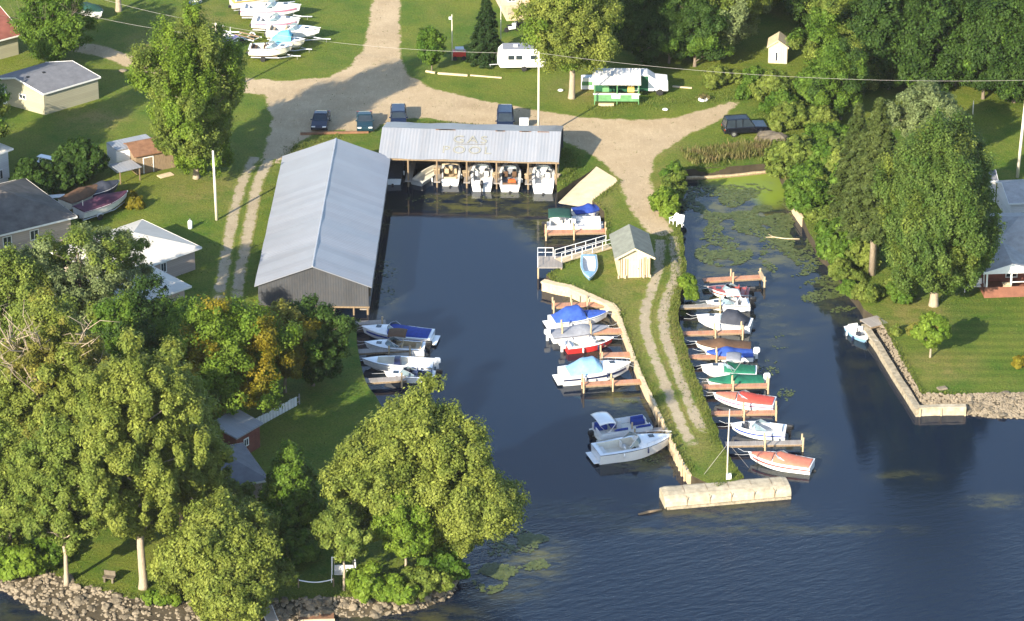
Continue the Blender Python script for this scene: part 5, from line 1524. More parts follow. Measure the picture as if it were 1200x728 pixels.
dock('narrow faded dock beside the white boat with charcoal canvas', (797, 359), (846, 357.5), .65, 'dockgrey', piles=(.95,), group=G)
dock('pale red dock just behind the brown covered boat', (797, 390.5), (872, 388), .75, piles=(.55, .97), group=G)
dock('red dock between the royal blue covered boat and green topped boat', (798, 418), (862, 417), .75, piles=(.65,), group=G)
dock('red dock between the green covered boat and the red covered boat', (816, 453), (901, 451), .75, piles=(.5, .98), group=G)
dock('red dock just behind the white boat with blue stripe', (832, 484), (911, 482.5), .75, piles=(.5, .98), group=G)
dock('pale plank dock behind the faded red covered boat, nearest the pier', (850, 520), (942, 518), .8, 'dockgrey', piles=(.5, .98), group=G)
dock('grey dock behind the cruiser with royal blue cover, beside the boathouse', (406, 379), (452, 377), .9, 'dockgrey', piles=(.9,), group=G, both=False)
dock('grey dock between the brown topped boat and the white console boat', (414, 412), (482, 408), .9, 'dockgrey', piles=(.6, .97), group=G, both=False)
dock('grey dock beside the small boat, half hidden by the big tree', (414, 447), (476, 443), .9, 'dockgrey', piles=(.9,), group=G, both=False)
dk, L = dock('red dock with stout piles along the pontoon boat', (638, 272), (714, 270), 1.0, piles=(.02, .45, .95), group=G, ph=.7)
dk, L = dock('small grey plank landing above the blue and white paddle boat', (1014, 379), (1034, 374), 1.9, 'dockgrey', z=1.02, piles=(), group=G, name='landing')

# gangway with white rails
pf = at(632, 326, 0); gw = thing('gangway', 'wooden gangway with white pipe rails rising to the spit', 'gangway', (pf.x, pf.y, 0))
mb = MB(); mb.box(-.2, 2.3, -.2, 2.6, 1.15, 1.25); mb.build('platform', MAT['dockgrey'], gw)
a, b = Vector((1.9, 1.5, 1.27)), at(714, 288, 1.15) - pf; b.z = 1.15
dd = (b - a); nn = Vector((-dd.y, dd.x, 0)).normalized()
mb = MB(); v = [a - nn * .55, b - nn * .55, b + nn * .55, a + nn * .55]; mb.add([tuple(p) for p in v] + [(p.x, p.y, p.z - .12) for p in v], [(0, 1, 2, 3), (7, 6, 5, 4), (0, 4, 5, 1), (1, 5, 6, 2), (2, 6, 7, 3), (3, 7, 4, 0)]); mb.build('ramp', MAT['palewood'], gw)
mb = MB()
for sg in (-1, 1):
    mb.tube([a + nn * .55 * sg + Vector((0, 0, .95)), b + nn * .55 * sg + Vector((0, 0, .95))], .035, 6)
    mb.tube([a + nn * .55 * sg + Vector((0, 0, .5)), b + nn * .55 * sg + Vector((0, 0, .5))], .025, 6)
    for k in range(6):
        q = a.lerp(b, k / 5) + nn * .55 * sg; mb.tube([q, q + Vector((0, 0, .97))], .03, 6)
for (x0, y0), (x1, y1) in (((-.15, -.15), (-.15, 2.5)), ((-.15, 2.5), (1.4, 2.5))):
    mb.tube([(x0, y0, 2.2), (x1, y1, 2.2)], .035, 6); mb.tube([(x0, y0, 1.7), (x1, y1, 1.7)], .025, 6)
    for k in range(3): mb.tube([(x0 + (x1 - x0) * k / 2, y0 + (y1 - y0) * k / 2, 1.2), (x0 + (x1 - x0) * k / 2, y0 + (y1 - y0) * k / 2, 2.22)], .035, 6)
mb.build('railing', MAT['white'], gw)
for x, y in ((-.1, -.1), (2.2, -.1), (-.1, 2.5), (2.2, 2.5)):
    mb = MB(); mb.tube([(x, y, -1), (x, y, 1.15)], .09, 7); mb.build('pile', MAT['pile'], gw)

# ------------------------------------------------------------------ boats along the west bank
boat('cabin_cruiser', 'white cruiser with long royal blue cover beside the boathouse', (424, 384.5), (507, 391), 2.6, fb=.95, ck=(.06, .58), shield=.6, stripe='royal', cover='cockpit', canvas_c='royal', platform=True, cuddy=.25)
boat('motorboat', 'white motorboat with dark brown folding top on the west bank', (427, 402.5), (498, 405), 2.2, fb=.8, ck=(.05, .58), shield=.6, bimini=(.30, .60, 1.45, 'brown'), liner='tan', seat_m='tan', outboard='black')
boat('fishing_boat', 'open white fishing boat with dark blue covered console', (424, 422), (508, 425), 2.4, fb=.8, ck=(.05, .78), seats=False, console=True, canvas_c='navy', outboard='white', hatch=False, liner='offwhite')
boat('motorboat', 'small white motorboat with navy interior and black outboard by the big tree', (450, 437.5), (510, 438.5), 1.9, fb=.65, ck=(.06, .60), shield=.62, outboard='black', liner='navy', seat_m='navy')

# boats along the west side of the spit
boat('motorboat', 'white motorboat fully covered in bright blue canvas, cockpit and bow', (713, 366.5), (645, 374), 2.4, fb=.85, ck=(.05, .55), shield=.56, cover='camper', canvas_c='blue', cover2='blue', stripe=None, platform=True)
boat('motorboat', 'white motorboat under a smooth grey cover behind the red dock', (714, 384), (646, 391), 2.2, fb=.75, ck=(.05, .6), cover='full', canvas_c='grey', hatch=False, outboard='white')
boat('bowrider', 'red and white open boat with bright red hull', (719, 397), (663, 404), 1.9, fb=.75, hull='redgel', ck=(.05, .82), shield=None, hatch=False, outboard='white', liner='offwhite', rail='white')
boat('cabin_cruiser', 'large white cruiser with pale blue canvas top and navy line', (739, 427), (657, 435.5), 2.75, fb=1.1, ck=(.10, .54), shield=.55, stripe='navy', cover='camper', canvas_c='sky', cuddy=.35, bowrail=True, platform=True)
pontoon('deck_boat', 'white deck boat with square white canopy and blue seats', (764, 497), (696, 508), 2.5, 'white', 'royal', 'offwhite', 'white', canopy_t=(.02, .30))
boat('cabin_cruiser', 'large plain white cruiser moored nearest the pier head', (787.5, 512.5), (698, 526), 2.9, fb=1.15, ck=(.05, .52), shield=.54, cuddy=.42, bowrail=True, platform=True, liner='offwhite')
pontoon('pontoon_boat', 'pontoon boat with white furniture and dark green canopy', (709, 264), (641, 264), 2.5, 'dkgreen', 'seat', 'greywhite', 'white', canopy_t=(.02, .42))
boat('motorboat', 'small boat under a blue cover behind the pontoon boat', (709, 243), (672, 247), 1.9, fb=.7, ck=(.05, .55), cover='full', canvas_c='royal', hatch=False)

# boats along the east side of the spit
boat('motorboat', 'maroon and white motorboat beside the T ended dock', (829, 338), (878, 341), 2.0, fb=.72, ck=(.06, .55), shield=.56, hull='white', deck='maroon', stripe='maroon', liner='maroon', seat_m='maroon', outboard='black')
boat('motorboat', 'white motorboat with open white top and black outboard', (827, 355), (878, 353.5), 2.0, fb=.75, ck=(.05, .58), shield=.58, bimini=(.22, .55, 1.25, 'white'), outboard='black')
boat('cabin_cruiser', 'white cuddy boat with charcoal canvas enclosure', (816, 371.5), (881, 377.5), 2.3, fb=.9, ck=(.05, .52), shield=.53, cover='camper', canvas_c='charcoal', cuddy=.3)
boat('motorboat', 'boat fully covered in brown canvas beside the pale red dock', (814.5, 402.5), (880, 405), 2.1, fb=.75, hull='offwhite', ck=(.05, .58), cover='full', canvas_c='brown', hatch=False)
boat('motorboat', 'white boat under royal blue cover, close against the brown one', (826, 414), (882, 413), 1.9, fb=.7, ck=(.05, .6), cover='full', canvas_c='blue', hatch=False, outboard='white')
boat('cabin_cruiser', 'white boat with grey folding top and green cockpit canvas', (821, 430.5), (887, 433), 2.2, fb=.9, ck=(.05, .55), shield=.56, cover='cockpit', canvas_c='green', cuddy=.25, bimini=(.28, .55, 1.45, 'grey'))
boat('motorboat', 'low boat under a deep green cover, tight against the dock', (828, 447), (894, 443.5), 1.9, fb=.65, ck=(.05, .55), cover='full', canvas_c='green', hatch=False, outboard='white')
boat('motorboat', 'white motorboat under a strong red cover with pale red bow', (835.5, 462.5), (908, 470), 2.2, fb=.8, ck=(.04, .56), shield=.57, cover='cockpit', canvas_c='redc', cover2='orangec', stripe='pinkstripe')
boat('bowrider', 'white bowrider with blue stripe and open navy cockpit', (856, 498.5), (921, 503), 2.3, fb=.8, ck=(.06, .80), shield=.55, stripe='royal', hatch=False, liner='greywhite', seats=True, outboard='black')
boat('motorboat', 'white motorboat with faded red cover and maroon line, nearest the pier', (877, 532), (952, 543), 2.3, fb=.8, ck=(.04, .55), shield=.56, cover='cockpit', canvas_c='orangec', cover2='orangec', stripe='maroon')

# boats in the open boathouse: sterns to the water
boat('motorboat', 'grey boat with dark cover in the corner berth of the boathouse', (462, 178), (460, 209), 2.1, fb=.8, ck=(.05, .6), cover='full', canvas_c='charcoal', hatch=False)
boat('rowing_boat', 'open aluminium rowing boat lying slantwise in the boathouse', (519, 191), (488, 212), 1.7, fb=.55, hull='alu', deck='offwhite', ck=(.05, .92), seats=False, hatch=False, liner='offwhite')
boat('motorboat', 'white motorboat with tan seats in the berth under the roof lettering', (529, 186), (527.5, 211), 2.1, fb=.75, ck=(.05, .6), shield=.62, bimini=(.3, .55, 1.2, 'tan'), seat_m='tan', liner='tan')
boat('motorboat', 'wide white motorboat with black engine on its stern, in the boathouse', (565, 186), (564.5, 216), 2.4, fb=.9, ck=(.10, .6), shield=.62, outboard='black')
boat('motorboat', 'grey sterned motorboat with brown seats, in the boathouse', (598, 187), (597.5, 218), 2.3, fb=.75, hull='greywhite', ck=(.05, .6), shield=.62, seat_m='brown', liner='grey')
bx = at(600, 213, .75); mb = MB(); mb.cbox((0, 0, .25), (.8, .6, .5), .3, .85); tag(mb.build('life_jacket_pile', MAT['orange'], None, (bx.x, bx.y, .5), bevel=.06), 'orange heap of life jackets in the grey sterned boat under the roof', 'life jackets')
boat('motorboat', 'plain white motorboat with high stern in the end berth of the boathouse', (637, 187), (636.5, 218), 2.45, fb=.95, ck=(.06, .6), shield=.62, liner='white')

for k, (x, y) in enumerate([(512, 203), (546, 206), (581, 208), (619, 209), (653, 210)]):
    p = at(x, y, .75); cr = thing('crate', 'brown slatted crate standing on a walkway between the boathouse berths', 'crate', (p.x, p.y, .72), .3 * k, 'crates on the boathouse walkways')
    mb = MB(); mb.box(-.3, .3, -.25, .25, 0, .5); mb.build('body', MAT['wood'], cr, bevel=.02); mb = MB(); mb.box(-.33, .33, -.28, .28, .5, .56); mb.build('lid', MAT['tan'], cr)
# small boat pulled up on the grass, and the paddle boat by the landing
boat('rowing_boat', 'small pale blue boat pulled up on the grass below the gangway', (691, 327), (690, 298), 1.7, z=ZL, fb=.55, hull='sky', deck='sky', ck=(.08, .72), seats=False, hatch=False, liner='greywhite')
boat('paddle_boat', 'small blue and white boat tied at the stone landing', (1016, 399), (997, 381), 1.6, fb=.5, hull='sky', deck='white', ck=(.10, .75), seats=True, hatch=False, outboard=None)

# boats stored on trailers in the grass, top
def stored(lab, bow, stern, **kw):
    zz = ZL + .72
    r, L, B, zs, X = boat(kw.pop('name', 'motorboat'), lab, bow, stern, kw.pop('beam', 2.4), z=zz, px_h=zz + .7, group='boats stored on the grass', **kw)
    v = Vector((math.cos(r.rotation_euler.z), math.sin(r.rotation_euler.z)))
    t = thing('boat_trailer', 'trailer under the ' + lab.split(',')[0], 'trailer', (r.location.x, r.location.y, ZL), r.rotation_euler.z, 'trailers under the stored boats')
    mb = MB()
    for sg in (-1, 1): mb.tube([(.1, sg * .75, .42), (L * .7, sg * .75, .42), (L * 1.02, 0.03 * sg, .42), (L * 1.18, 0.03 * sg, .42)], .06, 6)
    for x in (.3, L * .35, L * .65): mb.tube([(x, -.75, .42), (x, .75, .42)], .05, 6)
    mb.build('frame', MAT['galv'], t)
    for sg in (-1, 1):
        mb = MB(); mb.tube([(L * .33, sg * .85, .3), (L * .33, sg * 1.05, .3)], .3, 14); mb.build('wheel', MAT['rubber'], t)
        mb = MB(); mb.box(.1, L * .65, sg * .45 - .05, sg * .45 + .05, .45, .6); mb.build('bunk', MAT['wood'], t)
    mb = MB(); mb.tube([(L * 1.1, 0, 0), (L * 1.1, 0, .5)], .04, 6); mb.build('jack', MAT['metal'], t)
    return r
stored('cream hulled boat at the far end of the stored row', (334, -6), (271, 1), hull='offwhite', deck='yellow', fb=.9, ck=(.05, .55), shield=.56)
stored('white cruiser with magenta line, second in the stored row', (353, 10), (283, 9), hull='white', fb=1.0, beam=2.5, ck=(.05, .55), shield=.56, stripe='pinkstripe', cuddy=.25)
stored('white boat with dark windshield, in the middle of the stored row', (352, 25), (296, 23), fb=.9, ck=(.08, .55), shield=.55, cuddy=.2, stripe='pinkstripe')
stored('white boat with tan seats beside the turquoise covered one', (376, 36), (313, 34), fb=.9, ck=(.05, .55), shield=.56, seat_m='tan')
stored('pale boat half wrapped in turquoise canvas', (358, 48), (317, 46), fb=.8, hull='offwhite', ck=(.05, .60), cover='camper', canvas_c='turq', beam=2.1)
stored('cream open boat with brown seats, nearest the gravel road', (343, 56), (292, 55), fb=.85, hull='offwhite', ck=(.05, .6), shield=.6, seat_m='brown', liner='offwhite')
stored('violet and white boat close beside the tall leafy tree', (243, 56), (272, 41), fb=.85, hull='white', deck='violet', ck=(.08, .45), shield=.46, beam=2.1, stripe='violet')
trailer('empty white boat trailer lying between the violet boat and the stored row', (262, 36), (302, 46), m='white')
boat('motorboat', 'boat under a dark green cover at the top margin, under the trees', (120, 16), (94, 4), 2.2, z=ZL + .25, fb=.8, hull='greywhite', ck=(.05, .58), cover='full', canvas_c='dkgreen', hatch=False)
boat('rowing_boat', 'small blue boat lying on the far grass at the top margin', (238, -1), (222, 0), 1.6, z=ZL, fb=.5, hull='royal', deck='offwhite', ck=(.05, .9), seats=False, hatch=False)
# covered boats in the yard on the left
trailer('galvanised trailer under the plum covered boat', (153, 235), (92, 256), m='galv')
boat('motorboat', 'boat under a plum coloured cover on a silver trailer', (150, 229), (92, 248), 2.4, z=ZL + .7, px_h=ZL + 1.2, fb=.85, hull='greywhite', ck=(.05, .58), cover='full', canvas_c='purple', hatch=False)
boat('motorboat', 'boat under a brown tarpaulin behind the plum covered boat', (118, 220), (76, 238), 2.3, z=ZL + .6, px_h=ZL + 1.1, fb=.8, hull='offwhite', ck=(.05, .58), cover='full', canvas_c='brown', hatch=False)
boat('motorboat', 'dark hulled boat under black canvas in the shaded yard', (140, 216), (102, 227), 2.2, z=ZL + .6, px_h=ZL + 1.1, fb=.8, hull='navy', ck=(.05, .58), cover='full', canvas_c='charcoal', hatch=False)

# ------------------------------------------------------------------ vehicles
def gpos(px, py): return at(px, py, ZL + .01)
car('parked_car', 'dark blue sedan parked by the gravel, pale trim lines, nearest the tall tree', 'car', gpos(376, 147), R(-93), 'carblue', style='sedan', group='cars parked by the boathouses')
car('parked_car', 'dark teal sedan with bright headlights parked beside the boathouse corner', 'car', gpos(427.5, 148), R(-87), 'carteal', style='sedan', group='cars parked by the boathouses')
car('parked_car', 'dark car half hidden by the lettered roof, beside the teal sedan', 'car', gpos(467, 143), R(-88), 'carblue', style='van', group='cars parked by the boathouses')
car('parked_car', 'dark blue van behind the lettered roof, near the white mast', 'car', gpos(592, 147), R(-90), 'carblue', L=4.6, Wd=1.85, H=1.7, style='van', group='cars parked by the boathouses')
car('sports_utility_vehicle', 'black off road car parked on grass by the brown reeds', 'car', gpos(873, 156), R(10), 'carblack', L=4.9, Wd=1.95, H=1.92, style='suv')
# camper behind the maples
p = gpos(611, 84); cr = thing('camper_trailer', 'white camper trailer with rounded ends and grey roof', 'camper', p, R(2))
mb = MB(); pf_ = [(-2.4, .45), (-2.75, 1.1), (-2.6, 2.1), (-2.1, 2.6), (2.3, 2.6), (2.75, 2.1), (2.8, 1.0), (2.5, .45)]; mb.side(pf_, 0, 2.3); mb.build('body', MAT['white'], cr, bevel=.12)
mb = MB(); mb.cbox((0.1, 1.15, 2.64), (4.4, 2.1, .06)); mb.build('roof', MAT['grey'], cr, bevel=.03)
for x in (-1.15, -.25, 1.4):
    mb = MB(); mb.box(x - .36, x + .36, -.03, -.003, 1.45, 1.95); mb.build('window', MAT['glass'], cr)
mb = MB(); mb.cbox((-.6, 1.1, 2.75), (.5, .5, .18)); mb.build('vent', MAT['white'], cr, bevel=.03)
for y in (0.1, 2.2):
    mb = MB(); mb.tube([(.3, y - .1, .33), (.3, y + .1, .33)], .33, 14); mb.build('wheel', MAT['rubber'], cr)
mb = MB(); mb.tube([(-2.5, 1.15, .5), (-3.6, 1.15, .45)], .05, 6); mb.tube([(-3.5, 1.15, 0), (-3.5, 1.15, .5)], .04, 6); mb.build('drawbar', MAT['galv'], cr)
# second camper under the stall
p = gpos(771, 112); cr = thing('camper_trailer', 'boxy white camper with a deep green door, beside the green stall', 'camper', p, R(0))
mb = MB(); mb.side([(-3.0, .5), (-3.0, 2.5), (-1.2, 2.5), (-.3, 1.9), (1.1, 1.75), (1.15, .5)], 0, 2.0); mb.build('body', MAT['white'], cr, bevel=.08)
mb = MB(); mb.box(-2.1, -1.1, -.03, -.003, .55, 2.3); mb.build('door', MAT['deepgreen'], cr)
mb = MB(); mb.box(-2.9, -2.25, -.03, -.003, 1.35, 2.1); mb.build('window', MAT['glass'], cr)
mb = MB(); mb.box(-2.9, -2.3, -.028, -.002, .6, 1.2); mb.build('panel', MAT['deepgreen'], cr)
for x in (.2,):
    mb = MB(); mb.tube([(x, -.1, .38), (x, .15, .38)], .38, 16); mb.build('wheel', MAT['rubber'], cr); mb = MB(); mb.tube([(x, 1.85, .38), (x, 2.1, .38)], .38, 16); mb.build('wheel', MAT['rubber'], cr)
# green stall
p = gpos(696, 123); st = thing('market_stall', 'green stall with white corrugated lean-to roof and counter', 'stall', p, R(-1))
mb = MB(); mb.box(0, 5.0, -.06, .0, .45, 1.25); mb.build('front_panel', MAT['stallgreen'], st)
mb = MB(); mb.box(-.1, 5.1, -.12, .25, 1.25, 1.31); mb.build('counter', MAT['white'], st)
for x in (0.02, 2.5, 4.9):
    for y in (0.02, 3.4):
        mb = MB(); mb.box(x, x + .1, y, y + .1, -.1, 2.55 if y > 1 else 2.3); mb.build('post', MAT['stallgreen'], st)
mb = MB(); mb.add([(-.2, .35, 2.25), (5.2, .35, 2.25), (5.2, 3.9, 2.85), (-.2, 3.9, 2.85)], [(0, 1, 2, 3)]); mb.build('roof', MAT['whitetin'], st, thick=.06)
mb = MB(); mb.box(0, 5, 3.3, 3.36, .3, 2.5); mb.build('back_panel', MAT['deepgreen'], st)
for x, w_, m_ in ((1.95, .95, 'white'), (4.2, .75, 'white')):
    mb = MB(); mb.box(x, x + w_, -.10, -.062, .82, 1.24); mb.build('notice_board', MAT[m_], st)
for x, m_ in ((.9, 'stallgreen'), (3.7, 'yellow')):
    mb = MB(); mb.cbox((x + .4, .8, 1.55), (.75, .5, .5)); mb.build('shelf_box', MAT[m_], st, bevel=.03)
mb = MB(); mb.box(.5, 2.2, -.5, -.15, .05, .3); mb.build('bench', MAT['palewood'], st)
p = gpos(681, 106); m_ = MB(); ct = thing('ice_chest', 'white chest with a green band beside the stall, under the leafy tree', 'chest', p)
m_.box(0, 1.5, 0, 1.0, .1, 1.5); m_.build('body', MAT['white'], ct, bevel=.05); m_ = MB(); m_.box(.05, 1.5, -.04, -.003, .6, 1.05); m_.build('band', MAT['stallgreen'], ct)
# red wagon
p = gpos(538, 69); wg_ = thing('garden_wagon', 'dark red garden wagon with grey load by the lamp post', 'wagon', p, R(5))
mb = MB(); mb.box(-.75, .75, -.5, .5, .4, 1.0); mb.build('tub', MAT['redgel'], wg_, bevel=.04)
mb = MB(); mb.box(-.45, .55, -.45, .45, 1.0, 1.35); mb.build('load', MAT['galv'], wg_, bevel=.04)
for x in (-.5, .5):
    for y in (-.55, .55):
        mb = MB(); mb.tube([(x, y - .06, .25), (x, y + .06, .25)], .25, 12); mb.build('wheel', MAT['rubber'], wg_)
mb = MB(); mb.tube([(-.75, 0, .5), (-1.6, 0, .9)], .03, 5); mb.build('handle', MAT['black'], wg_)
# motorbikes by the porch
for k, (x, y, m_) in enumerate([(600, 37, 'white'), (608, 33, 'black')]):
    p = gpos(x, y); mbk = thing('motorbike', ['white faired motorbike standing below the wooden porch', 'black motorbike standing below the wooden porch'][k], 'motorbike', p, R(25), 'motorbikes by the porch')
    for xx in (-.7, .7):
        mb = MB(); mb.tube([(xx, -.07, .3), (xx, .07, .3)], .3, 14); mb.build('wheel', MAT['rubber'], mbk)
    mb = MB(); mb.cbox((0, 0, .5), (.9, .3, .4)); mb.cbox((.25, 0, .85), (.5, .32, .3), 0, .8); mb.build('body', MAT[m_], mbk, bevel=.04)
    mb = MB(); mb.cbox((-.35, 0, .8), (.65, .28, .12)); mb.build('seat', MAT['black'], mbk, bevel=.03)
    mb = MB(); mb.tube([(.45, -.35, 1.1), (.5, 0, 1.05), (.45, .35, 1.1)], .03, 5); mb.tube([(.5, 0, 1.05), (.7, 0, .3)], .04, 5); mb.build('handlebar', MAT['metal'], mbk)
# white cabinet behind the lettered roof
p = gpos(614, 149); mb = MB(); cb = thing('utility_cabinet', 'small white cabinet behind the lettered roof beside the white mast', 'cabinet', p); mb.box(-.5, .5, -.3, .3, 0, 1.0); mb.build('body', MAT['white'], cb, bevel=.03); mb = MB(); mb.box(-.4, .4, -.33, -.303, .15, .8); mb.build('door', MAT['greywhite'], cb)

# ------------------------------------------------------------------ poles and wires
_, t1 = pole('wooden pole standing alone between tall tree and wheel tracks', (254, 258), 7.7, m='palepole', lean=(-.12, 0))
_, t2 = pole('tall white pole rising behind the lettered roof', (631, 164), 10.2, .11, 'palepole', name='utility_pole')
_, t3 = pole('tall pale utility pole at the lawn beyond the big maple', (1192, 208), 11.2, .15, 'palepole', lean=(.45, 0))
_, t4 = pole('pale pole half hidden behind the crown of the tall tree', (256, 112), 8.6, .13, 'palepole', cross=True)
pole('thin pale post in the dark clearing before the wood', (1140, 134), 1.6, .06, 'palepole', name='post')
pole('thin tan post beside the plum covered boat', (98, 258), 2.2, .05, 'palepole', name='post')
lp, _ = pole('thin white lamp post between young tree and red wagon', (530, 71), 5.6, .06, 'palepole', name='lamp_post')
mb = MB(); mb.cbox((-.18, 0, 5.15), (.35, .25, .3)); mb.build('lamp', MAT['lamp'], lp, bevel=.03)
pole('thin white mast standing at the end of the camper trailer', (587, 57), 5.2, .05, 'palepole', name='post')
wire('wire running from the tree side pole to the white pole', t4 + Vector((0, 0, -.2)), t2 + Vector((0, 0, -.15)), .9)
wire('long wire from the white pole toward the lawn pole by the wood', t2 + Vector((0, 0, -.15)), t3 + Vector((0, 0, -.2)), 1.1)
wire('upper wire over the shaded grass at the upper corner', at(60, -20, 9), t4 + Vector((0, 0, -.1)), .5)
wire('lower wire over the shaded grass at the upper corner', at(40, 2, 8), t4 + Vector((0, 0, -1.6)), .5)
wire('wire leading away from the lawn pole', t3 + Vector((0, 0, -.2)), t3 + Vector((30, 2, 0)), .8)

# ------------------------------------------------------------------ small things on land
def timber(label, a, b, w=.25, h=.22, m='palewood', name='timber'):
    p, q = at(*a, ZL), at(*b, ZL); d = q - p
    mb = MB(); mb.box(0, Vector((d.x, d.y)).length, -w / 2, w / 2, 0, h)
    o = mb.build(name, MAT[m], None, (p.x, p.y, ZL), math.atan2(d.y, d.x), bevel=.03)
    return tag(o, label, 'timber')
timber('short pale timber edging the lawn by the young tree', (499, 84.5), (510, 86.5))
timber('long pale timber edging the lawn near the camper', (513, 87), (548, 89.5))
timber('thin pale timber lying in the grass below the camper', (551, 89), (588, 92), .18, .15)
timber('pale plank lying in the grass beyond the stall', (788, 102), (811, 104), .25, .15)
timber('weathered rusty beam lying before the two parked sedans', (352, 158), (432, 156), .28, .25, 'rust')
timber('pale plank lying at the foot of the old wooden outbuilding', (186, 208), (202, 204), .9, .1)
for k, (x, y, lab) in enumerate([(789, 262, 'white plastic garden chair on the spit, facing the hut'), (797, 265, 'white plastic garden chair at the very edge of the pond')]):
    p = gpos(x, y); ch = thing('garden_chair', lab, 'chair', p, R(-50 + 30 * k), 'white garden chairs')
    mb = MB(); mb.cbox((0, 0, .4), (.6, .6, .07)); mb.build('seat', MAT['white'], ch, bevel=.02)
    mb = MB(); mb.add([(-.3, .27, .42), (.3, .27, .42), (.27, .5, 1.05), (-.27, .5, 1.05)], [(0, 1, 2, 3)]); mb.build('backrest', MAT['white'], ch, thick=.05)
    for sx in (-1, 1):
        mb = MB(); mb.cbox((sx * .31, 0, .62), (.09, .62, .05)); mb.build('armrest', MAT['white'], ch, bevel=.01)
        for sy in (-1, 1):
            mb = MB(); mb.box(sx * .28 - .03, sx * .28 + .03, sy * .26 - .03, sy * .26 + .03, 0, .38 if sy > 0 else .6); mb.build('leg', MAT['white'], ch)
# white tyre planter
p = gpos(824, 118); pt_ = thing('planter', 'white painted tyre planter with dry flowers on the grass', 'planter', p)
mb = MB(); n = 16
for i in range(n):
    pass
mb.loft([[( (.42 + .17 * math.cos(b)) * math.cos(a), (.42 + .17 * math.cos(b)) * math.sin(a), .17 + .17 * math.sin(b)) for b in [2 * math.pi * q / 8 for q in range(8)]] for a in [2 * math.pi * i / n for i in range(n + 1)]]); mb.build('tyre', MAT['white'], pt_, smooth=True)
rg_ = np.random.default_rng(3); C = rg_.normal(size=(160, 3)) * [.28, .28, .15] + [0, 0, .45]; Nn = rg_.normal(size=(160, 3)) + [0, 0, .6]; Nn /= np.linalg.norm(Nn, axis=1)[:, None]
fo = leaf_mesh('foliage', C, Nn, .16, MAT['reed'], rg_); fo.parent = pt_
for x, y, lab in [(779.5, 129.5, 'scrap of white paper lying on the stall grass'), (144, 84, 'small ring of pale stones on the shaded lawn'), (657, 107, 'short white marker stone by the leafy tree'), (160, 278.5, 'nothing')]:
    if lab == 'nothing': continue
    p = gpos(x, y); mb = MB(); mb.ball((0, 0, .12), .28, 8, 5, (1.2, 1, .5) if 'ring' not in lab else (1.8, 1.5, .6))
    tag(mb.build('marker_stone' if 'paper' not in lab else 'paper_scrap', MAT['white' if 'ring' not in lab else 'rock_pale'], None, p), lab, 'stone' if 'paper' not in lab else 'litter')
for x, y, lab in [(223, 268, 'white gas bottle standing on the lawn behind the cottage')]:
    p = gpos(x, y); g_ = thing('gas_bottle', lab, 'gas bottle', p); mb = MB(); mb.tube([(0, 0, 0), (0, 0, .1), (0, 0, .8), (0, 0, .95)], [.2, .24, .24, .1], 12); mb.build('body', MAT['white'], g_, smooth=True); mb = MB(); mb.tube([(0, 0, .95), (0, 0, 1.1)], .07, 8); mb.build('valve', MAT['metal'], g_)
# picnic bench, upper left
def picnic(lab, x, y, rz, m):
    p = gpos(x, y); b_ = thing('picnic_table', lab, 'table', p, rz)
    mb = MB(); mb.box(-1.1, 1.1, -.4, .4, .72, .78); mb.build('tabletop', MAT[m], b_)
    for s in (-1, 1):
        mb = MB(); mb.box(-1.1, 1.1, s * .85 - .15, s * .85 + .15, .42, .47); mb.build('bench', MAT[m], b_)
        mb = MB(); mb.tube([(s * .8, -.8, 0), (s * .8, -.3, .72)], .05, 5); mb.tube([(s * .8, .8, 0), (s * .8, .3, .72)], .05, 5); mb.tube([(s * .8, -.9, .42), (s * .8, .9, .42)], .04, 5); mb.build('trestle', MAT[m], b_)
picnic('white picnic table on the shaded lawn between dark shrubs', 56, 192, R(-28), 'white')
picnic('pale picnic table in front of the weathered shingle roof', 64, 238, R(10), 'whitepaint')
# stone bench and chairs near the lower shore
p = gpos(128, 682); bn = thing('garden_bench', 'grey stone bench on the lakeside lawn near the rock bank', 'bench', p, R(-15))
mb = MB(); mb.box(-.5, .5, -.25, .25, .42, .52); mb.build('seat', MAT['rock'], bn); mb = MB(); mb.box(-.5, .5, .2, .27, .52, .95); mb.build('backrest', MAT['rock'], bn)
for s in (-1, 1):
    mb = MB(); mb.box(s * .35 - .08, s * .35 + .08, -.2, .2, 0, .42); mb.build('leg', MAT['rock'], bn)
# swing frame by the lower landing
p = gpos(403, 678); sw = thing('garden_swing', 'white frame garden swing behind the lower landing', 'swing', p, R(0))
mb = MB()
for s in (-1, 1):
    mb.tube([(s * 1.0, -.7, 0), (s * .95, 0, 2.0), (s * 1.0, .7, 0)], .05, 6)
mb.tube([(-1, 0, 2.0), (1, 0, 2.0)], .05, 6); mb.build('frame', MAT['white'], sw)
mb = MB(); mb.box(-.8, .8, -.3, .3, .5, .56); mb.build('seat', MAT['greywhite'], sw); mb = MB(); mb.box(-.8, .8, .28, .34, .56, 1.1); mb.build('backrest', MAT['greywhite'], sw)
mb = MB()
for s in (-1, 1): mb.tube([(s * .78, .3, 1.0), (s * .8, 0, 2.0)], .015, 4)
mb.build('chain', MAT['metal'], sw)
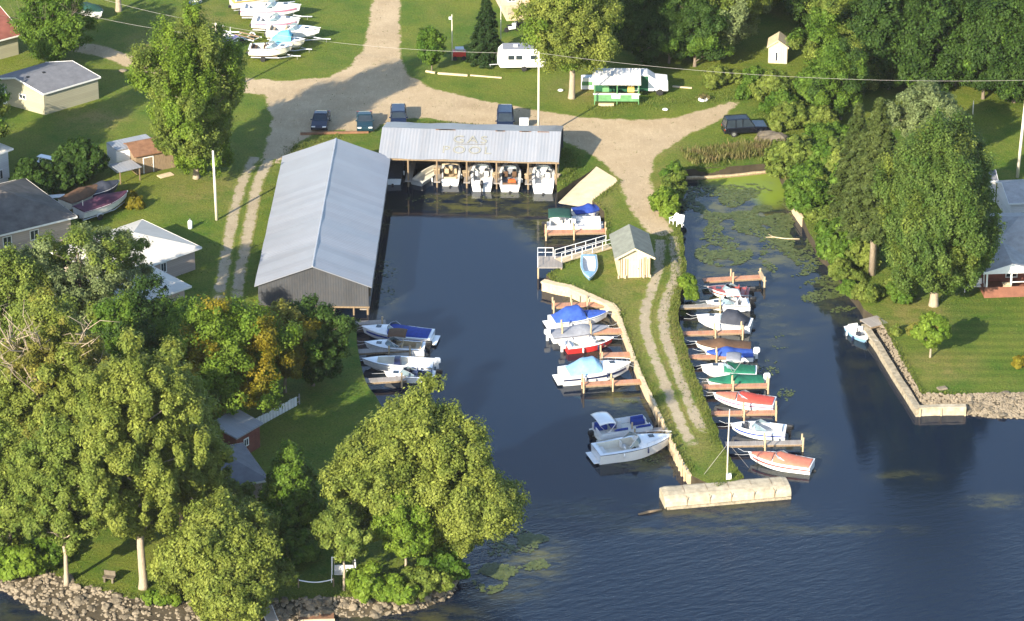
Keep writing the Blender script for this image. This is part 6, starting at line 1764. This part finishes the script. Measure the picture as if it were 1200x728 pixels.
# lower landing, with chain rail and plank
p = at(350, 722, .35); ld = thing('landing', 'brown plank landing with white rope rail between rock banks', 'landing', p, R(3))
mb = MB(); mb.box(0, 2.9, -.7, 3.0, -.3, .0); mb.box(0, 2.9, 1.6, 3.6, .0, .35); mb.build('deck', MAT['rust'], ld)
mb = MB(); mb.box(-.05, 2.95, -.82, -.70, -.25, .08); mb.build('edge_board', MAT['palewood'], ld)
mb = MB(); mb.tube([(0 + 2.9 * k / 10, 3.6, 1.35 - .25 * math.sin(math.pi * k / 10)) for k in range(11)], .05, 6); mb.build('rope', MAT['white'], ld)
for x in (0, 2.9):
    mb = MB(); mb.tube([(x, 3.6, -.3), (x, 3.6, 1.45)], .07, 7); mb.build('post', MAT['wood'], ld)
p = at(318, 727, .7); pk = thing('gangplank', 'grey plank ramp reaching over the lower rocks into the lake', 'plank', p, R(-70))
mb = MB(); mb.add([(-1.5, -.45, .5), (1.4, -.45, -.3), (1.4, .45, -.3), (-1.5, .45, .5)], [(0, 1, 2, 3)]); mb.build('board', MAT['dockgrey'], pk, thick=.1)
mb = MB()
for s in (-1, 1): mb.tube([(-1.5, .48 * s, .53), (1.4, .48 * s, -.27)], .04, 5)
mb.build('side_rail', MAT['greywhite'], pk)
# fence behind the red brown shed
p = gpos(299, 503); q = gpos(352, 474); d = q - p; Lf = Vector((d.x, d.y)).length
fe = thing('fence', 'low pale picket fence running from the red brown shed', 'fence', p, math.atan2(d.y, d.x))
mb = MB(); rg = random.Random(6)
for k in range(int(Lf / .42)):
    mb.box(k * .42, k * .42 + .34, -.02, .02, .08, 1.0 + rg.uniform(-.04, .04))
mb.build('slat_panel', MAT['greywhite'], fe)
for z in (.3, .78):
    mb = MB(); mb.box(0, Lf, .022, .07, z, z + .09); mb.build('rail', MAT['dockgrey'], fe)
for k in range(6):
    mb = MB(); mb.box(Lf * k / 5 - .05, Lf * k / 5 + .05, .072, .16, -.2, 1.05); mb.build('post', MAT['dockgrey'], fe)
# things on the east lawn
p = gpos(1179, 347); fd = thing('bird_feeder', 'pale bird table on a post before the porch', 'bird table', p); mb = MB(); mb.tube([(0, 0, -.1), (0, 0, 1.1)], .05, 6); mb.build('post', MAT['palewood'], fd); mb = MB(); mb.cbox((0, 0, 1.2), (.8, .6, .1)); mb.cbox((0, 0, 1.4), (.9, .7, .12), 0, .3); mb.build('tray', MAT['palewood'], fd)
p = gpos(1156, 346); fd = thing('garden_light', 'short pale lantern at the porch corner', 'lantern', p); mb = MB(); mb.tube([(0, 0, -.1), (0, 0, .5)], .05, 6); mb.build('post', MAT['palewood'], fd); mb = MB(); mb.cbox((0, 0, .6), (.22, .22, .25), 0, .7); mb.build('lantern', MAT['palewood'], fd)
p = gpos(1104, 456); tag(MB().cbox((0, 0, .08), (.9, .6, .18), R(20)).build('stepping_stone', MAT['rock_pale'], None, p, bevel=.05), 'flat pale stone lying at the lawn edge above the corner wall', 'stone')
p = gpos(1141, 340); sw = thing('garden_swing', 'white garden seat in the shade between maple and porch', 'swing', p, R(0))
mb = MB(); mb.box(-.8, .8, -.3, .3, .45, .52); mb.build('seat', MAT['white'], sw); mb = MB(); mb.box(-.8, .8, .28, .34, .52, 1.15); mb.build('backrest', MAT['white'], sw)
mb = MB()
for s in (-1, 1): mb.tube([(s * .95, -.6, 0), (s * .95, 0, 1.9), (s * .95, .6, 0)], .045, 6)
mb.tube([(-.95, 0, 1.9), (.95, 0, 1.9)], .045, 6); mb.build('frame', MAT['greywhite'], sw)
# boulder, brush
bm = rock_mesh(77, 'rock'); bo = bpy.data.objects.new('boulder', bm); col.objects.link(bo); bo.location = gpos(904, 164); bo.scale = (1.7, 1.2, 1.3); tag(bo, 'large pinkish boulder behind the black off road car', 'boulder')
# ------------------------------------------------------------------ trees and shrubs
def T(name, label, base, top, width, prof, leaf, seed, **kw):
    p = at(base[0], base[1], ZL); s = px_per_m(p)
    h = (base[1] - top) / (s * math.cos(TH)); r = width / 2 / s
    return tree(name, label, p, h, r, prof, leaf, seed=seed, **kw)
T('tree', 'broad green tree behind the garage with bare twigs at its middle', (66, 72), -14, 106, 'round', 'green', 1, zb=.8, cr=1.0, per=55, bare=3)
T('tree', 'tall olive tree with many upright tops beside the gravel', (230, 209), 30, 124, 'round', 'fresh', 2, zb=1.0, cr=.95, per=75, cover=.95, jag=2.0, bz=1.7, gap=.38, tr=.32, sub=('olive', .1, .1), bark='palebark')
T('tree', 'tree whose pale trunk stands at the top margin', (139, 13), -150, 130, 'round', 'green', 3, zb=5, cr=1.2, tr=.35, bark='palebark')
T('tree', 'leafy tree standing over the weathered shingle house, white roof showing through', (98, 420), 272, 165, 'round', 'olive', 10, zb=4, cr=.9, per=42, cover=.75, gap=.6, sub=('silver', .0, 0), tr=.3)
T('tree', 'yellowish tree with pale leafless limbs among the lakeside trees', (72, 578), 330, 146, 'tall', 'yellow', 11, zb=3, cr=.85, per=56, cover=.95, gap=.38, tr=.36, bark='palebark', bare=11, sub=('willow', .02, 0))
T('tree', 'tall poplar with pale straight trunk on the lakeside lawn', (168, 689), 392, 128, 'tall', 'willow', 12, zb=5.2, cr=.8, per=65, cover=.95, bz=1.8, gap=.42, tr=.36, bark='palebark', jag=.9, flat=1.2)
T('tree', 'slim tree with pale trunk at the rock bank', (78, 684), 496, 126, 'egg', 'olive', 13, zb=3.6, cr=.8, per=55, gap=.4, bz=1.3, bark='palebark', tr=.2)
T('tree', 'dense green maple before the cottages, yellow tinged', (264, 494), 350, 168, 'dome', 'fresh', 14, zb=2.2, cr=1.15, per=75, cover=.95, sub=('gold', .15, .25))
T('tree', 'small golden yellow tree beside the boathouse end', (334, 460), 356, 76, 'round', 'gold', 15, zb=1.6, cr=.8, per=60, sub=('yellow', .05, -.1))
T('tree', 'round dark green tree in front of the boathouse end wall', (367, 452), 352, 84, 'round', 'dark', 16, zb=.8, cr=.8, per=75, cover=1.0, sub=('green', .2, -.2), jag=.8)
T('tree', 'pyramid shaped maple in the dark yard', (342, 622), 503, 104, 'cone', 'green', 17, zb=.8, cr=.75, per=60, sub=('fresh', .0, -.1), jag=1.0)
T('tree', 'huge spreading lime coloured tree at the point', (499, 664), 446, 206, 'egg', 'willow', 18, zb=2.0, cr=1.05, bz=1.25, per=95, cover=1.1, gap=.06, tr=.42, nb=30, jag=.8)
T('tree', 'drooping yellow green tree leaning over the lily water', (530, 650), 566, 84, 'round', 'willow', 19, zb=1.2, cr=.8, per=60, lean=(4.0, -.6))
T('tree', 'slim bright green birch with a bare pale trunk on the point', (475, 684), 560, 74, 'round', 'fresh', 20, zb=2.6, cr=.7, per=55, bark='palebark', tr=.12)
T('tree', 'small thin tree over the white garden swing', (403, 692), 582, 70, 'round', 'olive', 21, zb=3.4, cr=.7, per=55, tr=.11, bark='palebark', gap=.2)
T('tree', 'wide bushy willow hanging over the lower shore', (264, 716), 576, 164, 'dome', 'willow', 22, zb=.3, cr=.8, per=85, cover=1.0, tr=.3)
T('tree', 'leafy tree at the left margin above the rocks', (12, 652), 480, 124, 'egg', 'olive', 23, zb=1.0, cr=1.0, per=60)
T('tree', 'dark crowned tree under the weathered roof at the left margin', (14, 445), 292, 120, 'round', 'olive', 24, zb=2, cr=1.1, per=60)
T('tree', 'shaded green tree between golden maple and the cottages', (160, 462), 336, 112, 'round', 'dark', 25, zb=1.0, cr=.9, per=60, sub=('green', .1, -.2))
T('tree', 'green tree in front of the second cottage', (212, 456), 350, 112, 'round', 'green', 26, zb=.8, cr=.9, per=60)
T('tree', 'olive tree standing behind the tall poplar', (118, 612), 446, 124, 'egg', 'olive', 27, zb=2.5, cr=.85, per=55, gap=.4)
T('tree', 'willow standing over the low grey cabin', (214, 626), 405, 146, 'egg', 'willow', 28, zb=2.0, cr=.85, per=55, gap=.36)
T('tree', 'green tree filling behind the yellowish tree', (30, 560), 390, 120, 'egg', 'olive', 29, zb=2.0, cr=1.0, per=60)
T('tree', 'big pale green tree crown over the camper and lamp post', (670, 115), -34, 124, 'round', 'willow', 30, zb=3.4, cr=1.15, per=85, cover=1.0, tr=.36, bark='palebark', sub=('fresh', .2, -.1))
T('tree', 'young round tree at the bend of the gravel road', (506, 83), 32, 38, 'round', 'green', 31, zb=1.0, cr=.55, per=50, tr=.07)
p = at(570, 73, ZL)
conifer('spruce_tree', 'dark spruce standing between the red wagon and the camper', p, 8.2, 2.1, seed=3, per=9000)
# the wood behind
WG = 'trees of the wood behind the marina'
WL = 'full crowned tree in the dense wood along the upper margin'
protos = []
for k, (lf, pf_, sb) in enumerate([('green', 'egg', ('olive', .1, 0)), ('olive', 'round', None), ('dark', 'egg', ('green', .2, 0)), ('olive', 'dome', ('willow', .2, 0)), ('green', 'round', ('dark', .1, 0)), ('dark', 'round', None)]):
    q = tree('tree', WL, (0, 0, -60), 12.5, 4.6, pf_, lf, zb=.8, cr=1.15, seed=40 + k, per=62, cover=.85, gap=.12, sub=sb, group=WG, size=.2)
    protos.append(q)
rg = random.Random(21)
spots = [(705, 5, 5), (742, 62, 2), (770, 28, 5), (800, 66, 2), (738, 10, 2), (790, -20, 5), (812, 58, 1), (885, 14, 3), (850, -25, 0), (905, -10, 1), (945, 22, 4), (940, -40, 2), (985, 10, 0), (1000, 62, 1), (1030, -20, 4),
         (1048, 40, 3), (1075, -8, 1), (1085, 70, 0), (1110, 30, 4), (1118, 100, 2), (1140, -15, 3), (1150, 60, 1), (1172, 108, 4), (1190, 40, 0), (1205, 95, 2), (1215, -10, 1), (1235, 60, 3), (1245, 130, 4), (1100, 84, 2), (1180, 82, 0),
         (965, 95, 0), (1010, 110, 3), (985, 140, 4), (1275, 90, 1), (1130, -60, 0), (1060, -70, 2), (990, -70, 5), (900, -70, 0), (820, -75, 2), (740, -75, 4), (1210, -75, 5), (1290, 20, 2), (700, -60, 3), (1065, 105, 2), (1030, 84, 2), (1052, 76, 5), (1096, 106, 5), (1140, 92, 5), (1160, 88, 2), (1215, 116, 5), (1128, 70, 5), (1065, 50, 2), (1010, 20, 5), (960, 40, 5), (925, -20, 5), (1195, 70, 5), (1180, 20, 5), (1095, 10, 2), (752, 72, 5), (784, 74, 2), (814, 78, 2), (1152, 116, 2), (1188, 120, 5), (1216, 126, 2), (1040, 104, 5)]
for i, (x, y, k) in enumerate(spots):
    s = rg.uniform(.82, 1.15)
    if (x, y) in ((812, 58), (742, 62), (800, 66), (752, 72), (784, 74), (814, 78)): s *= .75
    if (x, y) in ((965, 95), (985, 140), (1010, 110)): s *= .72
    lab = WL
    dup(protos[k], at(x, y, ZL), rg.uniform(0, 6.28), lab, WG, (s * rg.uniform(.9, 1.1), s * rg.uniform(.9, 1.1), s))
for q in protos:                                             # the six first ones stand in the wood too
    pass
for q, (x, y) in zip(protos, [(870, -55), (1165, -55), (760, -40), (1020, 20), (990, 40), (1255, -40)]):
    q.location = at(x, y, ZL)
T('tree', 'grey olive willow leaning toward the small cream shed', (846, 68), -34, 88, 'round', 'silver', 60, zb=1.2, cr=1.0, per=60, lean=(.8, 0), sub=('olive', .0, 0))
T('tree', 'pale silvery tree above the large maple', (1082, 190), 97, 96, 'round', 'silver', 61, zb=2.0, cr=.85, per=48, gap=.25, jag=.9)
T('tree', 'large dense maple with bronze shoot tips beside the lawn', (1094, 358), 154, 148, 'round', 'tip', 62, zb=2.0, cr=.85, per=100, cover=1.25, gap=.18, bz=1.8, tr=.42, jag=1.9, flat=1.3, upb=.5, bark='palebark', nb=30, sub=('olive', .25, -.15))
p = at(1022, 322, ZL)
conifer('pine_tree', 'tall thin grey green pine with bare lower trunk by the bank', p, 19.0, 3.6, seed=8, leaf='pine', zb=5.0, per=15000, droop=.12, bark='palebark', size=.24)
conifer('pine_tree', 'shorter thin pine on the bank behind the tall one', at(1000, 268, ZL), 14.0, 2.8, seed=9, leaf='pine', zb=2.0, per=10000, droop=.12, bark='palebark', size=.24)
T('tree', 'small bright yellow green tree with white trunk on the east lawn', (1090, 419), 362, 42, 'egg', 'fresh', 63, zb=1.2, cr=.42, gap=.3, per=30, size=.2, tr=.09, bark='palebark', jag=1.0, sub=('yellow', .1, 0))
# shrubs on the wooded bank of the pond
SG = 'shrubs on the wooded bank'
SL = 'bushy green shrub on the wooded bank beside the pond'
sp = [shrub(SL, at(925, 150, ZL), 3.2, 2.0, 'olive', 70, SG, .24), shrub(SL, at(935, 185, ZL), 2.6, 1.8, 'olive', 71, SG, .22), shrub(SL, at(950, 120, ZL), 3.8, 2.4, 'green', 72, SG, .25), shrub(SL, at(948, 220, ZL), 3.0, 2.1, 'green', 73, SG, .22)]
for i, (x, y) in enumerate([(905, 118), (884, 98), (872, 115), (915, 135), (936, 138), (958, 150), (925, 205), (945, 205), (962, 180), (948, 245), (962, 262), (968, 228), (985, 205), (975, 290), (985, 262), (992, 305), (1002, 282), (1004, 330), (1010, 312),
                            (980, 170), (1000, 235), (965, 205), (1028, 348), (1045, 340), (1016, 352), (958, 112), (935, 112), (905, 106), (862, 96), (840, 100), (985, 325), (995, 345), (1060, 352)]):
    s = rg.uniform(.65, 1.35)
    if y > 320: s *= .5
    if 840 < x < 950 and y < 116: s *= .55
    dup(sp[(i * 7 + i // 3) % 4], at(x, y, ZL), rg.uniform(0, 6.28), SL, SG, s)
for i, (x, y, h, r, lf, lab) in enumerate([(95, 212, 5.0, 2.6, 'dark', 'tall dark shrub on the shaded lawn behind the plum covered boat'), (36, 228, 4.0, 2.4, 'dark', 'dark shrub close to the white house corner'),
        (68, 222, 3.2, 2.0, 'dark', 'lower dark shrub between the two taller dark ones'), (250, 400, 2.0, 1.7, 'gold', 'brownish shrub at the end of the wheel tracks'), (300, 395, 2.6, 1.8, 'fresh', 'yellow green shrub beside the boathouse end'),
        (781, 252, 3.4, 1.6, 'fresh', 'bushy green shrub on the spit beside the pond'), (786, 235, 3.2, 1.7, 'olive', 'olive shrub on the spit nearest the road bend'), (790, 216, 2.4, 1.5, 'green', 'low green shrub at the corner of the pond'),
        (430, 697, 2.4, 1.9, 'fresh', 'fresh green shrub above the pale rocks on the point'), (462, 700, 2.0, 1.9, 'fresh', 'low leafy shrub beside the birch trunk'), (498, 694, 2.4, 1.9, 'olive', 'brownish olive shrub at the tip of the point'),
        (516, 672, 3.6, 2.2, 'green', 'deep green shrub under the drooping tree'), (28, 672, 2.6, 2.2, 'fresh', 'bright shrub just above the rocks at the left margin'), (60, 655, 2.4, 1.8, 'green', 'green shrub beside the slim trunk'),
        (812, 349, 1.2, .9, 'fresh', 'small shrub at the root of the T ended dock'), (806, 335, 1.3, 1.0, 'fresh', 'small leafy shrub on the spit edge near the pond docks'),
        (190, 706, 1.2, 1.1, 'fresh', 'low ground shrub by the rocks below the poplar'), (1052, 392, .9, .7, 'olive', 'small shrub at the corner of the stone landing'), (225, 690, 2.2, 1.8, 'willow', 'shrub at the foot of the bushy willow'),
        (345, 655, 2.6, 2.0, 'green', 'shaded shrub under the pyramid maple'), (1198, 428, .8, .9, 'gold', 'small reddish shrub in the east lawn'), (150, 240, 1.2, 1.4, 'gold', 'dry brushy shrub by the trailer front'),
        (250, 475, 2.0, 2.0, 'dark', 'dark shrub beneath the dense green maple'), (200, 520, 3.2, 2.8, 'green', 'green undergrowth shrub between the tall poplar and cabin'), (320, 600, 1.5, 1.3, 'dark', 'dark shrub against the low cabin'), (252, 560, 3.0, 2.4, 'green', 'leafy shrub beside the red brown shed'), (268, 612, 4.0, 2.6, 'willow', 'pale leafy shrub before the low cabin')]):
    shrub(lab, at(x, y, ZL), h, r, lf, 90 + i, None, .2 if r < 2 else .24, cr=.35 if r < 1.2 else .5)
# trees standing to the left, outside the picture: they shade the yard as in the photograph
for i, (x, y) in enumerate([(-60, 330), (-30, 205), (-110, 250), (-75, 150), (-150, 380)]):
    dup(protos[(i * 5 + 1) % 6], at(x, y, ZL), i * 1.1, 'tree standing beyond the left margin of the yard', 'trees beyond the yard', 1.0 + .1 * (i % 3))

# ------------------------------------------------------------------ rocks, reeds, grass tufts, lilies
rm = [rock_mesh(k, 'rock' if k % 3 else 'rock_pale') for k in range(9)]
def rocks(Tp, Bt, n, smin, smax, label, group, seed, bias=1.0):
    rg = random.Random(seed)
    for i in range(n):
        k = rg.randrange(len(Tp) - 1); a = Tp[k].lerp(Tp[k + 1], rg.random()); b = Bt[k].lerp(Bt[k + 1], rg.random())
        t = rg.uniform(-.06, 1.02) ** bias if rg.random() > .1 else rg.uniform(0, 1); t = t.real if isinstance(t, complex) else t
        p = a.lerp(b, t)
        o = bpy.data.objects.new('rock', rm[rg.randrange(9)]); col.objects.link(o)
        s = rg.uniform(smin, smax) * rg.choice([.7, 1, 1, 1.3])
        o.location = (p.x, p.y, max(p.z, -.1) + s * .15); o.scale = (s * rg.uniform(.8, 1.25), s * rg.uniform(.8, 1.2), s * rg.uniform(.7, 1.1)); o.rotation_euler = (rg.uniform(-.4, .4), rg.uniform(-.4, .4), rg.uniform(0, 6.28))
        tag(o, label, 'rock', group)
rocks(T1, B1, 260, .13, .42, 'rounded fieldstone in the rock bank along the lower shore', 'stones of the lower rock bank', 1)
rocks(T3[:22], B3[:22], 46, .16, .32, 'larger stone lying in the rubble along the east lawn', 'larger stones of the east rubble', 8)
rocks(T2, B2, 60, .16, .36, 'pale stone in the small bank at the wooded point', 'stones of the point', 2)
def rubble(name, label, Tp, Bt, n, s0, s1, seed):
    rg = random.Random(seed); mb = MB()
    base = [(rm[k], [v.co.copy() for v in rm[k].vertices], [tuple(p.vertices) for p in rm[k].polygons]) for k in range(4)]
    for i in range(n):
        k = rg.randrange(len(Tp) - 1); p = Tp[k].lerp(Tp[k + 1], rg.random()).lerp(Bt[k].lerp(Bt[k + 1], rg.random()), rg.uniform(-.05, 1.02))
        s = rg.uniform(s0, s1); a = rg.uniform(0, 6.28); ca, sa = math.cos(a) * s, math.sin(a) * s
        m_, vs, fs = base[rg.randrange(4)]
        mb.add([(p.x + v.x * ca - v.y * sa, p.y + v.x * sa + v.y * ca, max(p.z, -.1) + s * .2 + v.z * s) for v in vs], fs)
    o = mb.build(name, MAT['rock_pale'])
    return tag(o, label, 'stones', None, 'stuff')
rubble('rubble', 'pale rubble slope along the lake edge of the east lawn', T3, B3, 3000, .06, .16, 3)
rubble('rubble', 'band of pale rubble above the east concrete wall', T4, B4, 800, .06, .14, 4)
rubble('rubble', 'pale stones behind the corner slab wall', T5, B5, 420, .08, .18, 8)
rubble('rubble', 'small stones filling the gaps of the lower rock bank', T1, B1, 1500, .07, .2, 5)
rubble('rubble', 'broken stones spilled before the pier head', [at(836, 584, .2), at(890, 580, .2)], [at(838, 592, -.05), at(885, 588, -.05)], 110, .08, .18, 6)
rubble('rubble', 'pebbles lining the wooded point', T2, B2, 420, .06, .15, 7)

def blades(name, label, pts, m, size, hgt, seed, kind='stuff', asp=3.2):
    rg = np.random.default_rng(seed); n = len(pts)
    C = np.concatenate([pts, (ZL + hgt * rg.uniform(.25, .6, n))[:, None]], 1)
    a = rg.uniform(0, 6.28, n); Nn = np.stack([np.cos(a), np.sin(a), rg.uniform(.0, .5, n)], 1); Nn /= np.linalg.norm(Nn, axis=1)[:, None]
    o = leaf_mesh(name, C, Nn, size, m, rg, up=(1.0, .25), aspect=asp)
    return tag(o, label, 'grass', None, kind)
def along(line, n, spread, seed, off=0.0):
    rg = np.random.default_rng(seed)
    L = np.array([at(x, y, ZL)[:2] for x, y in line]); seg = np.linalg.norm(np.diff(L, axis=0), axis=1); cs = np.concatenate([[0], np.cumsum(seg)])
    s = rg.uniform(0, cs[-1], n); i = np.clip(np.searchsorted(cs, s) - 1, 0, len(seg) - 1); t = (s - cs[i]) / seg[i]
    P = L[i] + (L[i + 1] - L[i]) * t[:, None]
    d = (L[i + 1] - L[i]) / seg[i][:, None]; nr = np.stack([-d[:, 1], d[:, 0]], 1)
    P = P + nr * (rg.normal(size=n) * spread + off)[:, None]
    return P[inside_poly(P, LANDPOLY)]
reed = np.concatenate([along([(805, 188), (830, 184), (860, 180), (905, 176), (925, 180)], 5200, .9, 1), along([(918, 196), (930, 225), (945, 250)], 1500, .7, 2)])
blades('reeds', 'brown and green reeds along the pond head wall', reed, MAT['reed'], .10, 0.95, 1, asp=7)
tuft = np.concatenate([along(SHORE_BASIN[17:], 5200, .35, 3), along(SHORE_SPIT[:14], 7500, .5, 4), along([(783, 272), (800, 330), (795, 370), (815, 440), (845, 520)], 3000, 1.0, 5), along([(318, 330), (333, 210), (345, 172), (400, 160)], 3600, .5, 6),
                       along([(660, 175), (672, 200), (662, 226)], 1500, .6, 7), along([(905, 130), (935, 190), (960, 260), (1005, 340)], 5000, 1.6, 8), along(SHORE_EAST[:4], 1800, .25, 9), along([(690, 130), (760, 120), (840, 116), (880, 108)], 1600, 1.2, 10),
                       along(SHORE_W[3:], 3500, .45, 11), along([(458, 147), (520, 145), (580, 152)], 1300, .35, 12)])
blades('grass', 'rough long grass along the banks and wall edges', tuft, MAT['tuft'], .055, .26, 2, asp=4.5)
rgn = np.random.default_rng(9)
lawn = rgn.uniform(0, 1, (60000, 2)) * [1300, 760] + [-50, -20]
LW = np.array([at(x, y, ZL)[:2] for x, y in lawn]); LW = LW[inside_poly(LW, LANDPOLY)]
def clear_of_roads(P):
    k = np.ones(len(P), bool)
    for o in [q for q in bpy.data.objects if q.name.startswith(('gravel_road', 'wheel_track'))]:
        V = np.array([v.co[:2] for v in o.data.vertices]); lo, hi = V.min(0), V.max(0)
        cell = 0.9; occ = set(map(tuple, np.floor(V / cell).astype(int)))
        c = np.floor(P / cell).astype(int)
        k &= ~np.array([tuple(q) in occ for q in c])
    return P[k]
LW = clear_of_roads(LW)
blades('grass', 'short mown grass of the lawns', LW, MAT['tuft'], .07, .08, 5, asp=2.0)
# lily pads: floating discs on the pond and off the point
def lilies(name, label, spots_, n, seed, s0=.12, s1=.3):
    rg = random.Random(seed); mb = MB()
    for i in range(n):
        cx, cy, rx, ry = spots_[rg.randrange(len(spots_))]
        a = rg.uniform(0, 6.28); q = rg.random() ** .6
        px, py = cx + rx * q * math.cos(a), cy + ry * q * math.sin(a)
        p = at(px, py, .012)
        if noise.noise(Vector((p.x * .35, p.y * .35, seed))) < -.08: continue
        if inside_poly(np.array([[p.x, p.y]]), LANDPOLY)[0]: continue
        r = rg.uniform(s0, s1); o = rg.uniform(0, 6.28); z = .008 + rg.uniform(0, .03)
        tx, ty = rg.uniform(-.1, .1), rg.uniform(-.1, .1)
        vs = [(p.x + r * .12 * math.cos(o), p.y + r * .12 * math.sin(o), z)] + [(p.x + r * math.cos(o + .25 + 5.78 * k / 9), p.y + r * math.sin(o + .25 + 5.78 * k / 9), z + .015 + r * (tx * math.cos(o + k) + ty * math.sin(o + k))) for k in range(10)]
        mb.add(vs, [(0, k + 1, k + 2) for k in range(9)])
    return tag(mb.build(name, MAT['lily']), label, 'lily pads', None, 'stuff')
lilies('lily_pads', 'lily pads covering the weedy pond', [(850, 232, 60, 20), (885, 245, 45, 22), (840, 262, 40, 22), (900, 262, 40, 22), (848, 298, 34, 14), (930, 275, 26, 20), (860, 245, 60, 30), (975, 345, 40, 22), (930, 300, 40, 24)], 9000, 1, .07, .2)
lilies('lily_pads', 'lily pads floating off the wooded point', [(600, 640, 30, 22), (625, 660, 28, 8), (585, 668, 22, 10), (620, 632, 22, 6), (575, 680, 20, 16)], 1800, 2, .07, .2)
lilies('lily_pads', 'few scattered lily pads between the docks', [(900, 432, 16, 10), (925, 462, 14, 8), (915, 400, 14, 10), (680, 342, 22, 6), (750, 468, 24, 5), (760, 540, 20, 10), (560, 232, 90, 8), (450, 330, 16, 24)], 800, 3, .05, .13)

# ------------------------------------------------------------------ thin evening haze over the whole place
hz = MB(); hz.box(-700, 700, -420, 700, -2.5, 190)
hm = bpy.data.materials.new('haze'); hm.use_nodes = True
for n_ in list(hm.node_tree.nodes):
    if n_.type == 'BSDF_PRINCIPLED': hm.node_tree.nodes.remove(n_)
pv = hm.node_tree.nodes.new('ShaderNodeVolumePrincipled')
pv.inputs['Color'].default_value = (0.92, 0.95, 1.0, 1); pv.inputs['Density'].default_value = 0.00003; pv.inputs['Anisotropy'].default_value = 0.0
hm.node_tree.links.new(pv.outputs[0], hm.node_tree.nodes['Material Output'].inputs['Volume'])
tag(hz.build('haze', hm), 'thin pale evening haze', 'haze', None, 'stuff')
